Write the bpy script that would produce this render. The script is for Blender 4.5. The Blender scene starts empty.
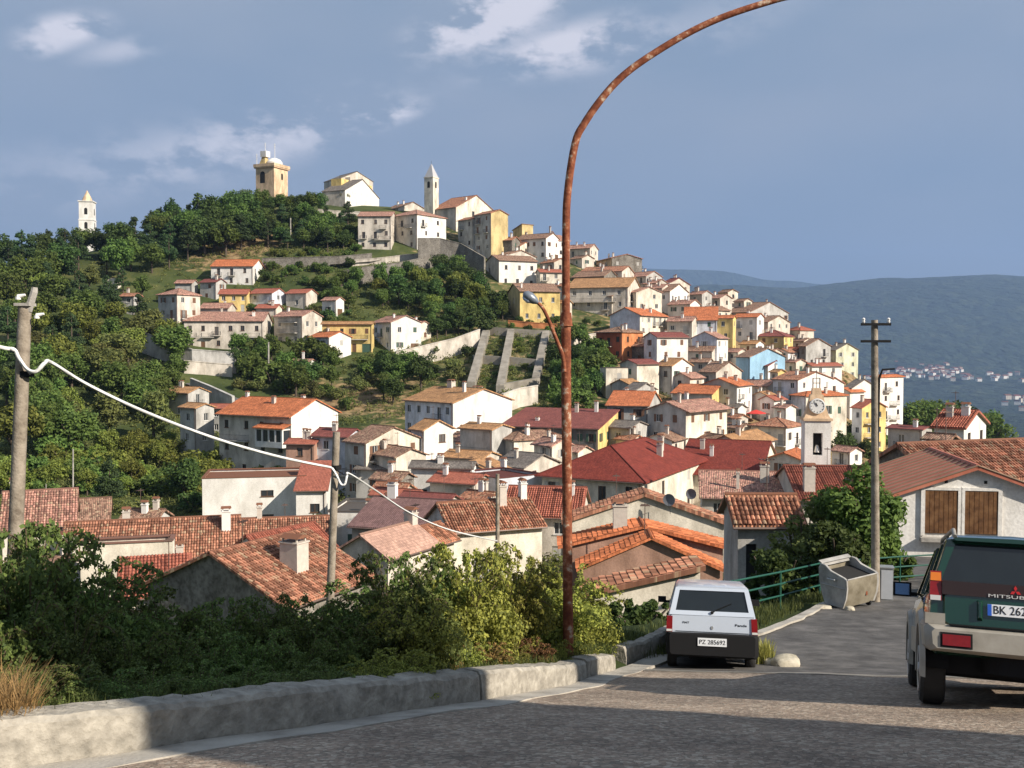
import bpy, bmesh, math, random
import numpy as np
from mathutils import Vector, noise as mnoise
R = math.radians
random.seed(7)
sc = bpy.context.scene
col = sc.collection

# ------------------------------------------------------------------ camera
PITCH = R(2.23)
F = 1000.0
cam_d = bpy.data.cameras.new('camera'); cam = bpy.data.objects.new('camera', cam_d); col.objects.link(cam)
cam_d.sensor_width = 36.0; cam_d.lens = 36.0*F/1024.0
cam_d.clip_start = 0.1; cam_d.clip_end = 60000
cam.location = (0, 0, 0); cam.rotation_euler = (math.pi/2-PITCH, 0, 0)
sc.camera = cam
CP, SP = math.cos(PITCH), math.sin(PITCH)

# ------------------------------------------------------------------ light
SUN_AZ, SUN_EL = R(58), R(31)          # azimuth measured from behind the camera towards the right
to_sun = Vector((math.sin(SUN_AZ)*math.cos(SUN_EL), -math.cos(SUN_AZ)*math.cos(SUN_EL), math.sin(SUN_EL)))
sd = bpy.data.lights.new('sun', 'SUN'); so = bpy.data.objects.new('sun', sd); col.objects.link(so)
sd.energy = 4.9; sd.angle = R(0.53); sd.color = (1.0, 0.90, 0.77)
so.rotation_euler = (-to_sun).to_track_quat('-Z', 'Y').to_euler()
sc.view_settings.view_transform = 'Standard'; sc.view_settings.look = 'None'
sc.view_settings.exposure = 0.62; sc.view_settings.gamma = 1.0
sc.view_settings.use_curve_mapping = False

def pixdir(px, py):
    u = (px-512)/F; v = (384-py)/F
    return Vector((u, CP+v*SP, -SP+v*CP))

w = bpy.data.worlds.new('World'); sc.world = w; w.use_nodes = True
nt = w.node_tree; nt.nodes.clear()
def N(nt, typ, **kw):
    n = nt.nodes.new(typ)
    for k, v in kw.items():
        if k.startswith('i_'):
            n.inputs[k[2:].replace('_', ' ')].default_value = v
        else: setattr(n, k, v)
    return n
def build_world():
    L = nt.links.new
    out = N(nt, 'ShaderNodeOutputWorld'); bg = N(nt, 'ShaderNodeBackground'); bg.inputs['Strength'].default_value = 0.10
    sky = N(nt, 'ShaderNodeTexSky'); sky.sky_type = 'NISHITA'; sky.sun_disc = False
    sky.sun_elevation = SUN_EL; sky.sun_rotation = math.atan2(to_sun.x, to_sun.y)
    sky.altitude = 700; sky.air_density = 1.0; sky.dust_density = 1.5
    tc = N(nt, 'ShaderNodeTexCoord')
    # storm cloud deck: blue-grey, soft bands
    sep = N(nt, 'ShaderNodeSeparateXYZ'); L(tc.outputs['Generated'], sep.inputs[0])
    mp = N(nt, 'ShaderNodeMapping'); mp.inputs['Scale'].default_value = (1.2, 1.2, 3.2); mp.inputs['Rotation'].default_value = (0, R(-14), 0)
    L(tc.outputs['Generated'], mp.inputs[0])
    n1 = N(nt, 'ShaderNodeTexNoise'); n1.inputs['Scale'].default_value = 2.3; n1.inputs['Detail'].default_value = 3.5; n1.inputs['Roughness'].default_value = .42
    L(mp.outputs[0], n1.inputs['Vector'])
    r1 = N(nt, 'ShaderNodeValToRGB')
    r1.color_ramp.elements[0].position = .38; r1.color_ramp.elements[0].color = (1.52, 2.04, 2.86, 1)
    r1.color_ramp.elements[1].position = .68; r1.color_ramp.elements[1].color = (2.15, 2.48, 3.12, 1)
    L(n1.outputs['Fac'], r1.inputs[0])
    # elevation: darker blue towards the horizon, paler overhead
    r2 = N(nt, 'ShaderNodeValToRGB')
    e = r2.color_ramp.elements
    e[0].position = .0; e[0].color = (.60, .66, .70, 1)
    e[1].position = .42; e[1].color = (1.22, 1.18, 1.10, 1)
    m = r2.color_ramp.elements.new(.16); m.color = (.97, .97, .97, 1)
    L(sep.outputs['Z'], r2.inputs[0])
    mul = N(nt, 'ShaderNodeMixRGB', blend_type='MULTIPLY'); mul.inputs[0].default_value = 1
    L(r1.outputs[0], mul.inputs[1]); L(r2.outputs[0], mul.inputs[2])
    cur = mul.outputs[0]
    # lit scraps of cloud
    n2 = N(nt, 'ShaderNodeTexNoise'); n2.inputs['Scale'].default_value = 14; n2.inputs['Detail'].default_value = 8; n2.inputs['Roughness'].default_value = .6
    mp2 = N(nt, 'ShaderNodeMapping'); mp2.inputs['Scale'].default_value = (1, 1, 2.0); L(tc.outputs['Generated'], mp2.inputs[0]); L(mp2.outputs[0], n2.inputs['Vector'])
    for (px, py, rx, rz, st) in [(66, 30, .028, .010, 1.5), (42, 46, .02, .007, 1.0), (478, 26, .055, .018, 1.7), (500, 8, .05, .018, 1.6), (555, 48, .06, .014, 1.3), (600, 52, .05, .012, .9),
                                 (290, 128, .075, .018, 1.0), (388, 115, .030, .008, 1.3), (240, 150, .10, .02, .6), (120, 50, .03, .008, .6), (150, 160, .20, .025, .4), (700, 30, .08, .02, .3)]:
        d = pixdir(px, py).normalized()
        sub = N(nt, 'ShaderNodeVectorMath', operation='SUBTRACT'); L(tc.outputs['Generated'], sub.inputs[0]); sub.inputs[1].default_value = d
        rt = N(nt, 'ShaderNodeMapping'); rt.inputs['Rotation'].default_value = (0, R(16), 0); L(sub.outputs[0], rt.inputs[0])
        scl = N(nt, 'ShaderNodeVectorMath', operation='MULTIPLY'); scl.inputs[1].default_value = (1/rx, 1/rx*.5, 1/rz); L(rt.outputs[0], scl.inputs[0])
        ln = N(nt, 'ShaderNodeVectorMath', operation='LENGTH'); L(scl.outputs[0], ln.inputs[0])
        mr = N(nt, 'ShaderNodeMapRange', interpolation_type='SMOOTHSTEP'); mr.inputs['From Min'].default_value = 1.9; mr.inputs['From Max'].default_value = 0.0
        L(ln.outputs['Value'], mr.inputs[0])
        nn = N(nt, 'ShaderNodeMapRange', interpolation_type='SMOOTHSTEP'); nn.inputs['From Min'].default_value = .40; nn.inputs['From Max'].default_value = .60
        L(n2.outputs['Fac'], nn.inputs[0])
        mm = N(nt, 'ShaderNodeMath', operation='MULTIPLY'); L(mr.outputs[0], mm.inputs[0]); L(nn.outputs[0], mm.inputs[1])
        ms = N(nt, 'ShaderNodeMath', operation='MULTIPLY', use_clamp=True); L(mm.outputs[0], ms.inputs[0]); ms.inputs[1].default_value = st
        mx = N(nt, 'ShaderNodeMixRGB'); L(ms.outputs[0], mx.inputs[0]); L(cur, mx.inputs[1]); mx.inputs[2].default_value = (5.6, 5.4, 5.8, 1)
        cur = mx.outputs[0]
    mixs = N(nt, 'ShaderNodeMixRGB'); mixs.inputs[0].default_value = .88
    L(sky.outputs[0], mixs.inputs[1]); L(cur, mixs.inputs[2])
    L(mixs.outputs[0], bg.inputs[0]); L(bg.outputs[0], out.inputs[0])
build_world()

# ------------------------------------------------------------------ materials
MATS = {}
def newmat(name):
    m = bpy.data.materials.new(name); m.use_nodes = True
    n = m.node_tree; b = n.nodes['Principled BSDF']
    return m, n, b
def c4(c): return (c[0], c[1], c[2], 1)
def mat_plain(name, c, rough=.6, metal=0, noise=.12, nscale=6, bump=0, emis=None, coat=0, alpha=None, spec=None):
    if name in MATS: return MATS[name]
    m, n, b = newmat(name); L = n.links.new
    tc = N(n, 'ShaderNodeTexCoord')
    nz = N(n, 'ShaderNodeTexNoise'); nz.inputs['Scale'].default_value = nscale; nz.inputs['Detail'].default_value = 5
    L(tc.outputs['Object'], nz.inputs['Vector'])
    r = N(n, 'ShaderNodeMixRGB'); r.inputs[1].default_value = c4([x*(1-noise) for x in c]); r.inputs[2].default_value = c4([min(1, x*(1+noise)) for x in c])
    L(nz.outputs['Fac'], r.inputs[0]); L(r.outputs[0], b.inputs['Base Color'])
    b.inputs['Roughness'].default_value = rough; b.inputs['Metallic'].default_value = metal
    if coat: b.inputs['Coat Weight'].default_value = coat; b.inputs['Coat Roughness'].default_value = .05
    if spec is not None: b.inputs['Specular IOR Level'].default_value = spec
    if bump:
        bp = N(n, 'ShaderNodeBump'); bp.inputs['Strength'].default_value = bump; bp.inputs['Distance'].default_value = .02
        n3 = N(n, 'ShaderNodeTexNoise'); n3.inputs['Scale'].default_value = nscale*6; n3.inputs['Detail'].default_value = 6
        L(tc.outputs['Object'], n3.inputs['Vector']); L(n3.outputs['Fac'], bp.inputs['Height']); L(bp.outputs[0], b.inputs['Normal'])
    MATS[name] = m
    return m
def mat_mottle(name, cols, scale=2, rough=.9, bump=.5, bscale=30, detail=8, coord='Object', bd=.02, stops=None, nrough=.6):
    """several base colours laid out by noise"""
    if name in MATS: return MATS[name]
    m, n, b = newmat(name); L = n.links.new
    tc = N(n, 'ShaderNodeTexCoord'); geo = N(n, 'ShaderNodeNewGeometry')
    src = geo.outputs['Position'] if coord == 'World' else tc.outputs[coord]
    nz = N(n, 'ShaderNodeTexNoise'); nz.inputs['Scale'].default_value = scale; nz.inputs['Detail'].default_value = detail; nz.inputs['Roughness'].default_value = nrough
    L(src, nz.inputs['Vector'])
    r = N(n, 'ShaderNodeValToRGB'); k = len(cols); e = r.color_ramp.elements
    st = stops or [.32+.36*i/(k-1) for i in range(k)]
    e[0].position = st[0]; e[0].color = c4(cols[0]); e[1].position = st[-1]; e[1].color = c4(cols[-1])
    for i in range(1, k-1):
        q = e.new(st[i]); q.color = c4(cols[i])
    L(nz.outputs['Fac'], r.inputs[0]); L(r.outputs[0], b.inputs['Base Color'])
    b.inputs['Roughness'].default_value = rough; b.inputs['Specular IOR Level'].default_value = .25
    if bump:
        bp = N(n, 'ShaderNodeBump'); bp.inputs['Strength'].default_value = bump; bp.inputs['Distance'].default_value = bd
        n3 = N(n, 'ShaderNodeTexNoise'); n3.inputs['Scale'].default_value = bscale; n3.inputs['Detail'].default_value = 6
        L(src, n3.inputs['Vector']); L(n3.outputs['Fac'], bp.inputs['Height']); L(bp.outputs[0], b.inputs['Normal'])
    MATS[name] = m
    return m

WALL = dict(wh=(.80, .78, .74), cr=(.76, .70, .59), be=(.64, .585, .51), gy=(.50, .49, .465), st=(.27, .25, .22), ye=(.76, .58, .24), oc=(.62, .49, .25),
            og=(.62, .25, .11), ro=(.42, .12, .07), bl=(.33, .54, .72), pi=(.46, .28, .21), gn=(.66, .67, .50), la=(.66, .69, .76), pc=(.74, .54, .36), dk=(.20, .19, .18))  # lavender, grey and dark also carry shade put into unlit walls' colour
ROOF = dict(ora=(.56, .19, .085), trc=(.40, .185, .115), pnk=(.43, .235, .185), brn=(.30, .18, .13), mar=(.22, .075, .065), red=(.20, .042, .030), gry=(.20, .18, .165),
            tan=(.46, .26, .13), old=(.39, .185, .12), pur=(.20, .12, .115), cor=(.46, .29, .23), lrd=(.36, .125, .085))
def wallmat(k):
    nm = 'wall_'+k
    if nm in MATS: return MATS[nm]
    c = WALL[k]
    m, n, b = newmat(nm); L = n.links.new
    geo = N(n, 'ShaderNodeNewGeometry')
    mp = N(n, 'ShaderNodeMapping'); mp.inputs['Scale'].default_value = (1, 1, .45); L(geo.outputs['Position'], mp.inputs[0])
    nz = N(n, 'ShaderNodeTexNoise'); nz.inputs['Scale'].default_value = .55; nz.inputs['Detail'].default_value = 9; nz.inputs['Roughness'].default_value = .65
    L(mp.outputs[0], nz.inputs['Vector'])
    lo, hi = (.50, 1.10) if k not in ('wh', 'bl') else (.72, 1.06)
    r = N(n, 'ShaderNodeValToRGB'); e = r.color_ramp.elements
    e[0].position = .30; e[0].color = c4([c[0]*lo, c[1]*lo*.98, c[2]*lo*.94]); e[1].position = .62; e[1].color = c4([min(.9, x*hi) for x in c])
    L(nz.outputs['Fac'], r.inputs[0])
    n2 = N(n, 'ShaderNodeTexNoise'); n2.inputs['Scale'].default_value = 3.5 if k == 'st' else 9; n2.inputs['Detail'].default_value = 4
    L(geo.outputs['Position'], n2.inputs['Vector'])
    mx = N(n, 'ShaderNodeMixRGB', blend_type='MULTIPLY'); mx.inputs[0].default_value = .8 if k == 'st' else .25
    rr = N(n, 'ShaderNodeValToRGB'); rr.color_ramp.elements[0].position = .35; rr.color_ramp.elements[0].color = (.45, .43, .41, 1); rr.color_ramp.elements[1].position = .6
    L(n2.outputs['Fac'], rr.inputs[0]); L(r.outputs[0], mx.inputs[1]); L(rr.outputs[0], mx.inputs[2])
    L(mx.outputs[0], b.inputs['Base Color'])
    b.inputs['Roughness'].default_value = .92; b.inputs['Specular IOR Level'].default_value = .15
    bp = N(n, 'ShaderNodeBump'); bp.inputs['Strength'].default_value = .35; bp.inputs['Distance'].default_value = .03
    L(n2.outputs['Fac'], bp.inputs['Height']); L(bp.outputs[0], b.inputs['Normal'])
    MATS[nm] = m
    return m
def roofmat(k):
    nm = 'roof_'+k
    if nm in MATS: return MATS[nm]
    c = ROOF[k]
    m, n, b = newmat(nm); L = n.links.new
    tc = N(n, 'ShaderNodeTexCoord')
    smooth = k in ('red', 'mar', 'pur', 'cor', 'lrd')
    old = k in ('old', 'trc', 'brn', 'pnk')
    br = N(n, 'ShaderNodeTexBrick'); br.offset = 0; br.inputs['Scale'].default_value = 1.0
    br.inputs['Brick Width'].default_value = .18; br.inputs['Row Height'].default_value = .27
    br.inputs['Mortar Size'].default_value = .02; br.inputs['Mortar Smooth'].default_value = .8; br.inputs['Bias'].default_value = 0
    s = .22 if smooth else (.55 if old else .32)
    br.inputs['Color1'].default_value = c4([x*(1-s) for x in c]); br.inputs['Color2'].default_value = c4([min(1, x*(1+s)) for x in c])
    br.inputs['Mortar'].default_value = c4([x*.5 for x in c])
    L(tc.outputs['UV'], br.inputs['Vector'])
    nz = N(n, 'ShaderNodeTexNoise'); nz.inputs['Scale'].default_value = .7; nz.inputs['Detail'].default_value = 8; nz.inputs['Roughness'].default_value = .7
    L(tc.outputs['UV'], nz.inputs['Vector'])
    r = N(n, 'ShaderNodeValToRGB'); e = r.color_ramp.elements
    d = .8 if smooth else .62
    e[0].position = .33; e[0].color = (d, d*.97, d*.95, 1); e[1].position = .64; e[1].color = (1.2, 1.17, 1.12, 1)
    L(nz.outputs['Fac'], r.inputs[0])
    mx = N(n, 'ShaderNodeMixRGB', blend_type='MULTIPLY'); mx.inputs[0].default_value = 1; L(br.outputs['Color'], mx.inputs[1]); L(r.outputs[0], mx.inputs[2])
    cur = mx.outputs[0]
    if old:   # lichen and replaced tiles
        vo = N(n, 'ShaderNodeTexNoise'); vo.inputs['Scale'].default_value = 2.6; vo.inputs['Detail'].default_value = 5; L(tc.outputs['UV'], vo.inputs['Vector'])
        mr = N(n, 'ShaderNodeMapRange', interpolation_type='SMOOTHSTEP'); mr.inputs['From Min'].default_value = .54; mr.inputs['From Max'].default_value = .66
        L(vo.outputs['Fac'], mr.inputs[0])
        f = N(n, 'ShaderNodeMath', operation='MULTIPLY'); f.inputs[1].default_value = .6; L(mr.outputs[0], f.inputs[0])
        m2 = N(n, 'ShaderNodeMixRGB'); m2.inputs[2].default_value = (.50, .40, .26, 1); L(f.outputs[0], m2.inputs[0]); L(cur, m2.inputs[1]); cur = m2.outputs[0]
    L(cur, b.inputs['Base Color'])
    b.inputs['Roughness'].default_value = .85; b.inputs['Specular IOR Level'].default_value = .2
    sx = N(n, 'ShaderNodeSeparateXYZ'); L(tc.outputs['UV'], sx.inputs[0])
    a = N(n, 'ShaderNodeMath', operation='MULTIPLY'); a.inputs[1].default_value = 2*math.pi/.18; L(sx.outputs['X'], a.inputs[0])
    si = N(n, 'ShaderNodeMath', operation='COSINE'); L(a.outputs[0], si.inputs[0])
    v = N(n, 'ShaderNodeMath', operation='MULTIPLY'); v.inputs[1].default_value = 1/.27; L(sx.outputs['Y'], v.inputs[0])
    fr = N(n, 'ShaderNodeMath', operation='FRACT'); L(v.outputs[0], fr.inputs[0])
    ad = N(n, 'ShaderNodeMath', operation='SUBTRACT'); L(si.outputs[0], ad.inputs[1]); ad.inputs[0].default_value = 0
    ad2 = N(n, 'ShaderNodeMath', operation='SUBTRACT'); L(ad.outputs[0], ad2.inputs[0]); L(fr.outputs[0], ad2.inputs[1])
    bp = N(n, 'ShaderNodeBump'); bp.inputs['Strength'].default_value = .5 if not smooth else .3; bp.inputs['Distance'].default_value = .05
    L(ad2.outputs[0], bp.inputs['Height']); L(bp.outputs[0], b.inputs['Normal'])
    MATS[nm] = m
    return m

M_GLASS = mat_plain('window_glass', (.035, .04, .045), rough=.12, noise=.2)
M_CURT = mat_plain('curtained_glass', (.11, .105, .10), rough=.3, noise=.3, nscale=3)
M_WFRAME = mat_plain('white_frame', (.70, .69, .66), rough=.5)
M_BFRAME = mat_plain('brown_frame', (.13, .07, .04), rough=.6)
M_SHG = mat_plain('green_shutter', (.05, .10, .07), rough=.6)
M_SHB = mat_plain('brown_shutter', (.16, .08, .045), rough=.65)
M_SHL = mat_plain('grey_shutter', (.42, .41, .38), rough=.65)
M_DOOR = mat_plain('door_wood', (.14, .075, .04), rough=.6, noise=.3)
M_GUT = mat_plain('gutter_metal', (.16, .11, .09), rough=.5, metal=.3)
M_RAIL = mat_plain('railing_iron', (.06, .06, .06), rough=.5, metal=.4)
M_CONC = mat_mottle('concrete', [(.20, .19, .17), (.34, .32, .29), (.43, .41, .37)], scale=1.6, bump=.5, bscale=18)
M_SLAB = mat_plain('balcony_slab', (.48, .45, .40), rough=.85, noise=.2)
M_CHIM = mat_plain('chimney_render', (.52, .47, .41), rough=.9, noise=.25, nscale=3, bump=.4)
M_CHIMW = mat_plain('chimney_white', (.72, .70, .66), rough=.9, noise=.15, nscale=3)
M_TILE = roofmat('trc')
M_DARK = mat_plain('dark_opening_shade', (.015, .014, .013), rough=.9)  # black sheets in openings, with the shade inside put into the colour

# ------------------------------------------------------------------ mesh helpers
class MB:
    def __init__(s): s.v = []; s.f = []; s.uv = []; s.mi = []
    def quad(s, pts, uv=None, mi=0):
        b = len(s.v); s.v += [tuple(p) for p in pts]; s.f.append(tuple(range(b, b+len(pts))))
        s.uv.append(uv if uv else [(0, 0)]*len(pts)); s.mi.append(mi)
    def hexa(s, p, mi=0):          # 8 points: bottom 4 ccw, top 4 ccw
        for q in ((3, 2, 1, 0), (4, 5, 6, 7), (0, 1, 5, 4), (1, 2, 6, 5), (2, 3, 7, 6), (3, 0, 4, 7)):
            s.quad([p[i] for i in q], mi=mi)
    def box(s, x0, x1, y0, y1, z0, z1, mi=0):
        s.hexa([(x0, y0, z0), (x1, y0, z0), (x1, y1, z0), (x0, y1, z0), (x0, y0, z1), (x1, y0, z1), (x1, y1, z1), (x0, y1, z1)], mi)
    def tube(s, pts, rad, n=8, mi=0, cap=True, uvs=False):
        pts = [Vector(p) for p in pts]
        if not hasattr(rad, '__len__'): rad = [rad]*len(pts)
        b = len(s.v); ref = None
        for i, p in enumerate(pts):
            d = (pts[min(i+1, len(pts)-1)]-pts[max(i-1, 0)]).normalized()
            if ref is None:
                ref = Vector((0, 0, 1)) if abs(d.z) < .9 else Vector((1, 0, 0))
            a = d.cross(ref).normalized(); c = a.cross(d).normalized(); ref = c
            for k in range(n):
                t = 2*math.pi*k/n
                s.v.append(tuple(p+(a*math.cos(t)+c*math.sin(t))*rad[i]))
        for i in range(len(pts)-1):
            for k in range(n):
                s.f.append((b+i*n+k, b+i*n+(k+1) % n, b+(i+1)*n+(k+1) % n, b+(i+1)*n+k)); s.uv.append([(0, 0)]*4); s.mi.append(mi)
        if cap:
            s.f.append(tuple(b+k for k in reversed(range(n)))); s.uv.append([(0, 0)]*n); s.mi.append(mi)
            e = b+(len(pts)-1)*n
            s.f.append(tuple(e+k for k in range(n))); s.uv.append([(0, 0)]*n); s.mi.append(mi)
    def loft(s, secs, cap=True, mi=0, closed=True):
        b = len(s.v); n = len(secs[0])
        for q in secs: s.v += [tuple(p) for p in q]
        for i in range(len(secs)-1):
            for k in range(n if closed else n-1):
                s.f.append((b+i*n+k, b+i*n+(k+1) % n, b+(i+1)*n+(k+1) % n, b+(i+1)*n+k)); s.uv.append([(0, 0)]*4); s.mi.append(mi)
        if cap:
            s.f.append(tuple(b+k for k in reversed(range(n)))); s.uv.append([(0, 0)]*n); s.mi.append(mi)
            e = b+(len(secs)-1)*n
            s.f.append(tuple(e+k for k in range(n))); s.uv.append([(0, 0)]*n); s.mi.append(mi)
    def data(s, name, mats, smooth=None, fixn=False):
        me = bpy.data.meshes.new(name); me.from_pydata(s.v, [], s.f)
        if not isinstance(mats, (list, tuple)): mats = [mats]
        for m in mats: me.materials.append(m)
        uvl = me.uv_layers.new(name='UVMap')
        flat = [c for u in s.uv for p in u for c in p]
        uvl.data.foreach_set('uv', flat)
        me.polygons.foreach_set('material_index', s.mi)
        if fixn:
            bm = bmesh.new(); bm.from_mesh(me); bmesh.ops.remove_doubles(bm, verts=bm.verts, dist=1e-4); bmesh.ops.recalc_face_normals(bm, faces=bm.faces); bm.to_mesh(me); bm.free()
        if smooth is not None:
            me.polygons.foreach_set('use_smooth', [True]*len(me.polygons))
            if smooth < 180: me.set_sharp_from_angle(angle=R(smooth))
        me.update(); return me
    def build(s, name, mats, parent=None, loc=None, smooth=None, fixn=False, bevel=0):
        o = bpy.data.objects.new(name, s.data(name, mats, smooth, fixn)); col.objects.link(o)
        if parent: o.parent = parent
        if loc: o.location = loc
        if bevel:
            bv = o.modifiers.new('bevel', 'BEVEL'); bv.width = bevel; bv.segments = 2; bv.limit_method = 'ANGLE'; bv.angle_limit = R(35)
        return o
def tag(o, label=None, cat=None, group=None, kind=None):
    if label: o['label'] = label
    if cat: o['category'] = cat
    if group: o['group'] = group
    if kind: o['kind'] = kind
    return o
def empty(name, loc=(0, 0, 0), rz=0, label=None, cat=None, group=None):
    o = bpy.data.objects.new(name, None); col.objects.link(o); o.empty_display_size = .3
    o.location = loc; o.rotation_euler = (0, 0, rz)
    return tag(o, label, cat, group)
def inst(name, data, parent, loc=(0, 0, 0), rz=0, scale=None):
    o = bpy.data.objects.new(name, data); col.objects.link(o); o.parent = parent; o.location = loc
    if rz: o.rotation_euler = (0, 0, rz)
    if scale: o.scale = scale
    return o

# ------------------------------------------------------------------ terrain
def at(px, py, Y):
    d = pixdir(px, py); t = Y/d.y
    return Vector((d.x*t, Y, d.z*t))
ZR = np.array([(-60, 8.4), (-30, 3.4), (0, -1.6), (7.2, -3.05), (9, -3.48), (11.2, -4.05), (13.5, -4.68), (16.9, -5.50), (21, -6.2), (26, -6.9), (35, -8.0), (45, -9.2), (60, -11), (90, -16)])
def zroad(y): return np.interp(y, ZR[:, 0], ZR[:, 1])
CTRL = [  # px, ground py, Y
 (-150, 620, 60), (-150, 560, 100), (-150, 470, 150), (-150, 400, 200), (-150, 330, 250), (-150, 285, 310), (-150, 275, 360),
 (50, 610, 65), (50, 560, 95), (50, 525, 125), (50, 475, 155), (50, 420, 185), (50, 350, 225), (50, 290, 275), (50, 262, 310), (50, 262, 340),
 (125, 575, 90), (125, 510, 135), (125, 440, 175), (125, 380, 210), (125, 320, 250), (125, 265, 300), (125, 243, 335),
 (200, 610, 65), (200, 580, 90), (220, 525, 135), (200, 460, 172), (200, 405, 205), (200, 352, 240), (200, 300, 275), (200, 250, 310), (200, 222, 340), (200, 225, 370),
 (270, 350, 245), (270, 205, 345), (272, 208, 370),
 (350, 610, 60), (350, 560, 90), (350, 520, 120), (350, 460, 165), (350, 410, 205), (350, 352, 243), (350, 300, 275), (350, 256, 305), (350, 212, 345), (350, 206, 370),
 (430, 360, 240), (430, 300, 278), (430, 258, 305), (430, 222, 340), (430, 212, 370),
 (500, 620, 50), (500, 580, 80), (500, 535, 110), (500, 490, 140), (500, 445, 172), (500, 400, 208), (500, 345, 245), (500, 305, 280), (500, 270, 310), (500, 245, 340), (500, 240, 370),
 (575, 545, 105), (575, 450, 170), (575, 400, 208), (575, 335, 255), (575, 270, 325), (575, 258, 350), (575, 262, 375),
 (650, 640, 45), (650, 595, 75), (650, 550, 110), (650, 485, 150), (650, 440, 185), (650, 400, 215), (650, 355, 250), (650, 320, 285), (650, 290, 325), (650, 282, 350), (650, 295, 380),
 (720, 590, 70), (720, 540, 110), (720, 465, 165), (720, 400, 222), (720, 345, 270), (720, 315, 320), (720, 305, 345), (720, 320, 375),
 (800, 600, 55), (800, 545, 105), (800, 500, 150), (800, 460, 190), (800, 425, 225), (800, 390, 260), (800, 355, 300), (800, 340, 330), (800, 350, 360),
 (860, 470, 190), (860, 440, 235), (860, 400, 285), (860, 375, 310), (860, 385, 340), (860, 430, 380),
 (900, 560, 70), (900, 520, 110), (900, 475, 190), (900, 450, 240), (900, 445, 275), (900, 470, 320), (900, 520, 400),
 (1000, 570, 60), (1000, 530, 80), (1000, 520, 120), (1000, 520, 200), (1000, 540, 280), (1000, 560, 400),
 (1150, 540, 80), (1150, 540, 130), (1150, 560, 250), (1150, 580, 400),
]
# behind the ridge, per column, the ground falls away
for (px, y, z) in [(-150, 460, 0), (50, 440, 0), (200, 470, 10), (350, 470, 15), (500, 470, 10), (650, 470, -10), (800, 450, -40), (350, 560, -20), (100, 560, -30), (650, 560, -50)]:
    CTRL.append((px, None, y, z))
CTRL += [(512+1000*x/y, None, y, z) for (x, y, z) in [(-60, 25, -16), (-30, 30, -16), (-5, 32, -16), (-90, 5, -14), (30, 75, -15), (-40, 12, -13), (8, 42, -14)]]
P, Z = [], []
for c in CTRL:
    if c[1] is None: P.append(((c[0]-512)/1000*c[2], c[2])); Z.append(c[3])
    else:
        p = at(*c); P.append((p.x, p.y)); Z.append(p.z)
P = np.array(P); Z = np.array(Z)
def tps(r2): return np.where(r2 > 0, .5*r2*np.log(np.maximum(r2, 1e-9)), 0)
_S = 100.0
def _fit():
    A = P/_S; n = len(A)
    r2 = ((A[:, None]-A[None])**2).sum(-1)
    K = tps(r2)+np.eye(n)*.006
    Q = np.hstack([np.ones((n, 1)), A])
    M = np.zeros((n+3, n+3)); M[:n, :n] = K; M[:n, n:] = Q; M[n:, :n] = Q.T
    return np.linalg.solve(M, np.concatenate([Z, np.zeros(3)]))
_W = _fit()
def rbf(x, y):
    x = np.clip(np.asarray(x, float), -330, 330)/_S; y = np.clip(np.asarray(y, float), 5, 600)/_S
    sh = x.shape; q = np.stack([x.ravel(), y.ravel()], -1); out = np.empty(len(q))
    for i in range(0, len(q), 20000):
        s = q[i:i+20000]; r2 = ((s[:, None]-(P/_S)[None])**2).sum(-1)
        out[i:i+20000] = tps(r2)@_W[:-3]+_W[-3]+s@_W[-2:]
    return out.reshape(sh)
PLAT = [(-60, -60), (-30, -10), (-15, 2), (-10, 7), (-7, 10.5), (-4, 14), (-1, 16.5), (1.5, 19.5), (4.6, 24.5), (8.8, 29.2), (14, 33), (16, 41), (19, 47), (40, 55), (70, 50), (80, -60)]
def sdpoly(x, y, poly):
    x = np.asarray(x, float); y = np.asarray(y, float); d = np.full(x.shape, 1e9); ins = np.zeros(x.shape, bool)
    n = len(poly)
    for i in range(n):
        ax, ay = poly[i]; bx, by = poly[(i+1) % n]
        ex, ey = bx-ax, by-ay; wx, wy = x-ax, y-ay
        t = np.clip((wx*ex+wy*ey)/(ex*ex+ey*ey), 0, 1)
        d = np.minimum(d, (wx-ex*t)**2+(wy-ey*t)**2)
        c = ((ay > y) != (by > y)) & (x < (bx-ax)*(y-ay)/((by-ay) if by != ay else 1e-9)+ax)
        ins ^= c
    return np.where(ins, 0, np.sqrt(d))
FARZ = np.array([(400, -40), (700, -120), (1500, -230), (3000, -262), (4200, -275), (5200, -215), (5800, -110), (7000, 160), (8500, 520), (9500, 300), (14000, 100)])
WALLL = [(-30, -25), (-12, -2.2), (-6.2, 4.2), (-3.1, 7.2), (-1.84, 8.7), (-.35, 10.95), (.7, 13.2), (1.68, 16.0), (2.6, 18.2), (3.6, 21.0), (4.6, 24.0)]   # low wall line
def xwall(y): return np.interp(y, [p[1] for p in WALLL], [p[0] for p in WALLL])
def zt(x, y):
    x = np.asarray(x, float); y = np.asarray(y, float)
    a = rbf(x, y)
    tx = np.clip((np.abs(x)-300)/400, 0, 1); tx = tx*tx*(3-2*tx)
    a = a*(1-tx)+(-60)*tx
    t = np.clip((y-430)/500, 0, 1); t = t*t*(3-2*t)
    a = a*(1-t)+np.interp(y, FARZ[:, 0], FARZ[:, 1])*t
    near = zroad(y)-.62*sdpoly(x, y, PLAT)
    k = 1.5; h = np.clip(.5+.5*(near-a)/k, 0, 1)
    z = a*(1-h)+near*h+k*h*(1-h)*.5
    # inside the plateau exactly the road plane; behind the low wall the soil stands a little higher
    ins = sdpoly(x, y, PLAT) == 0
    g = np.clip((xwall(y)-.25-x)/.3, 0, 1)
    z = np.where(ins, np.maximum(z, near)*0+near+.26*g*(y < 24)*(y > -20), z)
    return z
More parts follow.
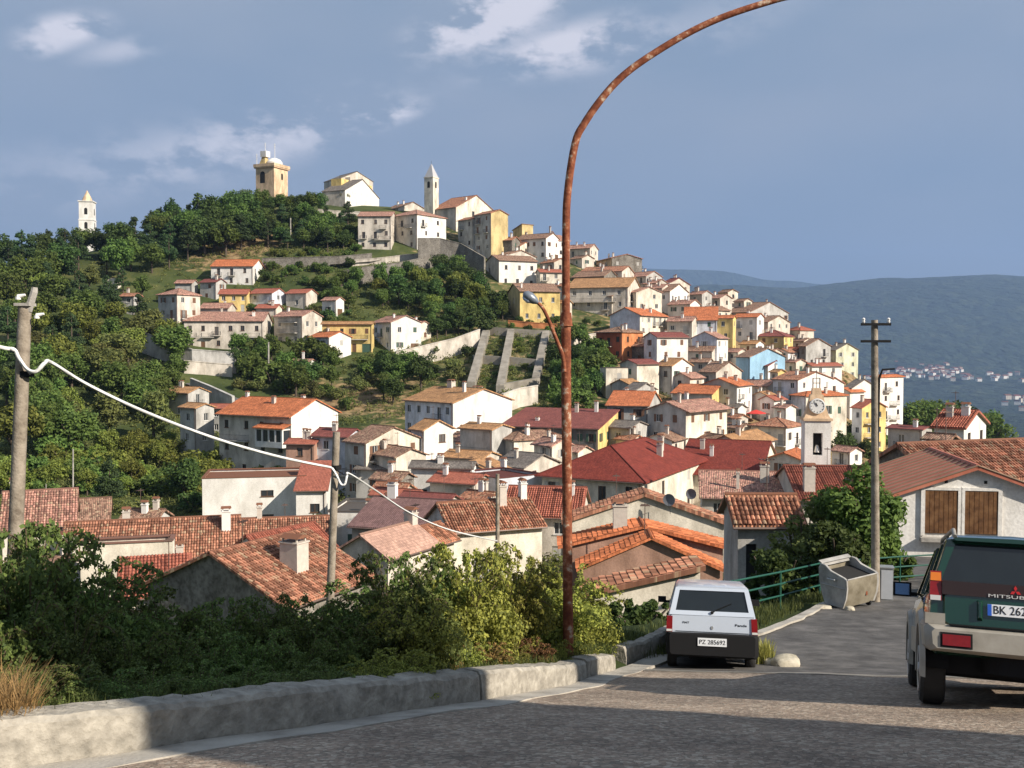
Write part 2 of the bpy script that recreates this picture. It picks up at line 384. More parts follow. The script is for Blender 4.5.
_gx = np.arange(-330, 331, 1.5); _gy = np.arange(18, 446, 1.5)
_GZ = zt(*np.meshgrid(_gx, _gy))
def ztf(x, y):
    fx = np.clip((np.asarray(x)-_gx[0])/1.5, 0, len(_gx)-1.001); fy = np.clip((np.asarray(y)-_gy[0])/1.5, 0, len(_gy)-1.001)
    i = fx.astype(int); j = fy.astype(int); u = fx-i; v = fy-j
    return (_GZ[j, i]*(1-u)+_GZ[j, i+1]*u)*(1-v)+(_GZ[j+1, i]*(1-u)+_GZ[j+1, i+1]*u)*v
def ground_at(px, py, h=0, ymin=22, ymax=430):
    """first point of the pixel's ray that is h above the ground"""
    ys = np.linspace(ymin, ymax, 900); d = pixdir(px, py)
    xs = d.x/d.y*ys; zs = d.z/d.y*ys
    g = zs-ztf(xs, ys)-h
    idx = np.where(g <= 0)[0]
    i = idx[0] if len(idx) else int(np.argmin(g))
    return Vector((xs[i], ys[i], float(ztf(xs[i], ys[i])))), float(g[i])

def grid_mesh(name, xs, ys, zf, mats, attr=None):
    X, Y = np.meshgrid(xs, ys); Zz = zf(X, Y)
    nx, ny = len(xs), len(ys)
    v = np.stack([X.ravel(), Y.ravel(), Zz.ravel()], -1)
    i = np.arange((ny-1)*(nx-1)); r = i//(nx-1); c = i % (nx-1); b = r*nx+c
    f = np.stack([b, b+1, b+nx+1, b+nx], -1)
    me = bpy.data.meshes.new(name)
    me.vertices.add(len(v)); me.vertices.foreach_set('co', v.ravel())
    me.loops.add(len(f)*4); me.loops.foreach_set('vertex_index', f.ravel())
    me.polygons.add(len(f)); me.polygons.foreach_set('loop_start', np.arange(len(f))*4); me.polygons.foreach_set('loop_total', np.full(len(f), 4))
    me.polygons.foreach_set('use_smooth', np.ones(len(f), bool))
    me.update(); me.validate()
    for m in mats: me.materials.append(m)
    if attr is not None:
        a = me.attributes.new('dry', 'FLOAT', 'POINT'); a.data.foreach_set('value', attr(X, Y).ravel())
    o = bpy.data.objects.new(name, me); col.objects.link(o); return o

def ground_material():
    m, n, b = newmat('hillside_ground'); L = n.links.new
    geo = N(n, 'ShaderNodeNewGeometry')
    n1 = N(n, 'ShaderNodeTexNoise'); n1.inputs['Scale'].default_value = .07; n1.inputs['Detail'].default_value = 9; n1.inputs['Roughness'].default_value = .65
    L(geo.outputs['Position'], n1.inputs['Vector'])
    r = N(n, 'ShaderNodeValToRGB'); e = r.color_ramp.elements
    e[0].position = .35; e[0].color = (.035, .050, .018, 1); e[1].position = .68; e[1].color = (.13, .13, .05, 1)
    q = e.new(.52); q.color = (.065, .083, .028, 1)
    L(n1.outputs['Fac'], r.inputs[0])
    n2 = N(n, 'ShaderNodeTexNoise'); n2.inputs['Scale'].default_value = .5; n2.inputs['Detail'].default_value = 8; L(geo.outputs['Position'], n2.inputs['Vector'])
    r2 = N(n, 'ShaderNodeValToRGB'); e = r2.color_ramp.elements
    e[0].position = .3; e[0].color = (.14, .085, .05, 1); e[1].position = .7; e[1].color = (.34, .25, .13, 1); L(n2.outputs['Fac'], r2.inputs[0])
    at_ = N(n, 'ShaderNodeAttribute'); at_.attribute_name = 'dry'
    add = N(n, 'ShaderNodeMath', operation='ADD'); L(at_.outputs['Fac'], add.inputs[0]); L(n2.outputs['Fac'], add.inputs[1])
    mr = N(n, 'ShaderNodeMapRange', interpolation_type='SMOOTHSTEP'); mr.inputs['From Min'].default_value = .88; mr.inputs['From Max'].default_value = 1.15; L(add.outputs[0], mr.inputs[0])
    mx = N(n, 'ShaderNodeMixRGB'); L(mr.outputs[0], mx.inputs[0]); L(r.outputs[0], mx.inputs[1]); L(r2.outputs[0], mx.inputs[2])
    L(mx.outputs[0], b.inputs['Base Color']); b.inputs['Roughness'].default_value = 1; b.inputs['Specular IOR Level'].default_value = .1
    bp = N(n, 'ShaderNodeBump'); bp.inputs['Strength'].default_value = .8; bp.inputs['Distance'].default_value = .4; L(n2.outputs['Fac'], bp.inputs['Height']); L(bp.outputs[0], b.inputs['Normal'])
    return m
DRY = []   # (x, y, radius, amount)
for (px, py, rad, a) in [(355, 400, 17, .8), (395, 385, 14, .6), (330, 385, 9, .5), (400, 412, 10, .6), (230, 250, 16, .75), (262, 245, 10, .8), (205, 262, 14, .55), (150, 362, 10, .5),
                         (310, 350, 10, .3), (10, 330, 14, .4), (60, 292, 12, .35), (30, 300, 10, .3), (560, 345, 8, .5), (440, 370, 12, .3)]:
    g = ground_at(px, py)[0]; DRY.append((g.x, g.y, rad, a))
def dryf(X, Y):
    o = np.zeros(X.shape)
    for (x, y, r_, a) in DRY: o = np.maximum(o, a*np.exp(-((X-x)**2+(Y-y)**2)/(r_*r_)))
    tn = np.where((X > -45) & (X < 150) & (Y > 60) & (Y < 360), .42, 0)*np.clip((X+45)/20, 0, 1); tn = np.maximum(tn, np.where((X/Y > .1) & (Y > 120) & (Y < 360), .75, 0))
    return np.maximum(o, tn)
def sinhspace(c, lo, hi, f, n):
    a = math.asinh((lo-c)/f); b = math.asinh((hi-c)/f)
    return c+f*np.sinh(np.linspace(a, b, n))
def zground(X, Y):
    z = zt(X, Y)
    s = (sdpoly(X, Y, PLAT) == 0) & (X > xwall(Y)-.1)
    return z-np.where(s, .12, 0)
ground = grid_mesh('ground', sinhspace(0, -14000, 14000, 25, 380), sinhspace(12, -400, 1500, 22, 290), zground, [ground_material()], dryf)
tag(ground, kind='structure')
print('terrain ok')
# far hills
def zhill(X, Y):
    base = np.interp(Y, FARZ[:, 0], FARZ[:, 1])
    out = base.copy()
    rid = np.zeros(X.shape)
    for j in range(X.shape[0]):
        for i in range(X.shape[1]):
            x, y = X[j, i], Y[j, i]
            t = max(0, min(1, (y-5300)/2500))
            v = mnoise.fractal(Vector((x/2600, y/2600, 3.1)), .9, 2.1, 6)
            v2 = mnoise.fractal(Vector((x/3600, 2.2, 9.3)), 1, 2, 3)
            out[j, i] += t*(110*v+70*v2)+(1-t)*max(0, min(1, (y-1450)/900))*34*mnoise.fractal(Vector((x/420, y/700, 1.7)), .9, 2.1, 4)
    return out
M_FOREST = mat_mottle('distant_forest', [(.010, .022, .018), (.022, .040, .026), (.055, .070, .038)], scale=.006, bump=1.0, bscale=.014, bd=70, coord='World', detail=12, nrough=.75)
hills = grid_mesh('hills', np.linspace(-9000, 9000, 300), np.concatenate([np.linspace(1440, 5000, 70), np.linspace(5060, 12500, 125)]), zhill, [M_FOREST]); tag(hills, kind='structure')
def zhill2(X, Y):
    o = np.zeros(X.shape)
    for j in range(X.shape[0]):
        for i in range(X.shape[1]):
            x, y = X[j, i], Y[j, i]
            t = max(0, 1-abs(y-13500)/1400)
            o[j, i] = -200+t*(990+260*mnoise.fractal(Vector((x/3000, 7.7, .3)), 1, 2, 4)+ max(0, min(1, (x-3500)/3000))*190+270*math.exp(-((x-1500)/1300)**2))
    return o
h2 = grid_mesh('hills', np.linspace(-11000, 13000, 140), np.linspace(12000, 15000, 14), zhill2, [M_FOREST]); tag(h2, kind='structure')
# ------------------------------------------------------------------ road, low wall, verge
def road_material():
    m, n, b = newmat('rough_stone_paving'); L = n.links.new
    geo = N(n, 'ShaderNodeNewGeometry')
    vo = N(n, 'ShaderNodeTexVoronoi'); vo.inputs['Scale'].default_value = 24; vo.inputs['Randomness'].default_value = 1; L(geo.outputs['Position'], vo.inputs['Vector'])
    vd = N(n, 'ShaderNodeTexVoronoi', feature='DISTANCE_TO_EDGE'); vd.inputs['Scale'].default_value = 24; L(geo.outputs['Position'], vd.inputs['Vector'])
    sx = N(n, 'ShaderNodeSeparateColor'); L(vo.outputs['Color'], sx.inputs[0])
    r = N(n, 'ShaderNodeValToRGB'); e = r.color_ramp.elements
    e[0].position = 0; e[0].color = (.24, .205, .165, 1); e[1].position = 1; e[1].color = (.52, .45, .37, 1); q = e.new(.55); q.color = (.37, .285, .225, 1)
    L(sx.outputs[0], r.inputs[0])
    nz = N(n, 'ShaderNodeTexNoise'); nz.inputs['Scale'].default_value = .8; nz.inputs['Detail'].default_value = 10; nz.inputs['Roughness'].default_value = .7; L(geo.outputs['Position'], nz.inputs['Vector'])
    r2 = N(n, 'ShaderNodeValToRGB'); e = r2.color_ramp.elements; e[0].position = .34; e[0].color = (.62, .60, .58, 1); e[1].position = .66; e[1].color = (1.15, 1.12, 1.06, 1)
    L(nz.outputs['Fac'], r2.inputs[0])
    mx = N(n, 'ShaderNodeMixRGB', blend_type='MULTIPLY'); mx.inputs[0].default_value = 1; L(r.outputs[0], mx.inputs[1]); L(r2.outputs[0], mx.inputs[2])
    mr = N(n, 'ShaderNodeMapRange'); mr.inputs['From Max'].default_value = .025; L(vd.outputs['Distance'], mr.inputs[0])
    m2 = N(n, 'ShaderNodeMixRGB', blend_type='MULTIPLY'); m2.inputs[0].default_value = .3; L(mx.outputs[0], m2.inputs[1]); L(mr.outputs[0], m2.inputs[2])
    L(m2.outputs[0], b.inputs['Base Color']); b.inputs['Roughness'].default_value = .9
    b.inputs['Specular IOR Level'].default_value = .3
    ng = N(n, 'ShaderNodeTexNoise'); ng.inputs['Scale'].default_value = 22; ng.inputs['Detail'].default_value = 8; L(geo.outputs['Position'], ng.inputs['Vector'])
    ad = N(n, 'ShaderNodeMath', operation='MULTIPLY_ADD'); L(ng.outputs['Fac'], ad.inputs[0]); ad.inputs[1].default_value = .8; L(mr.outputs[0], ad.inputs[2])
    bp = N(n, 'ShaderNodeBump'); bp.inputs['Strength'].default_value = .9; bp.inputs['Distance'].default_value = .022; L(ad.outputs[0], bp.inputs['Height']); L(bp.outputs[0], b.inputs['Normal'])
    return m
def rnoise(x, y): return .018*mnoise.fractal(Vector((x*.8, y*.8, 0)), 1, 2, 4)
BR = [(1.7, 16.05), (4.2, 15.3), (7.5, 14.2), (12, 13.0), (40, 6)]      # brow line where the stone paving ends
def ybrow(x): return float(np.interp(x, [p[0] for p in BR], [p[1] for p in BR]))
def sheet(name, ys, xl, xr, nx, off, mat, curve=None):
    mb = MB(); rows = []
    for y in ys:
        a, b = xl(y), xr(y); rows.append([(a+(b-a)*i/(nx-1)) for i in range(nx)])
    for j in range(len(ys)-1):
        for i in range(nx-1):
            q = []
            for (jj, ii) in ((j, i), (j, i+1), (j+1, i+1), (j+1, i)):
                x = rows[jj][ii]; y = ys[jj]
                if curve: y = curve(x, y)
                q.append((x, y, float(zroad(y))+off+rnoise(x, y)))
            mb.quad(q)
    o = mb.build(name, mat, smooth=180, fixn=False)
    bm = bmesh.new(); bm.from_mesh(o.data); bmesh.ops.remove_doubles(bm, verts=bm.verts, dist=1e-4); bm.to_mesh(o.data); bm.free()
    return o
M_ASPH = mat_mottle('worn_asphalt', [(.06, .057, .055), (.105, .10, .095), (.17, .16, .15)], scale=1.6, bump=.8, bscale=45, coord='World', bd=.012, detail=12, nrough=.7)
lower = sheet('lower_road', np.linspace(12.6, 60, 70), lambda y: float(np.interp(y, [12, 16.5, 21, 26.6, 30, 60], [1.5, 1.9, 5.15, 8.3, 10.8, 21])), lambda y: 45, 40, .0, M_ASPH)
tag(lower, kind='structure')
# stone paving, its far edge following the brow
mb = MB(); ts = np.linspace(0, 1, 70)
def prow(t):
    out = []
    for i in range(60):
        s = (i/59)**1.4
        y0 = -55
        # parameter t runs from behind the camera to the brow
        xr_ = 40
        yy = y0+(16.05-y0)*t**.55
        xa = float(xwall(yy))+.0
        x = xa+(xr_-xa)*s
        yb = ybrow(x); y = yy+(yb-16.05)*t**3
        out.append((x, y, float(zroad(y))+.035*1+rnoise(x, y)))
    return out
rows = [prow(t) for t in ts]
for j in range(len(rows)-1):
    for i in range(59): mb.quad([rows[j][i], rows[j][i+1], rows[j+1][i+1], rows[j+1][i]])
for i in range(59):
    a, b = rows[-1][i], rows[-1][i+1]; mb.quad([a, b, (b[0], b[1]+.02, b[2]-.09), (a[0], a[1]+.02, a[2]-.09)])
pv = mb.build('road', road_material(), smooth=180)
bm = bmesh.new(); bm.from_mesh(pv.data); bmesh.ops.remove_doubles(bm, verts=bm.verts, dist=1e-4); bm.to_mesh(pv.data); bm.free()
tag(pv, kind='structure')
# pale concrete gutter strip at the foot of the low wall
def ribbon(name, pts, w0, w1, z0, mat, kind='structure', zfun=zroad):
    mb = MB(); q = []
    for i, p in enumerate(pts):
        a = pts[max(0, i-1)]; b = pts[min(len(pts)-1, i+1)]
        d = Vector((b[0]-a[0], b[1]-a[1])).normalized(); nrm = Vector((d.y, -d.x))
        j = .03*mnoise.noise(Vector((p[0]*1.3, p[1]*1.3, 5)))
        for ww in (w0, w1+j*2):
            x, y = p[0]+nrm.x*ww, p[1]+nrm.y*ww; q.append((x, y, float(zfun(y))+z0+rnoise(x, y)))
    for i in range(len(pts)-1): mb.quad([q[2*i], q[2*i+1], q[2*i+3], q[2*i+2]])
    for i in range(len(pts)-1):
        a, b = q[2*i+1], q[2*i+3]; mb.quad([a, (a[0], a[1], a[2]-.05), (b[0], b[1], b[2]-.05), b])
    return tag(mb.build(name, mat), kind=kind)
def dens(pts, step=.25):
    out = []
    for i in range(len(pts)-1):
        a, b = Vector(pts[i]), Vector(pts[i+1]); n = max(1, int((b-a).length/step))
        for k in range(n): out.append(tuple(a+(b-a)*k/n))
    out.append(tuple(pts[-1])); return out
M_PALE = mat_mottle('pale_concrete', [(.24, .22, .19), (.40, .37, .32), (.47, .44, .38)], scale=1.8, bump=.6, bscale=25, coord='World')
ribbon('gutter_strip', dens(WALLL[:9]), .0, .42, .047, M_PALE)
ribbon('kerb_strip', dens([(1.9, 16.05), (4.2, 15.32), (7.5, 14.22), (12, 13.0)]), -.10, .10, .043, mat_mottle('kerb_stone', [(.16, .15, .13), (.27, .25, .22)], scale=2, coord='World'))
ribbon('kerb_strip', dens([(3.4, 19.2), (5.2, 21.1), (6.8, 23.6), (8.3, 26.4), (10.8, 29.6)]), -.12, .12, .07, M_PALE)
# the low wall: rough cast concrete, cracked into lengths
M_LOW = mat_mottle('weathered_cast_concrete', [(.20, .185, .155), (.31, .285, .24), (.42, .39, .33)], scale=7, bump=1.0, bscale=14, coord='World', bd=.03, detail=10, stops=[.3, .5, .68])
def low_wall(name, pts, hs, th, label, sag=.02):
    mb = MB(); d = dens(pts, .12); secs = []; tot = len(d)-1
    for i, p in enumerate(d):
        a = d[max(0, i-1)]; b = d[min(tot, i+1)]
        t = Vector((b[0]-a[0], b[1]-a[1])).normalized(); nr = Vector((t.y, -t.x))
        z = float(zroad(p[1])); h = hs[0]+(hs[1]-hs[0])*i/tot
        nzv = mnoise.noise(Vector((p[0]*1.3, p[1]*1.3, 0)))*.015+mnoise.noise(Vector((p[0]*7, p[1]*7, 3)))*.018
        h += nzv-.05*max(0, mnoise.noise(Vector((p[0]*3.3, p[1]*3.3, 8)))-.3)*2; s = []
        for (o_, zz) in ((0, -.3), (.0, h*.45), (-.015, h-.04), (-.05, h), (-th+.04, h+.005), (-th, h-.05), (-th, -.5)):
            oo = o_+mnoise.noise(Vector((p[0]*4, p[1]*4, zz*5)))*.030+mnoise.noise(Vector((p[0]*14, p[1]*14, zz*9)))*.012
            s.append((p[0]+nr.x*oo, p[1]+nr.y*oo, z+zz))
        secs.append(s)
    mb.loft(secs)
    o = mb.build(name, M_LOW, smooth=28, fixn=True)
    return tag(o, label, 'low wall')
low_wall('low_wall', WALLL[:6], (.45, .36), .32, 'long low grey cast concrete wall holding the bramble bank, at the bottom left of the road')
low_wall('low_wall', [(-.33, 11.0), (.7, 13.2), (1.08, 14.35)], (.37, .30), .30, 'sunlit cracked length of low concrete wall below the rusty lamp post')
low_wall('low_wall', [(1.10, 14.41), (1.68, 16.0)], (.33, .27), .30, 'short sunlit end block of the low wall, right of the rusty lamp post')
low_wall('low_wall', [(1.95, 16.9), (2.6, 18.2), (3.6, 21.0)], (.34, .30), .25, 'shaded low concrete kerb wall behind the white hatchback')

# ------------------------------------------------------------------ houses
def face_pt(face, L1, L2, a, z, off=0):
    """a runs left to right as seen from outside"""
    if face == 'F': return (-L1/2+a, -L2/2-off, z)
    if face == 'R': return (L1/2+off, -L2/2+a, z)
    if face == 'B': return (L1/2-a, L2/2+off, z)
    return (-L1/2-off, L2/2-a, z)
FROT = dict(F=0, R=math.pi/2, B=math.pi, L=-math.pi/2)
WCACHE = {}
def frame_data(w, h, mat, kind):
    k = ('f', round(w, 2), round(h, 2), mat.name, kind)
    if k not in WCACHE:
        mb = MB(); t = .06; y0, y1 = .10, .16
        mb.box(-w/2, -w/2+t, y0, y1, 0, h); mb.box(w/2-t, w/2, y0, y1, 0, h); mb.box(-w/2+t, w/2-t, y0, y1, 0, t); mb.box(-w/2+t, w/2-t, y0, y1, h-t, h)
        if w > .7: mb.box(-.03, .03, y0+.005, y1-.005, t, h-t)
        if kind == 'win': mb.box(-w/2-.08, w/2+.08, -.08, .10, -.08, 0)
        WCACHE[k] = mb.data('window', mat)
    return WCACHE[k]
def pane_data(w, h, mat):
    k = ('p', round(w, 2), round(h, 2), mat.name)
    if k not in WCACHE:
        mb = MB(); mb.quad([(-w/2, .14, 0), (w/2, .14, 0), (w/2, .14, h), (-w/2, .14, h)]); mb.quad([(-w/2, .195, 0), (-w/2, .195, h), (w/2, .195, h), (w/2, .195, 0)]); WCACHE[k] = mb.data('pane', mat)
    return WCACHE[k]
def shut_data(w, h, mat, closed):
    k = ('s', round(w, 2), round(h, 2), mat.name, closed)
    if k not in WCACHE:
        mb = MB()
        if closed:
            mb.box(-w/2, w/2, .02, .08, 0, h)
            for i in range(int(h/.12)): mb.box(-w/2+.04, w/2-.04, .005, .02, .05+i*.12, .11+i*.12)
        else:
            mb.box(w/2+.02, w/2+.02+w*.48, -.05, -.005, 0, h)
        WCACHE[k] = mb.data('shutter', mat)
    return WCACHE[k]
def door_data(w, h, mat):
    k = ('d', round(w, 2), round(h, 2), mat.name)
    if k not in WCACHE:
        mb = MB(); mb.box(-w/2, w/2, .10, .17, 0, h)
        nb = max(1, round(w/.6))
        for i in range(nb):
            for j in range(2): mb.box(-w/2+w*(i+.12)/nb, -w/2+w*(i+.88)/nb, .075, .10, .1+j*h*.48, .1+j*h*.48+h*.40)
        WCACHE[k] = mb.data('door', mat)
    return WCACHE[k]
def balcony(root, face, L1, L2, a, z, w, dep=.95):
    mb = MB(); mb.box(-w/2, w/2, -dep, -.001, -.16, 0)
    o = inst('balcony', mb.data('balcony', M_SLAB), root, face_pt(face, L1, L2, a, z), FROT[face])
    r = MB()
    for (x0, y0, x1, y1) in ((-w/2+.04, -dep+.04, w/2-.04, -dep+.04), (-w/2+.04, -dep+.04, -w/2+.04, 0), (w/2-.04, -dep+.04, w/2-.04, 0)):
        for zz in (.12, .95): r.tube([(x0, y0, zz), (x1, y1, zz)], .02, 4)
        n = max(2, int(math.hypot(x1-x0, y1-y0)/.14))
        for i in range(n+1):
            x, y = x0+(x1-x0)*i/n, y0+(y1-y0)*i/n; r.tube([(x, y, .0), (x, y, .95)], .011, 4, cap=False)
    inst('railing', r.data('railing', M_RAIL), o)
    return o
def chimney(root_roof, x, y, z0, h, s=.55, mat=None, style=0):
    mb = MB(); d = s*.8
    mb.box(-s/2, s/2, -d/2, d/2, -1.2, h)
    mb.box(-s/2-.06, s/2+.06, -d/2-.06, d/2+.06, h, h+.08)
    for (sx, sy) in ((-1, -1), (1, -1), (1, 1), (-1, 1)): mb.box(sx*s*.38-.05, sx*s*.38+.05, sy*d*.36-.05, sy*d*.36+.05, h+.08, h+.32)
    o = inst('chimney', mb.data('chimney', mat or M_CHIM), root_roof, (x, y, z0))
    c = MB(); c.loft([[(-s/2-.08, -d/2-.08, h+.32), (s/2+.08, -d/2-.08, h+.32), (s/2+.08, d/2+.08, h+.32), (-s/2-.08, d/2+.08, h+.32)],
                      [(-s/2-.04, -.06, h+.5), (s/2+.04, -.06, h+.5), (s/2+.04, .06, h+.5), (-s/2-.04, .06, h+.5)]])
    inst('chimney', c.data('chimney', M_TILE), root_roof, (x, y, z0+.003)) if False else None
    # cap joined to the same part
    mb.f += [tuple(i+len(mb.v) for i in f) for f in c.f]; mb.uv += c.uv; mb.mi += [1]*len(c.f); mb.v += c.v
    o.data = mb.data('chimney', [mat or M_CHIM, M_TILE])
    return o
TILED = False
def add_tiles(mb, pts, up, along, t):
    o = Vector(pts[0]); q2 = [((Vector(p)-o).dot(along), (Vector(p)-o).dot(up)) for p in pts]
    nrm = along.cross(up).normalized(); nrm = nrm if nrm.z > 0 else -nrm
    rnd = random.Random(len(mb.v)); x0, x1 = min(p[0] for p in q2), max(p[0] for p in q2); y0, y1 = min(p[1] for p in q2), max(p[1] for p in q2)
    W, H = .23, .34; nx, ny = int((x1-x0)/W), int((y1-y0)/H); k = 0
    def ins(x, y):
        c = False
        for i in range(len(q2)):
            (ax, ay), (bx, by) = q2[i], q2[(i+1) % len(q2)]
            if (ay > y) != (by > y) and x < (bx-ax)*(y-ay)/(by-ay)+ax: c = not c
        return c
    base = o+Vector((0, 0, t))
    for i in range(nx):
        for j in range(ny):
            cx, cy = x0+(i+.5)*W, y0+(j+.5)*H
            if not ins(cx, cy): continue
            jx, ja, jz = rnd.uniform(-.012, .012), rnd.uniform(-.05, .05), rnd.uniform(0, .012)
            uv = [(cx+50, cy+50)]*4; row = []
            for (yy, wf, lift) in ((cy-H*.56, 1.0, .045+jz), (cy+H*.52, .82, .012)):
                r_ = []
                for a_ in (0, 45, 90, 135, 180):
                    ca, sa = math.cos(R(a_)), math.sin(R(a_)); lx = cx+jx+ca*W*.40*wf+ja*(yy-cy)
                    r_.append(base+along*lx+up*yy+nrm*(sa*W*.40*wf+lift-.01))
                row.append(r_)
            for m in range(4): mb.quad([row[0][m], row[0][m+1], row[1][m+1], row[1][m]], uv)
def slope_slab(mb, pts, up, along, t=.16):
    if TILED: add_tiles(mb, pts, up, along, t)
    """pts: bottom polygon of a slope; up & along unit vectors for uv"""
    o = Vector(pts[0]); top = [(p[0], p[1], p[2]+t) for p in pts]
    uv = [((Vector(p)-o).dot(along)+50, (Vector(p)-o).dot(up)+50) for p in pts]
    mb.quad(top, uv); mb.quad(list(reversed(pts)), mi=1)
    n = len(pts)
    for i in range(n):
        j = (i+1) % n; mb.quad([pts[i], pts[j], top[j], top[i]], [uv[i], uv[j], uv[j], uv[i]])
HOUSES_BUILT = []; DBG = False
def house(label, xl, xc, xr, ye, h=6, th=None, roof='L', wc='cr', rc='trc', pitch=23, depth=9, Y=None, win='auto', ch=None, name='house', cat='house', over=.4,
          cols=None, floors=None, doors=.5, bal=None, fr=None, sh=None, group=None, wcr=None, skip='', vis=None, nofound=False, t=.16, wdrop=.14, wset=None, gut=True, hw=None, mx=None, ribs=0):
    rnd = random.Random(label)
    if Y is None:
        px_ = xc if xc is not None else xl
        g, gap = ground_at(px_, ye, h, ymin=78)
        Y = g.y
    c_px = xc
    if xl is None: xl = xc
    if xr is None: xr = xc
    a, b = max(.01, xc-xl), max(.01, xr-xc)
    beta = math.atan((xc-512)/F)
    if th is None:
        if b < 1: te = R(3)
        elif a < 1: te = R(87)
        else: te = min(R(80), max(R(8), math.atan((1.25 if roof == 'L' else .8 if roof == 'R' else 1)*b/a)))
        th = beta+te
    else: th = R(th)
    C = at(xc, ye, Y); k = CP-(C.z/C.y)*SP
    def solve(px, dx, dy):
        u = (px-512)/F*k
        return (u*C.y-C.x)/(dx-u*dy)
    du = (-math.cos(th), math.sin(th)); dv = (math.sin(th), math.cos(th))
    L1 = solve(xl, *du) if a >= 1 else depth
    L2 = solve(xr, *dv) if b >= 1 else depth
    if not (1.2 < L1 < 60): print('L1?', label, L1); L1 = min(max(L1, 2), 40) if L1 > 0 else 20
    if not (1.2 < L2 < 60): print('L2?', label, L2); L2 = min(max(L2, 2), 40) if L2 > 0 else 20
    if mx is None: mx = 1.9
    if b >= 1 and L2 > mx*max(L1, 4)+2 and a >= 1: L2 = mx*max(L1, 4)+2
    if a >= 1 and L1 > mx*2*max(L2, 4)+4 and b >= 1: L1 = mx*2*max(L2, 4)+4
    if DBG: print('HH %-70s Y%5.0f L1 %4.1f L2 %4.1f th %3.0f' % (label[:70], Y, L1, L2, math.degrees(th)))
    bx = C.x+du[0]*L1/2+dv[0]*L2/2; by = C.y+du[1]*L1/2+dv[1]*L2/2
    zg = C.z-h
    root = empty(name, (bx, by, zg), -th, label, cat, group)
    HOUSES_BUILT.append((bx, by, max(L1, L2)/2, label))
    found = 1.0 if nofound else 4.5
    # walls
    floors = floors or max(1, round(h/3.1)); fh = h/floors
    ops = {'F': [], 'R': [], 'L': [], 'B': []}
    tanp = math.tan(R(pitch))
    frm = {'w': M_WFRAME, 'b': M_BFRAME}[fr or rnd.choice('wwb')]
    shm = {'g': M_SHG, 'b': M_SHB, 'l': M_SHL, 'n': None}[sh or rnd.choice('nnnbblg')]
    if win == 'auto':
        for face, Lf, vpx in (('F', L1, a), ('R', L2, b), ('L', L2, 0), ('B', L1, 0)):
            if face in skip or Lf < 2: continue
            n = cols.get(face) if cols and face in cols else max(1, int(Lf/3.4))
            for fl in range(floors):
                for i in range(n):
                    if rnd.random() < wdrop and not (cols and face in cols): continue
                    ac = Lf*(i+.5)/n+rnd.uniform(-.15, .15)*(Lf/n-1.2 if Lf/n > 1.2 else 0)
                    if fl == 0 and rnd.random() < doors*.6: ops[face].append((ac, .05, rnd.choice([1.0, 1.0, 2.2]) if Lf/n > 3 else 1.0, 2.15, 'door'))
                    elif rnd.random() < .22 and fl > 0: ops[face].append((ac, fl*fh+.12, .95, 2.05, 'fdoor'))
                    else: ops[face].append((ac, fl*fh+fh*.33, rnd.choice([.85, .95]) , min(1.25, fh*.45), 'win'))
    elif win:
        for (face, f_, z, w_, h_, kd) in win: ops[face].append(((L1 if face in 'FB' else L2)*f_, z, w_, h_, kd))
    mb = MB(); D = .2
    for face in 'FRBL':
        Lf = L1 if face in 'FB' else L2
        o = [q for q in ops[face] if q[0]-q[2]/2 > .15 and q[0]+q[2]/2 < Lf-.15 and q[1]+q[3] < h-.08]
        ops[face] = o
        # resolve overlaps
        keep = []
        for q in o:
            if all(abs(q[0]-p[0]) > (q[2]+p[2])/2+.1 or q[1] > p[1]+p[3]+.1 or p[1] > q[1]+q[3]+.1 for p in keep): keep.append(q)
        ops[face] = o = keep
        xs = sorted({0, Lf, *[q[0]-q[2]/2 for q in o], *[q[0]+q[2]/2 for q in o]}); zs = sorted({-found, h, *[q[1] for q in o], *[q[1]+q[3] for q in o]})
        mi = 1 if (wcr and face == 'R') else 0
        for i in range(len(xs)-1):
            for j in range(len(zs)-1):
                cx, cz = (xs[i]+xs[i+1])/2, (zs[j]+zs[j+1])/2
                if any(abs(cx-q[0]) < q[2]/2 and q[1] < cz < q[1]+q[3] for q in o): continue
                mb.quad([face_pt(face, L1, L2, xs[i], zs[j]), face_pt(face, L1, L2, xs[i+1], zs[j]), face_pt(face, L1, L2, xs[i+1], zs[j+1]), face_pt(face, L1, L2, xs[i], zs[j+1])], mi=mi)
        for q in o:
            a0, a1, z0, z1 = q[0]-q[2]/2, q[0]+q[2]/2, q[1], q[1]+q[3]
            for (p, r_) in (((a0, z0), (a0, z1)), ((a0, z1), (a1, z1)), ((a1, z1), (a1, z0)), ((a1, z0), (a0, z0))):
                mb.quad([face_pt(face, L1, L2, p[0], p[1]), face_pt(face, L1, L2, r_[0], r_[1]), face_pt(face, L1, L2, r_[0], r_[1], -D), face_pt(face, L1, L2, p[0], p[1], -D)], mi=mi)
    W2, W1 = L2/2, L1/2
    g_ = .006
    if roof == 'L':
        for sx in (1, -1): mb.quad([(sx*W1, -W2, h), (sx*W1, W2, h), (sx*W1, 0, h+W2*tanp)], mi=1 if (wcr and sx > 0) else 0)
    if roof == 'R':
        for sy in (-1, 1): mb.quad([(-W1, sy*W2, h), (W1, sy*W2, h), (0, sy*W2, h+W1*tanp)])
    if roof == 'SF':
        for sx in (1, -1): mb.quad([(sx*W1, -W2, h), (sx*W1, W2, h), (sx*W1, W2, h+L2*tanp)], mi=1 if (wcr and sx > 0) else 0)
        mb.quad([(-W1, W2, h), (W1, W2, h), (W1, W2, h+L2*tanp), (-W1, W2, h+L2*tanp)])
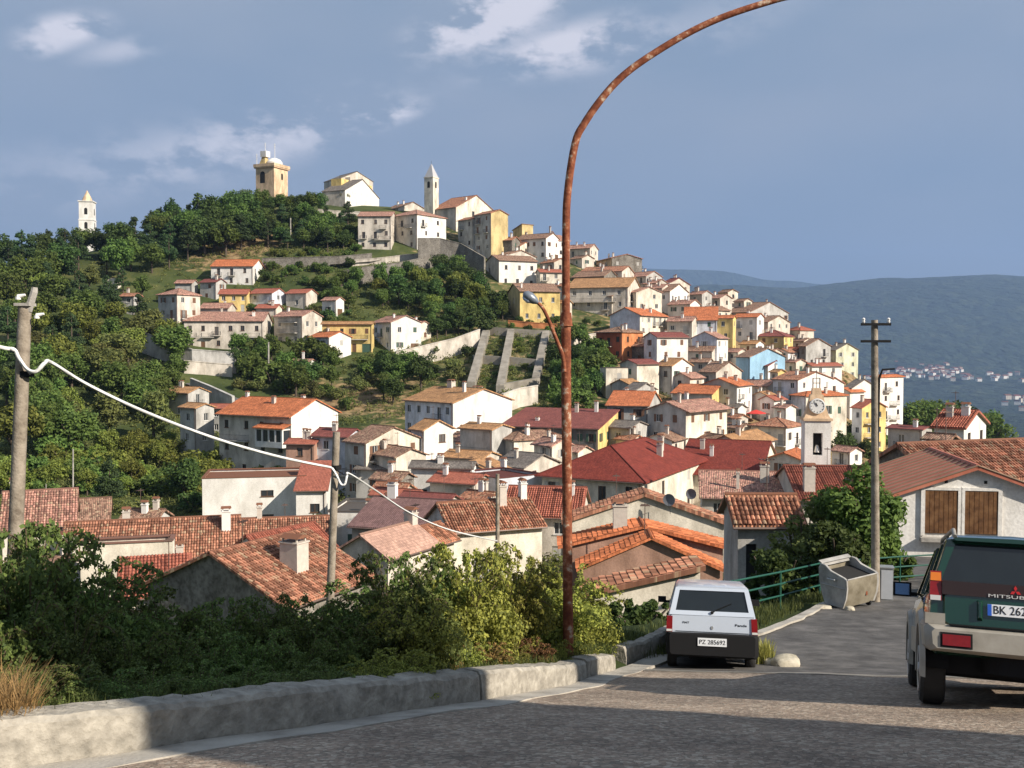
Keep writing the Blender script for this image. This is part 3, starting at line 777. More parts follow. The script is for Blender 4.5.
    if roof in ('SL', 'SR'):
        s = 1 if roof == 'SL' else -1
        for sy in (-1, 1): mb.quad([(-s*W1, sy*W2, h), (s*W1, sy*W2, h), (s*W1, sy*W2, h+L1*tanp)])
        mb.quad([(s*W1, -W2, h), (s*W1, W2, h), (s*W1, W2, h+L1*tanp), (s*W1, -W2, h+L1*tanp)])
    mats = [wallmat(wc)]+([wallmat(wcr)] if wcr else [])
    mb.build('wall', mats, root)
    # windows, doors
    for face in 'FRBL':
        for q in ops[face]:
            p = face_pt(face, L1, L2, q[0], q[1]); rz = FROT[face]
            if q[4] == 'door':
                inst('door', door_data(q[2], q[3], rnd.choice([M_DOOR, M_DOOR, M_SHG, M_SHL]) if name == 'house' else M_DOOR), root, p, rz)
            elif q[4] in ('win', 'fdoor', 'shop'):
                closed = shm and rnd.random() < .35
                if closed: inst('shutter', shut_data(q[2], q[3], shm, True), root, p, rz)
                else:
                    f = inst('window', frame_data(q[2], q[3], frm, q[4]), root, p, rz)
                    inst('pane', pane_data(q[2], q[3], M_GLASS if rnd.random() < .8 else M_CURT), f)
                    if shm and rnd.random() < .6:
                        sd_ = shut_data(q[2], q[3], shm, False); inst('shutter', sd_, root, p, rz)
                        dx = -(q[2]*1.48+.04); inst('shutter', sd_, root, (p[0]+dx*math.cos(rz), p[1]+dx*math.sin(rz), p[2]), rz)
                if q[4] == 'fdoor' and bal != 0: balcony(root, face, L1, L2, q[0], q[1]-.04, min(2.4, q[2]+1.1), .8)
            elif q[4] == 'arch':
                v = MB(); w_, h_ = q[2], q[3]; v.box(-w_/2, w_/2, .15, .19, 0, h_); inst('arched_opening', v.data('arched_opening', M_DARK), root, p, rz)
            elif q[4] == 'void':
                v = MB(); w_, h_ = q[2], q[3]; v.box(-w_/2, w_/2, .17, .19, 0, h_); inst('opening', v.data('opening', M_DARK), root, p, rz)
    if bal:
        for (face, f_, z, w_) in bal: balcony(root, face, L1, L2, (L1 if face in 'FB' else L2)*f_, z, w_)
    # roof
    og, ov = min(over, .3), over
    global TILED
    TILED = bool(Y < 96 and rc in ('old', 'trc', 'pnk', 'lrd', 'ora') and not ribs)
    rm = [roofmat(rc) if not ribs else mat_mottle('painted_sheet_roof', [(.36, .115, .07), (.46, .155, .10), (.52, .20, .13)], scale=1.2, bump=.1, bscale=4, rough=.6), mat_plain('roof_underside', (.22, .15, .10), rough=.9)]
    rb = MB(); ztop = None
    cx_ = Vector((1, 0, 0)); cy_ = Vector((0, 1, 0)); cp, sp_ = math.cos(R(pitch)), math.sin(R(pitch))
    if roof == 'L':
        z0 = h-ov*tanp; zr = h+W2*tanp
        slope_slab(rb, [(-W1-og, -W2-ov, z0), (W1+og, -W2-ov, z0), (W1+og, 0, zr), (-W1-og, 0, zr)], Vector((0, cp, sp_)), cx_, t)
        slope_slab(rb, [(W1+og, W2+ov, z0), (-W1-og, W2+ov, z0), (-W1-og, 0, zr), (W1+og, 0, zr)], Vector((0, -cp, sp_)), -cx_, t)
        rb.tube([(-W1-og, 0, zr+t-.02), (W1+og, 0, zr+t-.02)], .11, 6)
        rz_at = lambda x, y: h+(W2-abs(y))*tanp+t
    elif roof == 'R':
        z0 = h-ov*tanp; zr = h+W1*tanp
        slope_slab(rb, [(W1+ov, -W2-og, z0), (W1+ov, W2+og, z0), (0, W2+og, zr), (0, -W2-og, zr)], Vector((-cp, 0, sp_)), cy_, t)
        slope_slab(rb, [(-W1-ov, W2+og, z0), (-W1-ov, -W2-og, z0), (0, -W2-og, zr), (0, W2+og, zr)], Vector((cp, 0, sp_)), -cy_, t)
        rb.tube([(0, -W2-og, zr+t-.02), (0, W2+og, zr+t-.02)], .11, 6)
        rz_at = lambda x, y: h+(W1-abs(x))*tanp+t
    elif roof == 'H':
        z0 = h-ov*tanp; m_ = min(W1, W2); zr = h+m_*tanp
        A, B_, C_, D_ = (-W1-ov, -W2-ov, z0), (W1+ov, -W2-ov, z0), (W1+ov, W2+ov, z0), (-W1-ov, W2+ov, z0)
        if W1 >= W2: P1, P2 = (-(W1-W2)-.01, 0, zr), ((W1-W2)+.01, 0, zr)
        else: P1, P2 = (0, -(W2-W1)-.01, zr), (0, (W2-W1)+.01, zr)
        if W1 >= W2:
            slope_slab(rb, [A, B_, P2, P1], Vector((0, cp, sp_)), cx_, t); slope_slab(rb, [C_, D_, P1, P2], Vector((0, -cp, sp_)), -cx_, t)
            slope_slab(rb, [B_, C_, P2], Vector((-cp, 0, sp_)), cy_, t); slope_slab(rb, [D_, A, P1], Vector((cp, 0, sp_)), -cy_, t)
        else:
            slope_slab(rb, [A, B_, P1], Vector((0, cp, sp_)), cx_, t); slope_slab(rb, [C_, D_, P2], Vector((0, -cp, sp_)), -cx_, t)
            slope_slab(rb, [B_, C_, P2, P1], Vector((-cp, 0, sp_)), cy_, t); slope_slab(rb, [D_, A, P1, P2], Vector((cp, 0, sp_)), -cy_, t)
        up = Vector((0, 0, t-.02)); pp = [P1, P1, P2, P2] if W1 >= W2 else [P1, P2, P2, P1]
        ee = [A, D_, B_, C_] if W1 >= W2 else [A, C_, D_, B_]
        for e_, q_ in zip(ee, pp): rb.tube([Vector(e_)+up, Vector(q_)+up], .10, 6)
        rb.tube([Vector(P1)+up, Vector(P2)+up], .11, 6)
        rz_at = lambda x, y: h+max(0, min(W1-abs(x), W2-abs(y)))*tanp+t
    elif roof == 'SF':
        z0 = h-ov*tanp; z1 = h+L2*tanp+.2*tanp
        slope_slab(rb, [(-W1-og, -W2-ov, z0), (W1+og, -W2-ov, z0), (W1+og, W2+.2, z1), (-W1-og, W2+.2, z1)], Vector((0, cp, sp_)), cx_, t)
        rz_at = lambda x, y: h+(y+W2)*tanp+t
    elif roof in ('SL', 'SR'):
        s = 1 if roof == 'SL' else -1; z0 = h-ov*tanp; z1 = h+(L1+.2)*tanp
        pts = [(-s*(W1+ov), W2+og, z0), (-s*(W1+ov), -W2-og, z0), (s*(W1+.2), -W2-og, z1), (s*(W1+.2), W2+og, z1)]
        if s < 0: pts = pts[::-1]; pts = pts[2:]+pts[:2]
        slope_slab(rb, pts, Vector((s*cp, 0, sp_)), cy_*-s, t)
        rz_at = lambda x, y: h+(x*s+W1)*tanp+t
    else:   # flat with parapet coping
        rb.quad([(-W1, -W2, h-.3), (W1, -W2, h-.3), (W1, W2, h-.3), (-W1, W2, h-.3)])
        for (x0, x1, y0, y1) in ((-W1-.1, W1+.1, -W2-.1, -W2+.25), (-W1-.1, W1+.1, W2-.25, W2+.1), (-W1-.1, -W1+.25, -W2+.25, W2-.25), (W1-.25, W1+.1, -W2+.25, W2-.25)):
            rb.box(x0, x1, y0, y1, h+.004, h+.10)
        rz_at = lambda x, y: h-.3
    TILED = False
    if ribs:
        for sy in (-1, 1):
            n = int(L1/ribs)
            for i in range(n+1):
                x = -W1-og+(L1+2*og)*i/n; y0_, z0_ = sy*(W2+ov), h-ov*tanp+t; rb.tube([(x, y0_, z0_+.02), (x, 0, h+W2*tanp+t+.02)], .035, 6, mi=1)
    ro = rb.build('roof', rm, root)
    nch = ch if ch is not None else rnd.choice([1, 1, 2, 2, 0])
    if isinstance(nch, int):
        nch = [(rnd.uniform(-.7, .7), rnd.uniform(-.5, .3), rnd.uniform(.7, 1.1)) for _ in range(nch)]
    for q in nch:
        x, y = q[0]*W1, q[1]*W2; sz = q[3] if len(q) > 3 else rnd.uniform(.45, .7)
        chimney(ro, x, y, rz_at(x, y)-t, q[2]+.1, sz, M_CHIMW if (rnd.random() < .45) else M_CHIM)
    if Y < 150 and rnd.random() < .6 and roof != 'F':
        x, y = rnd.uniform(-.6, .6)*W1, rnd.uniform(-.2, .4)*W2; z_ = rz_at(x, y); q = MB(); q.tube([(x, y, z_-.4), (x, y, z_+2.1)], .028, 5)
        for k in range(5): q.box(x-.34+.03*k, x+.34-.03*k, y-.35+.17*k, y-.33+.17*k, z_+1.9, z_+1.93)
        q.box(x-.01, x+.01, y-.4, y+.4, z_+1.88, z_+1.91); q.build('aerial', M_GUT, ro)
    # eaves gutters
    if gut and roof in 'LHSF' and roof != 'F' and L1 > 3:
        gb = MB(); z0 = h-ov*tanp; gb.tube([(-W1-og, -W2-ov-.07, z0+.02), (W1+og, -W2-ov-.07, z0+.02)], .065, 6)
        gb.tube([(W1-.25, -W2-ov-.05, z0), (W1-.25, -W2-.07, h-.5), (W1-.25, -W2-.07, 0)], .045, 6)
        gb.build('gutter', M_GUT, root)
    if roof == 'R' and gut:
        gb = MB(); z0 = h-ov*tanp; gb.tube([(W1+ov+.07, -W2-og, z0+.02), (W1+ov+.07, W2+og, z0+.02)], .065, 6); gb.build('gutter', M_GUT, root)
    root['dims'] = (L1, L2, h)
    del root['dims']
    return root, (L1, L2, h, ro, rz_at)
# ------------------------------------------------------------------ the town
H = house
# upper left terraces
H('white house with bright orange roof high on the left slope below the wood', 211, 253, 264, 266, 5.6, wc='wh', rc='ora', cols={'F': 3}, ch=0, doors=0)
H('grey rendered house with a dull maroon roof just below the white orange-roofed house', 200, 216, 226, 282, 5, wc='gy', rc='mar', ch=1)
H('narrow yellow house with orange roof in the upper left terrace', 219, 247, 251, 294, 5, wc='ye', rc='lrd', cols={'F': 3}, sh='n')
H('pinkish grey house joined to the right of the narrow yellow house', 249, 272, 286, 293, 5, wc='la', rc='lrd')
H('cream house with reddish roof right of the pinkish grey one, beside the round green tree', 286, 306, 317, 293, 4.6, wc='be', rc='lrd')
H('tall grey block with a hipped reddish roof at the left end of the upper terrace', 158, 177, 200, 294, 12, wc='gy', wcr='be', rc='pnk', roof='H', floors=4)
H('small house with orange roof among trees left of the tall grey block', 120, 134, 142, 296, 5, wc='gy', rc='trc')
H('tiny cream outbuilding with flat top among the trees on the far left slope', 105, 116, 121, 278, 3.4, wc='cr', roof='F', win=None, ch=0)
H('small shed with a pale pink roof behind the tall grey block', 175, 192, 198, 283, 4, wc='gy', rc='pnk')
H('long beige pink-roofed house with balconies in the middle of the left slope', 184, 263, 272, 321, 7.2, wc='be', rc='pnk', pitch=16, cols={'F': 6}, bal=[('F', .3, 3.3, 3.0), ('F', .85, 3.3, 4.0), ('F', .08, 3.3, 3)], ch=[(.7, -.5, .9), (-.2, 0, .7)], sh='n')
H('beige gabled house with a slatted balcony, right of the long pink-roofed house', 274, 302, 322, 316, 7.5, wc='be', wcr='be', rc='pnk', bal=[('F', .5, 3.4, 6), ('F', .5, 6.0, 6)], pitch=21)
H('yellow ochre house with an orange-brown roof and a row of windows on the left slope', 322, 372, 374, 324, 7.0, wc='ye', rc='tan', cols={'F': 4}, bal=[('F', .75, 3.3, 4)], pitch=17)
H('pale lavender house with a white gable, right of the yellow ochre house', 372, 391, 421, 322, 7.4, wc='la', wcr='wh', rc='pnk', pitch=21)
H('low white annexe with a pink roof on the right of the lavender house', 404, 418, 431, 325, 4.6, wc='cr', rc='pnk')
H('small pale house with a bright orange gabled roof below the yellow ochre house', 309, 329, 351, 337, 6.0, wc='la', wcr='wh', rc='ora', pitch=21, ch=[(-.2, 0, .7)])
H('low shed with pink roof and white chimney stump, half hidden by the round trees', 283, 308, 316, 362, 3, wc='wh', rc='pnk', pitch=12, ch=[(.3, 0, 1.4)])
H('small greyish house with orange roof below the stone road wall, far left of the slope', 165, 188, 209, 393, 5, wc='gy', rc='tan', pitch=20)
H('tall narrow grey house with a small orange roof stepping down to the wood', 180, 196, 214, 408, 10, wc='gy', rc='tan', pitch=18, wcr='gy')
H('lean-to with an orange roof tucked behind the big orange-roofed house', 209, 226, 232, 408, 5, wc='gy', rc='lrd', ch=0)
r_, info = H('big pale house with broad orange roof, white gable and glazed veranda, left slope', 219, 291, 338, 416, 10.5, wc='be', wcr='wh', rc='ora', pitch=22, th=30, cols={'F': 4, 'R': 0}, skip='R', over=.7,
             ch=[(.1, -.35, .8), (-.9, 0, .5), (.55, .2, .6)], bal=[('F', .2, 6.2, 7), ], sh='n', floors=3)
def veranda(root, L1, L2):
    mb = MB(); x0, x1 = L1*.12, L1*.5-.2; y1 = -L2/2; y0 = y1-1.8
    mb.box(x0, x1, y0, y1-.01, 5.6, 6.5); mb.box(x0, x1, y0+.1, y1-.01, 8.3, 8.5)
    n = 5
    for i in range(n): xx = x0+(x1-x0-.3)*i/(n-1); mb.box(xx, xx+.3, y0+.02, y0+.3, 6.5, 8.3)
    v = mb.build('veranda', wallmat('wh'), root)
    p = MB(); p.box(x0+.1, x1-.1, y0+.16, y0+.2, 6.5, 8.3); p.box(x1-.2, x1-.15, y0+.3, y1-.02, 6.5, 8.3); p.build('pane', M_GLASS, v)
    q = MB(); slope_slab(q, [(x0-.3, y0-.3, 8.5), (x1+.3, y0-.3, 8.5), (x1+.3, y1-.02, 9.1), (x0-.3, y1-.02, 9.1)], Vector((0, .95, .3)), Vector((1, 0, 0))); q.build('veranda_roof', [roofmat('ora'), roofmat('brn')], v)
veranda(r_, info[0], info[1])
H('small brown-orange house next to the glazed veranda of the big orange-roofed house', 286, 314, 322, 444, 8, wc='pi', rc='lrd', pitch=15, floors=3, fr='b')
H('shaded blue-grey house with a dark red roof, right of the brown-orange house', 312, 347, 364, 437, 8.5, wc='la', rc='mar', pitch=20, bal=[('F', .5, 3.0, 7)], sh='n')  # blue shade of this front is put into its wall colour
H('cream gabled house with a dull brown roof and balcony, beside the dark red roof', 345, 366, 420, 443, 8, wc='gy', wcr='cr', rc='brn', pitch=20, th=42, bal=[('F', .5, 3.2, 4)])
H('long blank white box building with a flat top at the edge of the wood', 202, 306, None, 476, 9.5, Y=128, wc='wh', roof='F', th=-11, depth=9, win=[('F', .62, 7.0, 1.6, .8, 'win'), ('F', .62, 3.9, 1.6, .8, 'win')], ch=0, sh='n', cat='building')
H('small white house with a plain red roof abutting the white box building', 296, 326, 332, 490, 6.0, Y=124, wc='wh', rc='lrd', roof='SF', pitch=14, win=[('F', .62, 3.2, 1.2, 1.1, 'win')], ch=0, th=-6, fr='b', sh='n')
# lower left roofs
H('pink-brown tiled roof behind the leftmost wooden pole', 2, 74, None, 526, 4.5, wc='be', rc='pnk', th=-22, depth=9, pitch=30, ch=[(-.8, 0, .8)])
H('low dull brown roof left of a small fir, below the green slope', 70, 108, None, 520, 3.5, wc='be', rc='brn', th=-20, depth=7, pitch=26, ch=0)
H('low brown-roofed shed with a grey gable facing right, below the green slope', 122, 156, 170, 520, 4, wc='gy', rc='brn', pitch=26, ch=[(.6, 0, .8), (.1, -.4, .8)])
H('very long house roof of mottled lichen-covered tiles across the lower left', 56, 238, None, 574, 5, Y=84, wc='be', rc='old', th=-15, depth=12, pitch=33, ch=[(.86, -.25, 1.6, .75), (-.35, .2, 1.3, .6), (.33, -.75, 1.2, .6)], doors=0)
H('second stretch of mottled tile roof continuing right towards the wooden cable pole', 238, 334, None, 558, 5, Y=92, wc='be', rc='old', th=-12, depth=11, pitch=28, ch=[(-.6, 0, 1.0)])
H('house with a cream parapet wall above a plain pink roof, lower left behind the brambles', 80, 172, None, 541, 4.5, Y=74, wc='cr', rc='pnk', th=-14, depth=2.2, roof='F', win=None, ch=0)
H('plain salmon pink roof with a white edge in front of the cream parapet, lower left', 120, 188, None, 592, 3.6, Y=66, wc='cr', rc='lrd', th=-18, depth=3.4, pitch=26, roof='SF', ch=0)
H('grey gabled shed with a dark roof in the lower left, left of the cream parapet', 38, 58, 84, 566, 3.5, Y=76, wc='gy', rc='brn', pitch=24, ch=[(.2, 0, 1.3), (.8, .3, 1.4)])
H('house with a smooth orange-red roof and a blue-grey shaded gable, lower left', 226, 272, 336, 563, 5, Y=76, wc='la', rc='lrd', roof='R', pitch=33, ch=[(.9, -.75, 1.2, .5)], over=.3, win=None)  # gable's blue shade painted as its wall colour
H('old stone gabled house with a loose tiled roof right behind the brambles, lower left', 148, 284, 372, 606, 4.5, Y=54, wc='st', rc='old', roof='R', pitch=24, th=28, mx=.8, ch=[(.55, -.1, 1.5, 1.3)], win=None)
H('house with a ribbed salmon sheet roof, just right of the wooden cable pole', 337, 388, 436, 558, 4.5, Y=68, wc='be', rc='cor', roof='R', pitch=30, ch=0, over=.3)
H('cream house end with a terracotta roof edged in cream, above the sunlit brambles', 392, 424, 454, 546, 4.5, Y=73, wc='cr', rc='trc', roof='R', pitch=32, win=[('F', .4, 1.6, 1.2, 1.2, 'void')], ch=[(.0, -.8, 1.2, .8)])
H('long sagging purple-brown roof behind the salmon sheet roof', 352, 492, None, 534, 4.5, Y=84, wc='be', rc='pur', th=18, depth=10, pitch=19, ch=[(-.75, 0, 1.2, .8)])
H('small white box house with flat roof between the wooden pole and the purple-brown roof', 328, 372, None, 512, 5, Y=97, wc='wh', rc='gry', th=4, depth=8, roof='F', win=[('F', .7, 1.5, 1.1, 1.3, 'win')], ch=[(.7, -.5, .9)])
H('cream house with a rusty brown tiled roof and white shuttered window, behind the thin pole', 428, 452, 542, 531, 5.5, Y=78, wc='gy', wcr='cr', rc='trc', roof='R', pitch=27, ch=[(.2, .35, 1.5, .75), (.0, .9, 1.2)], win=[('R', .4, 1.6, 1.3, 1.5, 'win')], sh='l')
H('pinkish tile roof between the rusty brown roof and the rusty lamp post', 504, 580, None, 517, 5, Y=92, wc='be', rc='lrd', th=9, depth=9, pitch=24, ch=[(.7, -.3, 1.0)])
H('red shed roof in the middle of the lower roofs, right of the cable pole', 372, 414, 424, 497, 4.5, Y=108, wc='gy', rc='lrd', th=24, pitch=24, ch=1)
H('brown roofed house behind the small red shed roof, left of the grey-roofed white house', 372, 400, 414, 480, 5, wc='st', rc='brn', pitch=22)
H('grey flat-roofed shed above the brown roof, left of the grey-roofed white house', 356, 396, 408, 470, 4, wc='gy', rc='gry', pitch=12, ch=0)
H('dark reddish roof with a round dormer among the lower middle roofs', 396, 444, 462, 507, 4.5, Y=100, wc='be', rc='mar', pitch=22, th=22)
H('house with a brick red shallow roof right of the grey-roofed white house', 430, 474, 492, 484, 5, wc='be', rc='lrd', pitch=18)
H('white house with slate grey roof and two brown windows in the middle lower town', 411, 472, 476, 468, 6.0, wc='wh', rc='gry', pitch=20, cols={'F': 2}, fr='b', sh='n', doors=0, floors=1, th=8)
H('beige house with brown tiled roof and gable, left of the small white orange-capped house', 372, 396, 426, 457, 6, wc='be', wcr='cr', rc='brn', pitch=21)
H('small tall white gabled house with orange cap roof, in front of the white-and-blue house', 411, 424, 453, 430, 8, wc='la', wcr='wh', rc='tan', pitch=25, ch=0, fr='b', win=[('R', .62, 6.0, 1.2, 1.2, 'win'), ('F', .4, 5.0, .8, 1.2, 'win')], sh='n', th=50)
H('large house with blue-grey shaded side, big white gable and pale orange roof', 405, 453, 512, 403, 9, wc='la', wcr='wh', rc='tan', pitch=17, th=46, cols={'F': 5}, skip='R', ch=[(-.3, .0, .9, 1.2), (.6, -.3, 1.4), (.2, .5, .8, 1.6)], sh='n')  # shade painted into the bluish long side, lit gable painted white
H('shaded grey house with a pale tan roof, right of the tall white gabled house', 460, 492, 512, 430, 7, wc='gy', rc='tan', pitch=14, bal=[('F', .4, 3.3, 6)], ch=[(-.3, -.2, .9)])
H('cream house with a wide hipped brown tiled roof and green door, below the maroon-roofed row', 497, 514, 566, 440, 5.5, wc='gy', wcr='cr', rc='brn', roof='H', pitch=20, th=60, fr='w', sh='g', floors=1)
H('long low orange roof in the middle of the town, beside the wide brown hipped roof', 442, 482, 499, 459, 4, wc='be', rc='tan', pitch=15, ch=1)
H('grey concrete gabled building left of the big red hipped roof', 494, 524, 560, 468, 5, wc='gy', wcr='be', rc='gry', pitch=20, roof='L', th=40)
H('orange-roofed white outhouse with a dark eave, left of the big red hipped roof', 470, 500, 520, 478, 4.5, wc='wh', rc='tan', pitch=20, roof='SR', ch=[(.7, -.2, 1.6), (.1, -.8, 1.0)])
H('shaded blue-grey wing joined to the left side of the big red-roofed building', 498, 543, None, 474, 8, Y=121, wc='la', rc='mar', roof='F', th=-38, depth=8, win=[('F', .4, 3.6, 1.2, 1.4, 'win'), ('F', .75, 3.6, 1.2, 1.4, 'win')], ch=0)  # wing's blue shade put into the wall colour
H('long building with a smooth maroon roof, shaded open front and a yellow end wall', 502, 598, 618, 429, 6.2, wc='dk', wcr='ye', rc='mar', pitch=11, roof='SF', th=22, cols={'F': 8}, ch=[(.2, .6, 1.3), (.6, .7, 1.5), (-.4, -.4, .3)], bal=0, fr='b')  # shade of the open front painted as a dark wall colour
H('large building with a broad smooth red hipped roof, skylights and cream walls in mid town', 542, 642, 704, 480, 9.5, Y=113, wc='cr', wcr='cr', rc='red', roof='H', pitch=25, th=27, over=.7, cols={'F': 4, 'R': 2},
  ch=[(.45, .35, 1.6, .7), (.6, .1, 1.4, .7)], sh='l', fr='b', bal=0, cat='building', doors=0)
H('wide smooth red roof joined behind the right side of the big red hipped roof', 676, 760, 784, 477, 6, Y=128, wc='cr', rc='red', pitch=17, th=20, roof='L', ch=[(-.6, -.3, 1.3), (-.3, -.5, 1.2)])
H('broad dusty pink tile roof right of the big red building, below the clock tower', 702, 816, None, 500, 5, Y=98, wc='be', rc='pnk', pitch=17, th=10, depth=12, ch=[(.15, -.4, 1.6, .9), (-.35, -.7, 1.6, .3)])
H('broad dusty red roof under the clock tower, left of the dark leafy trees', 800, 886, None, 500, 5, Y=92, wc='be', rc='lrd', pitch=19, th=4, depth=13, ch=[(-.72, -.8, 2.2, 1.0)])
H('wide cream gable with a rough old tiled roof, directly behind the orange ribbed roof', 566, 724, None, 524, 5.5, Y=81, wc='cr', rc='old', roof='R', pitch=19, th=3, depth=2.6, over=.35, t=.3, win=[('F', .63, 3.5, .45, .8, 'void')], ch=0)
H('building with a shallow orange ribbed roof over a brown-pink wall, behind the white hatchback', 564, 723, None, 548, 5, Y=64, wc='pi', rc='ora', roof='R', pitch=14, th=2, depth=2.6, over=.4, win=None, ch=[(-.28, -.2, 1.5, .9)])
H('brown-pink gabled front with orange verge tiles, nearest the white hatchback', 582, 720, None, 570, 4, Y=61, wc='pi', rc='ora', roof='R', pitch=24, th=3, depth=.9, over=.35, win=None, ch=0)
H('rough old lean-to with broken red tiles left of the white hatchback', 588, 700, None, 596, 3.2, Y=46, wc='cr', rc='old', roof='SL', pitch=13, th=0, depth=1.6, over=.3, win=None, ch=0, t=.25)
H('grey house with a ribbed red-brown tile roof between the white hatchback and the leafy trees', 724, 738, 800, 523, 7, Y=47, wc='gy', rc='trc', roof='R', pitch=30, th=91, over=.35, wcr='gy', ch=0, win=[('R', .22, 2.0, .5, 4, 'void')])
# white garage house, right
r_, info = H('white gabled house with a red sheet roof and two boarded brown doors, right edge', 858, 890, 1062, 497, 4.3, Y=41, wc='wh', rc='lrd', roof='L', pitch=20, th=98, mx=1, ribs=.55, over=.45, win=None, ch=0)
for f_ in (.302, .535):
    mb = MB(); w_, h_ = 1.28, 1.78
    mb.box(-w_/2, w_/2, -.05, -.004, 0, h_)
    for i in range(7): mb.box(-w_/2+.01+i*w_/7, -w_/2-.01+(i+1)*w_/7, -.065, -.05, .02, h_-.02)
    dr = inst('door', mb.data('door', mat_mottle('boarded_brown_wood', [(.06, .03, .015), (.14, .068, .03), (.22, .12, .055)], scale=2.5, bump=.3, bscale=20)), r_, face_pt('R', info[0], info[1], info[1]*f_, 2.85), FROT['R'])
    mb = MB(); mb.box(-w_/2-.16, -w_/2-.001, -.09, -.003, -.1, h_+.12); mb.box(w_/2+.001, w_/2+.16, -.09, -.003, -.1, h_+.12); mb.box(-w_/2, w_/2, -.09, -.003, h_+.001, h_+.12); inst('door_surround', mb.data('door_surround', wallmat('wh')), dr)
for f_ in (.33, .56):
    mb = MB(); mb.box(-.06, .06, -.02, -.003, 0, .12); inst('vent', mb.data('vent', M_DARK), r_, face_pt('R', info[0], info[1], info[1]*f_, 4.92), FROT['R'])
mb = MB(); mb.box(-.75, .75, -.32, -.003, -.22, -.06); inst('window_sill', mb.data('window_sill', M_CONC), r_, face_pt('R', info[0], info[1], info[1]*.29, 2.75), FROT['R'])
H('old house with a steep rugged red and buff curved-tile roof, behind the white gabled house', 940, 1070, None, 476, 5, Y=62, wc='st', rc='old', roof='L', pitch=27, th=-18, depth=7, over=.3, t=.25, ch=0)
H('ruinous low wall end with dark timber and a brown roof, above the white gabled house', 926, 948, 956, 440, 5, Y=78, wc='dk', rc='brn', ch=0, pitch=20)
H('white outhouse with an orange-red roof and climbing greenery, right of the power pole', 934, 964, 986, 428, 5, Y=92, wc='wh', rc='lrd', pitch=20, th=40)
H('low grey concrete house with a shallow red roof at the bottom of the right slope', 888, 922, 932, 430, 6, Y=150, wc='gy', rc='mar', pitch=8, floors=2, ch=1)
# hilltop
H('large beige four-storey house with reddish roof below the church, left half', 358, 391, None, 216, 10.5, wc='be', rc='pnk', pitch=19, th=2, depth=11, cols={'F': 3}, floors=3, bal=[('F', .75, 3.2, 5), ('F', .75, 6.6, 2.2)], ch=0, sh='n', fr='b')
H('large beige and white four-storey house with reddish roof below the church, right half', 387, 417, 446, 214, 11, wc='be', wcr='wh', rc='pnk', roof='H', pitch=20, cols={'F': 3, 'R': 2}, floors=3, bal=[('F', .2, 3.4, 2.4), ('F', .75, 7.0, 2.6)], ch=0, sh='n', fr='b')
H('plain grey gabled house between the modern white church and the pointed bell tower', 380, 398, 428, 208, 6, wc='gy', wcr='be', rc='brn', th=50, Y=352, roof='L', pitch=22)
H('cream gabled church hall with orange roof right of the pointed bell tower', 431, 456, 496, 207, 11, wc='be', wcr='cr', rc='trc', th=40, Y=338, pitch=26, name='church_hall', cat='church', win=[('R', .42, 8.6, 1.2, 1.8, 'win')], ch=[(.8, -.4, .8)])
H('shaded grey house with orange roof below the cream church hall', 458, 473, 486, 219, 9, wc='gy', rc='trc', Y=322, pitch=20)
H('shaded grey house with a bright ochre end wall, right of the church hall', 474, 491, 508, 213, 12, wc='gy', wcr='oc', rc='trc', Y=316, pitch=20, cols={'F': 2}, skip='R')
H('broken ochre wall of a ruined house against the sky, right of the ochre end wall', 513, 522, 533, 229, 6, wc='oc', rc='brn', Y=335, roof='SL', pitch=18, win=None, ch=0)
H('house with a brown roof stepping below the ochre end wall', 492, 512, 520, 240, 6, wc='st', rc='trc', Y=318)
H('white house with a brown canopy roof on the ridge, left of the rusty lamp post', 516, 546, 560, 238, 7, wc='wh', rc='brn', Y=322, cols={'F': 4}, fr='b', sh='b', ch=[(.8, 0, 1.8), (-.9, .2, 1.0)])
H('white stepped house with antennae just left of the rusty lamp post on the ridge', 543, 553, 570, 240, 8, wc='wh', rc='pnk', Y=328, roof='SR', pitch=20)
H('grey-beige gabled house behind the tall white house with the grey side', 495, 506, 540, 255, 7, wc='gy', wcr='be', rc='brn', Y=306, pitch=16, th=50)
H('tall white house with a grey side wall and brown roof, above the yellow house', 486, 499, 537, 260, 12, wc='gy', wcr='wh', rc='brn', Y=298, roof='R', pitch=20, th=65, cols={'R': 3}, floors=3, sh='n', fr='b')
H('small shaded gable with an orange roof, beside the rusty lamp post at ridge height', 540, 554, 568, 262, 6, wc='gy', wcr='be', rc='trc', Y=306)
H('pale house with a bright red lean-to roof, left of the rusty lamp post', 536, 540, 562, 272, 8, wc='be', wcr='cr', rc='lrd', roof='R', Y=298, th=75)
H('bright yellow house with a brown roof and white middle, left of the rusty lamp post', 508, 520, 560, 291, 8.5, wc='oc', wcr='ye', rc='brn', roof='R', th=75, pitch=20, cols={'R': 3}, sh='n', floors=2, ch=[(.6, -.8, .9)])
H('grey gabled house with dark eave right of the lamp post at ridge height', 570, 582, 594, 258, 8, wc='gy', wcr='be', rc='brn', Y=330)
H('long pale brown house just right of the lamp post on the ridge', 566, 590, 598, 248, 6, wc='be', rc='pnk', Y=345)
H('ruined pinkish house with broken roofline on top of the right ridge', 596, 612, 642, 258, 7, wc='pc', wcr='st', rc='pnk', Y=335, ch=2, pitch=14)
H('house with a wide orange-brown roof below the ruined pinkish house', 580, 622, 634, 271, 6, wc='be', rc='trc', Y=312, pitch=18)
H('brown roofed low house below the ridge, between the lamp post and the ruined house', 572, 604, 618, 276, 5, wc='st', rc='brn', Y=306)
H('long beige house with an orange-brown roof just right of the rusty lamp post', 567, 628, 641, 287, 9.5, wc='be', rc='tan', pitch=18, th=18, cols={'F': 4}, bal=[('F', .4, 5.5, 14)], fr='w', ch=0)
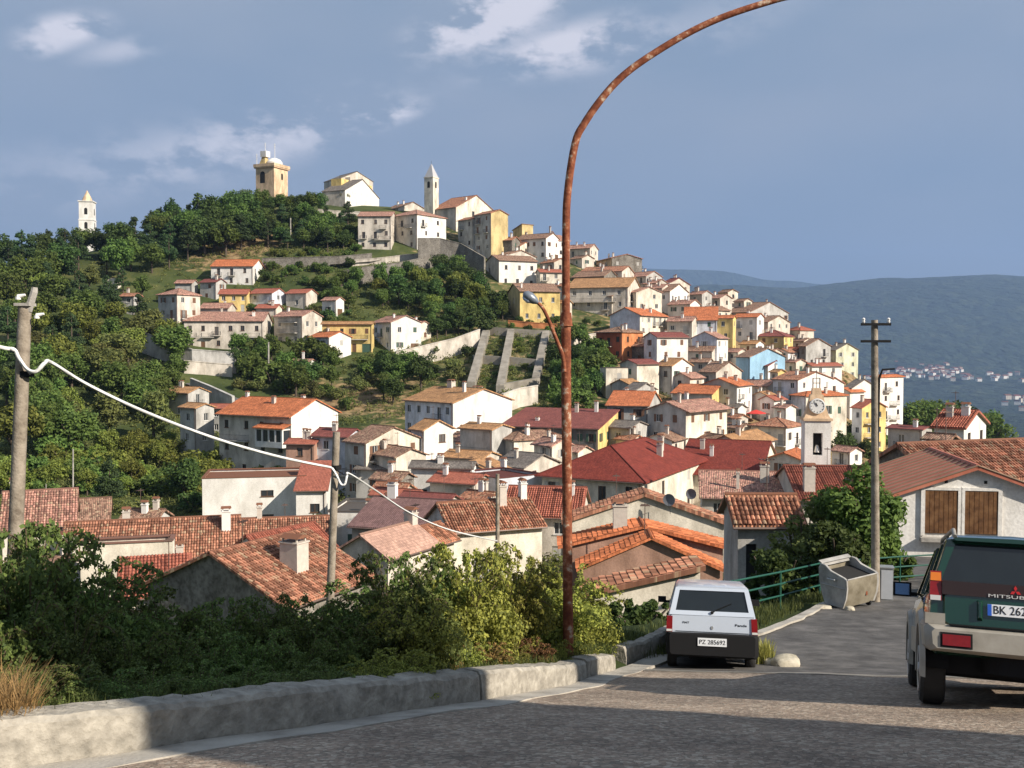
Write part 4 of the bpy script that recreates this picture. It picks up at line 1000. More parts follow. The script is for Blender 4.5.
H('cream gabled house joined to the right of the long beige house', 629, 636, 662, 292, 8, wc='be', wcr='cr', rc='pnk', th=62, pitch=18)
H('pinkish roofed house on the ridge line right of the ruined house', 624, 646, 662, 276, 5, wc='gy', rc='pnk', Y=318)
H('grey gabled house with dark red verge on the ridge line', 660, 668, 690, 284, 6, wc='gy', wcr='be', rc='mar', th=55, Y=318)
H('bright white pair of houses below the dark verge gable', 655, 670, 688, 291, 7, wc='wh', wcr='wh', rc='brn', th=40)
H('house with a dull orange roof left of the bright white pair', 642, 662, 672, 288, 7, wc='be', rc='pnk')
H('small pink-roofed house on the ridge line, first right of the dark verge gable', 688, 702, 712, 294, 6, wc='gy', rc='pnk', Y=322)
H('small pink-roofed house on the ridge line, second right of the dark verge gable', 704, 720, 732, 298, 6, wc='be', rc='pnk', Y=324)
H('pale house with a small flat terrace at the ridge line above the orange roofs', 718, 728, 738, 292, 6, wc='cr', rc='brn', Y=338)
# right flank
H('blue-grey gabled house with a bright orange roof and cream front, upper right flank', 610, 640, 668, 315, 8, wc='la', wcr='cr', rc='ora', roof='R', pitch=24, th=32, skip='F')
H('pink-roofed beige house right of the blue-grey gabled house', 667, 692, 698, 321, 7, wc='be', rc='pnk')
H('pale lavender house with a wide orange hipped roof on the right flank', 684, 717, 722, 320, 8, wc='la', rc='ora', roof='L', pitch=22, th=12, ch=[(.4, .1, .8)])
H('narrow yellow house between the lavender and the cream house under orange roofs', 716, 733, 736, 318, 9.5, wc='ye', rc='ora', pitch=20, sh='n', ch=0)
H('cream white house with an orange roof at the right end of the orange-roofed row', 734, 757, 764, 317, 9.5, wc='wh', rc='ora', pitch=20, cols={'F': 2})
H('orange-red painted house with a dull brown roof and pillared porch', 596, 622, 643, 332, 7, wc='ro', wcr='og', rc='brn', roof='H', pitch=17, cols={'F': 3}, sh='n', fr='b', th=40)
H('white house with a dark maroon roof and blue-grey side, right of the orange-red house', 644, 657, 688, 337, 8.5, wc='la', wcr='wh', rc='mar', roof='R', pitch=20, th=65, cols={'R': 2}, sh='b')
H('beige house with brown roof right of the dark maroon roof', 687, 712, 718, 351, 6, wc='be', rc='brn')
H('blue-grey gabled house with a narrow white sunlit side and pink roof', 692, 717, 728, 338, 9, wc='la', wcr='wh', rc='pnk', roof='R', pitch=25, th=28)
H('beige double gabled house against the far hills at the top of the right flank', 725, 750, 790, 312, 9, wc='be', wcr='gy', rc='brn', Y=322, roof='L', pitch=18, th=50)
H('grey-beige gable right of the double gabled house against the far hills', 752, 768, 790, 322, 8, wc='be', wcr='be', rc='brn', Y=314, pitch=18, th=48)
H('ochre house with a dark reddish-brown hipped roof below the double gables', 756, 784, 793, 336, 8, wc='oc', wcr='ye', rc='mar', roof='H', pitch=22)
H('small house with a red roof at the right shoulder of the ridge', 786, 800, 814, 330, 7, wc='be', rc='lrd', Y=320, roof='H')
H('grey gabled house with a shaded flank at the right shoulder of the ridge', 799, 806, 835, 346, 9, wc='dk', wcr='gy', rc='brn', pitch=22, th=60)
H('pale green gabled house at the right end of the upper town', 826, 836, 874, 350, 12, wc='gn', wcr='gn', rc='gry', pitch=22, th=60, Y=300)
H('sky blue gabled house in the middle of the right flank', 736, 750, 785, 357, 8, wc='bl', wcr='bl', rc='brn', pitch=20, th=62, skip='FR', ch=1)
H('white house with a broad maroon roof just below the sky blue house', 737, 768, 783, 366, 7, wc='be', wcr='wh', rc='mar', pitch=19)
H('white house with a red roof below the grey shoulder gable, beside the lane', 802, 812, 856, 366, 8, wc='be', wcr='wh', rc='lrd', roof='R', th=68, pitch=18)
H('small white house with a red roof in front of the pale green gable', 818, 826, 844, 384, 8, wc='be', wcr='wh', rc='lrd', th=58)
H('pale gabled house with a dull grey roof right of the small red-roofed white house', 844, 852, 882, 388, 8, wc='wh', wcr='wh', rc='gry', th=58)
H('tall cream house with orange roof and stacked balconies closing the town on the right', 872, 880, 905, 377, 15, Y=262, wc='be', wcr='wh', rc='ora', roof='H', th=58, floors=4, bal=[('R', .6, 3.7, 3), ('R', .6, 7.5, 3), ('R', .3, 11, 2.5)], pitch=18)
H('brown roofed shaded house left of the sky blue house', 700, 716, 742, 372, 6, wc='gy', wcr='be', rc='brn', th=46)
H('shaded house with a garage door, left of the brown roof and the sky blue house', 690, 708, 713, 362, 5, wc='gy', rc='brn')
H('beige house with a pink tiled roof below the white maroon-roofed house', 742, 768, 780, 386, 6, wc='be', rc='pnk')
H('cream narrow house with yellow flank left of the red parasols', 770, 778, 786, 372, 8, wc='cr', wcr='ye', rc='tan')
H('large lavender and white house with a brown-orange roof above the clock tower', 773, 798, 833, 380, 11, wc='la', wcr='wh', rc='trc', pitch=14, th=52, cols={'F': 2})  # lavender here is left-wall shade put into the colour
H('tall white building with a bright orange hipped roof, balconies and arches behind the clock tower', 791, 806, 855, 396, 14, Y=212, wc='la', wcr='cr', rc='ora', roof='H', pitch=17, th=66, floors=4,
  win=[('R', .25, 10, .9, 1.8, 'win'), ('R', .55, 10, .9, 1.8, 'win'), ('R', .82, 10, .9, 1.5, 'win'), ('R', .5, 6.3, 1.0, 2.2, 'fdoor'), ('R', .2, 6.3, 1, 1.6, 'win'), ('R', .45, .3, 1.6, 3.4, 'arch'), ('R', .85, .3, 1.6, 3.4, 'arch'), ('F', .5, 9.5, 1, 1.6, 'win'), ('F', .5, 6, 1, 1.6, 'win')], ch=[(.6, .1, .9)])
H('white house with a yellow flank and iron balconies right of the arched building', 852, 862, 886, 408, 10, wc='wh', wcr='ye', rc='lrd', th=60, bal=[('R', .3, 3.5, 3), ('R', .3, 6.5, 3)])
H('white house with a broad orange hipped roof left of the clock tower', 751, 786, 802, 427, 7, wc='cr', wcr='wh', rc='trc', roof='H', pitch=20, cols={'F': 3})
H('orange and yellow house with a long orange roof in the middle of the right flank', 672, 712, 728, 394, 6.5, wc='gy', wcr='ye', rc='ora', th=28, pitch=15, roof='L')
H('grey gabled house with an orange roof and pillar, left of the red parasols', 700, 737, 752, 386, 8.5, wc='gy', wcr='wh', rc='ora', roof='R', th=30, pitch=20, sh='n')
H('cream house with a maroon roof left of the small white rounded gable, right flank', 620, 637, 659, 364, 7, wc='gy', wcr='cr', rc='mar', roof='R', th=58, pitch=16)
H('white gable with rounded top and a small pink roof beside the white maroon-roofed houses', 656, 672, 692, 366, 7, wc='gy', wcr='wh', rc='tan', th=46)
H('old patched white house at the left edge of the right flank, above the dark trees', 600, 606, 628, 368, 6.5, wc='cr', wcr='cr', rc='gry', roof='F', ch=0)
H('shaded blue-grey gabled shed behind the long orange roof', 624, 636, 656, 390, 6, wc='gy', rc='gry', th=50)
H('long grey house with an orange-red roof and second eave, above the maroon-roofed row', 607, 648, 660, 406, 8, wc='gy', rc='ora', roof='L', pitch=15, th=16, bal=0, ch=[(.9, 0, 1.0), (-.5, .3, .7)])
H('large cream house with a broad salmon pink roof and dark eaves in mid town', 648, 686, 727, 411, 9, wc='gy', wcr='cr', rc='pnk', roof='R', th=42, pitch=19, over=.8, ch=[(.2, -.6, 1.3), (-.2, .1, 1.2)])
H('white low gable with brown roof behind the big red hipped roof', 643, 672, 696, 441, 5, wc='wh', wcr='be', rc='brn', roof='R', th=30, pitch=20, ch=[(.2, -.5, 1.0)])
H('beige gabled house with a wide tan roof right of the big red hipped roof', 706, 744, 784, 446, 6.5, wc='be', wcr='wh', rc='tan', roof='R', th=34, pitch=24, win='auto', ch=2)
H('brown roofed old house left of the beige gabled house with the tan roof', 700, 714, 730, 440, 5, wc='st', rc='brn')
H('cream shed with a sloping tan-orange roof in front of the beige gabled house', 720, 752, 762, 455, 5, Y=150, wc='cr', rc='ora', roof='R', th=16, pitch=18)
H('low orange-roofed gabled house at the left foot of the clock tower', 768, 800, 812, 460, 5, Y=125, wc='be', rc='ora', roof='R', th=30, pitch=20, ch=0)
H('tiny cream house with a brown roof left of the brown hipped roof row, mid town', 534, 552, 572, 446, 5, wc='cr', rc='pnk', Y=140)
H('house with a dark gable and small lit window above the big red hipped roof', 606, 630, 648, 428, 6, wc='gy', wcr='gy', rc='gry', pitch=14, th=34)
H('yellow cream house low under the tall cream house at the right edge', 872, 884, 896, 404, 8, wc='ye', wcr='cr', rc='lrd', th=55)
H('pale house tucked between the lane and the white red-roofed house on the right flank', 786, 796, 806, 362, 7, wc='cr', rc='pnk')

for q in [
 ('narrow white house wedged right of the round tree on the left terrace', 322, 336, 344, 300, 4.5, 'wh', 'pnk', 'L'),
 ('grey house with a pink roof peeping over the long pink-roofed house', 200, 228, 236, 308, 4, 'gy', 'pnk', 'L'),
 ('beige house with a reddish roof right of the narrow yellow house, lower row', 256, 276, 282, 308, 4, 'be', 'lrd', 'L'),
 ('beige house with a tan roof between the yellow house and the concrete grid', 552, 566, 572, 303, 5, 'be', 'tan', 'L'),
 ('cream house below the ridge, left of the cream gabled house', 592, 612, 624, 296, 6, 'cr', 'brn', 'L'),
 ('beige house just above the bright orange-roofed blue-grey gable', 630, 650, 660, 302, 5, 'be', 'trc', 'L'),
 ('pale house with a pink roof above the lavender house', 668, 690, 700, 304, 6, 'wh', 'pnk', 'L'),
 ('brown-roofed house above the narrow yellow house', 700, 716, 730, 310, 6, 'be', 'brn', 'R'),
 ('small brown-roofed house between the orange-red house and the maroon-roofed white one', 630, 648, 656, 346, 4.5, 'st', 'brn', 'L'),
 ('small pink-roofed house under the white house with the narrow sunlit side', 724, 738, 748, 352, 5, 'be', 'pnk', 'L'),
 ('beige house right of the small rounded white gable', 672, 690, 704, 378, 5.5, 'be', 'pnk', 'R'),
 ('grey shed with an orange-red roof between the old patched house and the long grey house', 612, 628, 640, 384, 4.5, 'gy', 'tan', 'R'),
 ('tan-roofed house left of the lavender and white house above the clock tower', 752, 768, 776, 396, 6, 'cr', 'tan', 'R'),
 ('white house with a pink roof just left of the arched building', 774, 786, 796, 408, 7, 'wh', 'pnk', 'L'),
 ('small pale shed at the foot of the grey orange-roofed gabled house', 722, 738, 746, 408, 4.5, 'wh', 'gry', 'L'),
 ('low brown roof right of the salmon pink roof in mid town', 724, 742, 750, 428, 5, 'be', 'brn', 'L'),
 ('beige house with a terracotta roof tucked under the pale green gable', 812, 828, 842, 374, 6, 'be', 'trc', 'R'),
 ('small cream house with a red roof between the grey shoulder gable and the lane', 784, 796, 804, 350, 6, 'cr', 'lrd', 'L'),
 ('white house with an orange roof right of the orange hipped roof near the clock tower', 836, 850, 864, 392, 7, 'wh', 'ora', 'R'),
 ('cream house with an orange roof just below the yellow flank house', 858, 870, 884, 424, 6, 'cr', 'trc', 'R'),
 ('small terracotta roof right of the long maroon-roofed building', 616, 632, 644, 440, 4.5, 'cr', 'trc', 'L'),
 ('grey gabled house with a pink roof left of the big red hipped roof', 556, 578, 592, 452, 4.5, 'be', 'pnk', 'L'),
 ('beige house with an orange roof behind the red-brown roofs at lower centre', 462, 486, 500, 500, 4.5, 'be', 'trc', 'L'),
 ('terracotta roof between the purple-brown roof and the rusty brown roof', 470, 500, 512, 518, 4, 'cr', 'old', 'L'),
 ('grey-walled house with an old tile roof right of the small white box house', 372, 404, 420, 516, 4, 'gy', 'pnk', 'L'),
 ('orange-brown roof below the cream gabled house with the balcony', 372, 402, 414, 492, 4, 'be', 'trc', 'L'),
 ('old tile roof between the white slate-roofed house and the grey concrete gable', 474, 494, 508, 470, 4.5, 'be', 'trc', 'L'),
 ('beige house with pink roof just right of the shaded blue-grey wing', 420, 440, 452, 476, 4, 'st', 'old', 'L'),
 ('pale house with a reddish roof below the ochre end wall on the ridge', 500, 520, 532, 246, 5, 'be', 'trc', 'L'),
 ('small white-walled house left of the long beige house by the lamp post', 552, 562, 572, 286, 5, 'wh', 'trc', 'L'),
 ('cream house filling the gap right of the wide orange hipped roof, upper right flank', 760, 772, 782, 352, 6, 'cr', 'pnk', 'L'),
 ('small beige house with a brown roof below the small red-roofed shoulder house', 792, 804, 812, 341, 6, 'be', 'brn', 'L'),
 ('small white house with a terracotta roof right of the beige double gables, lower down', 776, 788, 798, 352, 5, 'wh', 'trc', 'R'),
 ('cream house with a terracotta roof below the lane with the red parasols', 790, 800, 808, 404, 6, 'cr', 'trc', 'L'),
 ('low white house with a pink roof right of the clock tower foot', 832, 850, 862, 452, 5, 'wh', 'pnk', 'L'),
 ('grey house with a pink roof just below the ridge, right of the ruined pinkish house', 640, 656, 668, 283, 5, 'gy', 'pnk', 'L'),
 ('tiny brown-roofed house on the ridge between the two pink-roofed ones', 734, 744, 752, 301, 5, 'be', 'brn', 'L'),
 ('pale house with an orange roof under the narrow yellow and cream white houses', 740, 756, 764, 344, 5, 'wh', 'tan', 'L'),
 ('grey house with a terracotta roof between the orange-yellow house and the salmon pink roof', 726, 738, 748, 418, 5, 'gy', 'trc', 'L'),
 ('white house with a reddish roof left of the tall white orange-roofed building', 760, 774, 786, 400, 6, 'wh', 'lrd', 'R'),
 ('low house with a faded pink roof under the big white and blue house', 456, 480, 490, 442, 4, 'gy', 'pnk', 'L'),
 ('small cream house with an old roof between the orange-capped house and the brown hipped roof', 452, 468, 480, 438, 4, 'cr', 'brn', 'L'),
]:
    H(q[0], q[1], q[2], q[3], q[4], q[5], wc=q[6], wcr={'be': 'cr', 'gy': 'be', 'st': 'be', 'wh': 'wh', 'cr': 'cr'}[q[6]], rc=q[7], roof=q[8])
# ------------------------------------------------------------------ towers and the church
def px_len(px, Y): return px*Y/1000
def bell_tower():
    Y = 345; c = at(431.5, 205, Y); w = px_len(12, Y); zb = at(431, 232, Y).z; zt_ = at(431, 178.5, Y).z; ztop = at(431, 165, Y).z
    r = empty('bell_tower', (c.x, c.y, zb), -R(28), 'square cream bell tower with a grey pointed spire on the hilltop', 'bell tower')
    h = zt_-zb; a = w/2*.86
    mb = MB(); mb.box(-a, a, -a, a, -4, h); mb.box(-a-.15, a+.15, -a-.15, a+.15, h, h+.3); mb.build('wall', wallmat('cr'), r)
    s = MB(); s.loft([[(-a, -a, h+.3), (a, -a, h+.3), (a, a, h+.3), (-a, a, h+.3)], [(-.1, -.1, h+.3+ztop-zt_), (.1, -.1, h+.3+ztop-zt_), (.1, .1, h+.3+ztop-zt_), (-.1, .1, h+.3+ztop-zt_)]]); sp = s.build('spire', mat_plain('spire_lead', (.42, .42, .43), rough=.6), r)
    f = MB(); f.tube([(0, 0, h+ztop-zt_), (0, 0, h+1.4+ztop-zt_)], .05, 5); f.build('finial', M_RAIL, sp)
    for rz in (0, math.pi/2):
        o = MB(); arch(o, 1.0, 2.2, a+.02); inst('belfry_opening', o.data('belfry_opening', M_DARK), r, (0, 0, h-3.4), rz)
def arch(mb, w, h, off, n=7):
    pts = [(-w/2, 0), (w/2, 0)]+[(w/2*math.cos(t), h-w/2+w/2*math.sin(t)) for t in [math.pi*i/n for i in range(n+1)]]
    mb.quad([(p[0], -off, p[1]) for p in pts])
    k = len(pts)
    for i in range(k):
        p, q = pts[i], pts[(i+1) % k]; mb.quad([(p[0], -off, p[1]), (p[0], -off+.3, p[1]), (q[0], -off+.3, q[1]), (q[0], -off, q[1])])
bell_tower()
def white_tower():
    Y = 395; c = at(87.5, 220, Y); a = px_len(13.5, Y)/2; zb = at(87, 236, Y).z; z1 = at(87, 202.5, Y).z; z2 = at(87, 191.5, Y).z; h = z1-zb
    r = empty('bell_tower', (c.x, c.y, zb), R(10), 'slender white bell tower with a small pinkish cap rising from the wood, far left', 'bell tower')
    mb = MB(); mb.box(-a, a, -a, a, -14, h*.45); mb.box(-a-.15, a+.15, -a-.15, a+.15, h*.45, h*.45+.35); mb.box(-a+.1, a-.1, -a+.1, a-.1, h*.45+.35, h); mb.box(-a-.2, a+.2, -a-.2, a+.2, h, h+.4); mb.build('wall', wallmat('wh'), r)
    s = MB(); n = 8
    s.loft([[(q*math.cos(2*math.pi*i/n), q*math.sin(2*math.pi*i/n), z) for i in range(n)] for (q, z) in ((a*.75, h+.4), (a*.62, h+1.6), (.1, h+.4+z2-z1))]); s.build('cap', wallmat('pc'), r)
    for rz in (0, math.pi/2):
        for z in (h*.62, h*.2):
            o = MB(); arch(o, 1.2, 2.6, a+(.02 if z < h*.45 else -.08)); inst('belfry_opening', o.data('belfry_opening', M_DARK), r, (0, 0, z), rz)
white_tower()
def yellow_tower():
    Y = 350; c = at(272, 190, Y); zb = at(272, 205, Y).z; z1 = at(272, 167, Y).z; h = z1-zb; a = px_len(11.0, Y)
    r = empty('clock_tower', (c.x, c.y, zb), -R(24), 'stout apricot tower with a crowning white dome, lantern and aerials on the hilltop', 'tower')
    mb = MB(); mb.box(-a, a, -a, a, -6, h); mb.build('wall', wallmat('pc'), r)
    mb = MB(); mb.box(-a-.45, a+.45, -a-.45, a+.45, h-.9, h-.5); mb.box(-a-.6, a+.6, -a-.6, a+.6, h-.5, h+.5); mb.build('cornice', wallmat('pc'), r)
    o = MB(); arch(o, 2.0, 4.0, a+.03); inst('belfry_opening', o.data('belfry_opening', M_DARK), r, (-1, 0, h-6.0))
    o = MB(); arch(o, 1.0, 2.2, a+.03); inst('window', o.data('window', M_DARK), r, (0, .6, h-4.6), math.pi/2)
    p = MB(); p.loft([[(-a*.8, -a*.8, h+.5), (-a*.1, -a*.8, h+.5), (-a*.1, 0, h+.5), (-a*.8, 0, h+.5)], [(-a*.6, -a*.6, h+3.2), (-a*.3, -a*.6, h+3.2), (-a*.3, -a*.2, h+3.2), (-a*.6, -a*.2, h+3.2)]]); p.build('turret', wallmat('oc'), r)
    p = MB(); p.box(-a*.72, -a*.1, -a*.7, -a*.1, h+3.2, h+5.2); p.build('lantern', wallmat('wh'), r)
    d = MB(); n = 12
    d.loft([[(a*.3+q*math.cos(2*math.pi*i/n), q*math.sin(2*math.pi*i/n), z) for i in range(n)] for (q, z) in ((a*.7, h+.5), (a*.72, h+1.4), (a*.5, h+2.4), (a*.2, h+2.9))]); d.build('dome', wallmat('wh'), r, smooth=40)
    for (x, y, hh) in ((-a*.4, -a*.4, 8.2), (a*.35, 0, 8.0), (-a*.95, -a*.9, 4.2)):
        q = MB(); q.tube([(x, y, h+.5), (x, y, h+hh)], .09, 6)
        for k in range(3): q.box(x-.5+.1*k, x+.5-.1*k, y-.03, y+.03, h+hh-.5-k*.6, h+hh-.42-k*.6)
        q.build('aerial', M_WFRAME, r)
yellow_tower()
def church():
    # modern white church: gable front, long sloping grey side, yellow attic blocks
    r_, info = house('modern white hilltop church with a tall bare gable front and dark vertical slit', 322, 345, 379, 190, 9, Y=352, th=24, name='church', cat='church', wc='be', wcr='wh', rc='gry', roof='L', pitch=25, over=.25, win=[('R', .66, 1.5, .5, 9, 'void')], ch=0, gut=False, mx=3)
    L1, L2, h = info[0], info[1], info[2]
    mb = MB(); mb.box(-L1*.5, -L1*.05, -L2*.25, L2*.2, h+.5, h+5.3); mb.build('attic_block', wallmat('ye'), r_)
    mb = MB(); mb.box(-L1*.05, L1*.3, L2*.12, L2*.42, h-.5, h+4.5); mb.build('attic_block', wallmat('ye'), r_)
    mb = MB(); mb.box(-L1*.2, L1*.02, -.9, .9, h+2, h+6.4); mb.build('bell_gable', wallmat('be'), r_)
church()
H('grey sloping rear mass of the modern white church, behind its bare gable', 324, 341, 373, 178, 9, Y=366, th=50, name='church_wing', cat='church', wc='be', wcr='be', rc='gry', roof='L', pitch=24, over=.2, win=None, ch=0, gut=False, mx=3)
def low_clock_tower():
    Y = 104; c = at(815.5, 460, Y); a = px_len(27.5, Y)/2/1.1; z0 = at(815, 470, Y).z; z1 = at(815, 420, Y).z; h = z1-z0
    r = empty('clock_tower', (c.x, c.y, z0), -R(8), "white clock tower with bell opening, stepped ochre clock gable and iron cage, mid right", 'clock tower')
    mb = MB(); D = .35
    w_, zb, zt_ = .95, h*.32, h*.76
    # front with a real bell opening
    for (x0, x1, s0, s1) in ((-a, -w_/2, 0, h), (w_/2, a, 0, h), (-w_/2, w_/2, 0, zb), (-w_/2, w_/2, zt_, h)): mb.quad([(x0, -a, s0), (x1, -a, s0), (x1, -a, s1), (x0, -a, s1)])
    for (x0, zz0, x1, zz1) in ((-w_/2, zb, -w_/2, zt_), (w_/2, zt_, w_/2, zb), (-w_/2, zt_, w_/2, zt_), (w_/2, zb, -w_/2, zb)): mb.quad([(x0, -a, zz0), (x1, -a, zz1), (x1, -a+.9, zz1), (x0, -a+.9, zz0)])
    mb.quad([(-w_/2, -a+.9, zb), (w_/2, -a+.9, zb), (w_/2, -a+.9, zt_), (-w_/2, -a+.9, zt_)], mi=1)
    mb.quad([(a, -a, 0), (a, a, 0), (a, a, h), (a, -a, h)]); mb.quad([(-a, a, 0), (-a, -a, 0), (-a, -a, h), (-a, a, h)]); mb.quad([(a, a, 0), (-a, a, 0), (-a, a, h), (a, a, h)])
    for (z_, e_) in ((-3.5, .12), ): mb.box(-a-e_, a+e_, -a-e_, a+e_, z_, 0)
    mb.box(-a-.22, a+.22, -a-.22, a+.22, .0, .16)
    mb.build('wall', [wallmat('wh'), M_DARK], r)
    mb = MB(); mb.box(-a-.16, a+.16, -a-.16, a+.16, h, h+.26); mb.build('cornice', wallmat('pc'), r)
    g = MB(); hh = px_len(36, Y); q = []
    for (f, wx) in ((0, 1.0), (.12, .86), (.35, .70), (.55, .58), (.78, .50), (.8, .36), (1.0, .33)):
        x = a*wx*1.02; y = a*.62*max(.5, wx); z = h+.26+hh*.82*f; q.append([(-x, -y, z), (x, -y, z), (x, y, z), (-x, y, z)])
    g.loft(q); g.build('clock_gable', wallmat('pc'), r)
    f = MB(); n = 24; R_ = .80; zc = h+.26+hh*.33; yy = -a*.66
    ring = lambda rr, y: [(rr*math.cos(2*math.pi*i/n), y, zc+rr*math.sin(2*math.pi*i/n)) for i in range(n)]
    f.loft([ring(R_, yy+.25), ring(R_, yy-.04), ring(R_*.86, yy-.07), ring(R_*.84, yy-.03)], cap=True); cf = f.build('clock_face', mat_plain('clock_white', (.70, .70, .68), rough=.5), r)
    hd = MB(); 
    for (ang, ln) in ((R(125), .55), (R(110), .38)): 
        c_, s_ = math.cos(ang), math.sin(ang); hd.hexa([(-.04*s_, yy-.09, zc+.04*c_), (.04*s_, yy-.09, zc-.04*c_), (.04*s_, yy-.05, zc-.04*c_), (-.04*s_, yy-.05, zc+.04*c_), (c_*ln-.02*s_, yy-.09, zc+s_*ln), (c_*ln+.02*s_, yy-.09, zc+s_*ln), (c_*ln+.02*s_, yy-.05, zc+s_*ln), (c_*ln-.02*s_, yy-.05, zc+s_*ln)])
    for i in range(12): t = 2*math.pi*i/12; hd.box(.62*math.cos(t)-.035, .62*math.cos(t)+.035, yy-.075, yy-.035, zc+.62*math.sin(t)-.035, zc+.62*math.sin(t)+.035)
    hd.build('clock_hand', M_RAIL, cf)
    b = MB(); n = 12
    b.loft([[(q_*math.cos(2*math.pi*i/n), -a+.45+q_*math.sin(2*math.pi*i/n), z) for i in range(n)] for (q_, z) in ((.34, zb+.3), (.30, zb+.45), (.2, zb+.9), (.08, zb+1.05))]); b.build('bell', mat_plain('bell_bronze', (.55, .52, .48), rough=.35, metal=.6), r, smooth=50)
    k = MB(); zt2 = h+.26+hh*.82
    for (x, y) in ((-.35, -.2), (.35, -.2), (.35, .2), (-.35, .2)): k.tube([(x, y, zt2), (x, y, zt2+1.0)], .03, 5)
    k.tube([(0, 0, zt2), (0, 0, zt2+1.9)], .03, 5)
    for z in (zt2+.5, zt2+1.0): k.box(-.37, .37, -.22, -.18, z, z+.05); k.box(-.37, .37, .18, .22, z, z+.05)
    k.build('bell_cage', M_RAIL, r)
low_clock_tower()

# ------------------------------------------------------------------ retaining walls, lanes, terraces on the hill
def hill_wall(label, pts, h, th=.6, mat='st', drop=3.0, up=.3, name='retaining_wall', step=4):
    """pts: (px, py of the wall top); the top stands h above the slope"""
    P3 = []
    for (px, py) in pts:
        g, _ = ground_at(px, py, h, ymin=70); d = pixdir(px, py); p = d*(g.y/d.y); P3.append(p)
    q = []
    for i in range(len(P3)-1):
        n = max(1, int((P3[i+1]-P3[i]).length/step))
        for k in range(n): q.append(P3[i].lerp(P3[i+1], k/n))
    q.append(P3[-1]); mb = MB(); secs = []
    o = q[0].copy()
    for i, p in enumerate(q):
        t = (q[min(i+1, len(q)-1)]-q[max(i-1, 0)]); t.z = 0; t.normalize(); nr = Vector((t.y, -t.x, 0))
        secs.append([p-o+Vector((0, 0, -h-drop)), p-o-Vector((0, 0, .18)), p-o+nr*.1-Vector((0, 0, .18)), p-o+nr*.1, p-o-nr*th, p-o-nr*th+Vector((0, 0, -h-drop))])
    mb.loft(secs)
    ob = mb.build(name, wallmat(mat) if isinstance(mat, str) else mat, None, o, fixn=True)
    return tag(ob, label, 'retaining wall')
hill_wall('long grey stone wall under the wood, right of the white orange-roofed house', [(262, 258), (300, 257), (340, 256), (372, 253)], 3)
hill_wall('second grey stone wall stepping below the beige four-storey houses', [(340, 271), (362, 267), (400, 262), (430, 256)], 5)
hill_wall('pale kerbed lane wall under the beige four-storey houses', [(352, 260), (385, 257), (420, 253)], 2, mat='be')
hill_wall('tall curved dark stone wall sloping down right of the beige four-storey houses', [(418, 238), (440, 238), (460, 243), (484, 257)], 9)
hill_wall('pale stone wall of the sloping lane between the trees and the lavender house', [(396, 352), (425, 345), (455, 338), (480, 329)], 4.5, mat='be')
hill_wall('grey stone wall of the lane below the tall grey block on the far left slope', [(138, 330), (165, 340), (192, 349), (236, 352)], 5, mat='gy')
hill_wall('lower stone wall of the lane bending down to the big orange-roofed house', [(190, 378), (210, 386), (232, 396)], 4, mat='gy')
hill_wall('stepped pale stone bank below the long pink-roofed house', [(184, 360), (206, 362), (232, 364)], 3, mat='be')
hill_wall('pale concrete wall at the foot of the hillside concrete grid', [(503, 394), (520, 388), (538, 385)], 4, mat='be')
hill_wall('orange painted terrace wall below the yellow house, left of the rusty lamp post', [(508, 320), (530, 322), (560, 324)], 1.6, mat='og')
hill_wall('low pale garden wall right of the rusty lamp post below the long beige house', [(572, 338), (590, 334), (604, 332)], 2, mat='be')
hill_wall('parapet wall beside the modern white church', [(318, 209), (345, 211), (372, 212)], 2, mat='be')
# concrete grid on the slope
def slope_grid():
    g = lambda px, py: ground_at(px, py, .2, ymin=120)[0]+Vector((0, 0, 1.3))
    o = g(500, 366); mb = MB()
    def bar(a, b, w=1.0):
        a, b = g(*a), g(*b); n = 6; secs = []
        for i in range(n+1):
            p = a.lerp(b, i/n)-o; t = (b-a).normalized(); s = Vector((t.y, -t.x, 0)).normalized()*w/2; u = Vector((0, 0, .5))
            secs.append([p-s-u*4, p+s-u*4, p+s+u, p-s+u])
        mb.loft(secs)
    for q in (((487, 333), (471, 389)), ((511, 336), (500, 393)), ((546, 337), (536, 384))): bar(*q, w=1.7)
    for q in (((482, 333), (512, 335)), ((512, 335), (556, 338)), ((474, 362), (508, 364)), ((508, 364), (541, 367)), ((498, 392), (538, 385))): bar(*q, w=1.5)
    ob = mb.build('slope_retaining_grid', mat_mottle('old_grey_concrete', [(.19, .17, .14), (.28, .255, .215), (.36, .33, .28)], scale=.4, bump=.4, bscale=4, coord='World'), None, o, fixn=True)
    tag(ob, 'grid of grey concrete beams holding the green slope left of the rusty lamp post', 'retaining grid')
slope_grid()
def lane(name, pts, w, mat):
    P3 = [ground_at(px, py, 0, ymin=70)[0] for (px, py) in pts]; mb = MB(); q = []
    for i in range(len(P3)-1):
        n = max(1, int((P3[i+1]-P3[i]).length/1.5))
        for k in range(n): q.append(P3[i].lerp(P3[i+1], k/n))
    q.append(P3[-1]); rr = []
    for i, p in enumerate(q):
        t = q[min(i+1, len(q)-1)]-q[max(i-1, 0)]; t.z = 0; t.normalize(); nr = Vector((t.y, -t.x, 0)); z = float(zt(p.x, p.y))+.25
        rr.append([(p.x+nr.x*s, p.y+nr.y*s, max(z, float(zt(p.x+nr.x*s, p.y+nr.y*s))+.12)) for s in (-w/2, 0, w/2)])
    for i in range(len(rr)-1):
        for k in range(2): mb.quad([rr[i][k], rr[i][k+1], rr[i+1][k+1], rr[i+1][k]])
    tag(mb.build(name, mat), kind='structure')
lane('lane', [(136, 334), (165, 347), (195, 358), (225, 366)], 4.5, M_ASPH)
lane('lane', [(330, 266), (370, 263), (410, 257), (450, 262)], 4, M_ASPH)
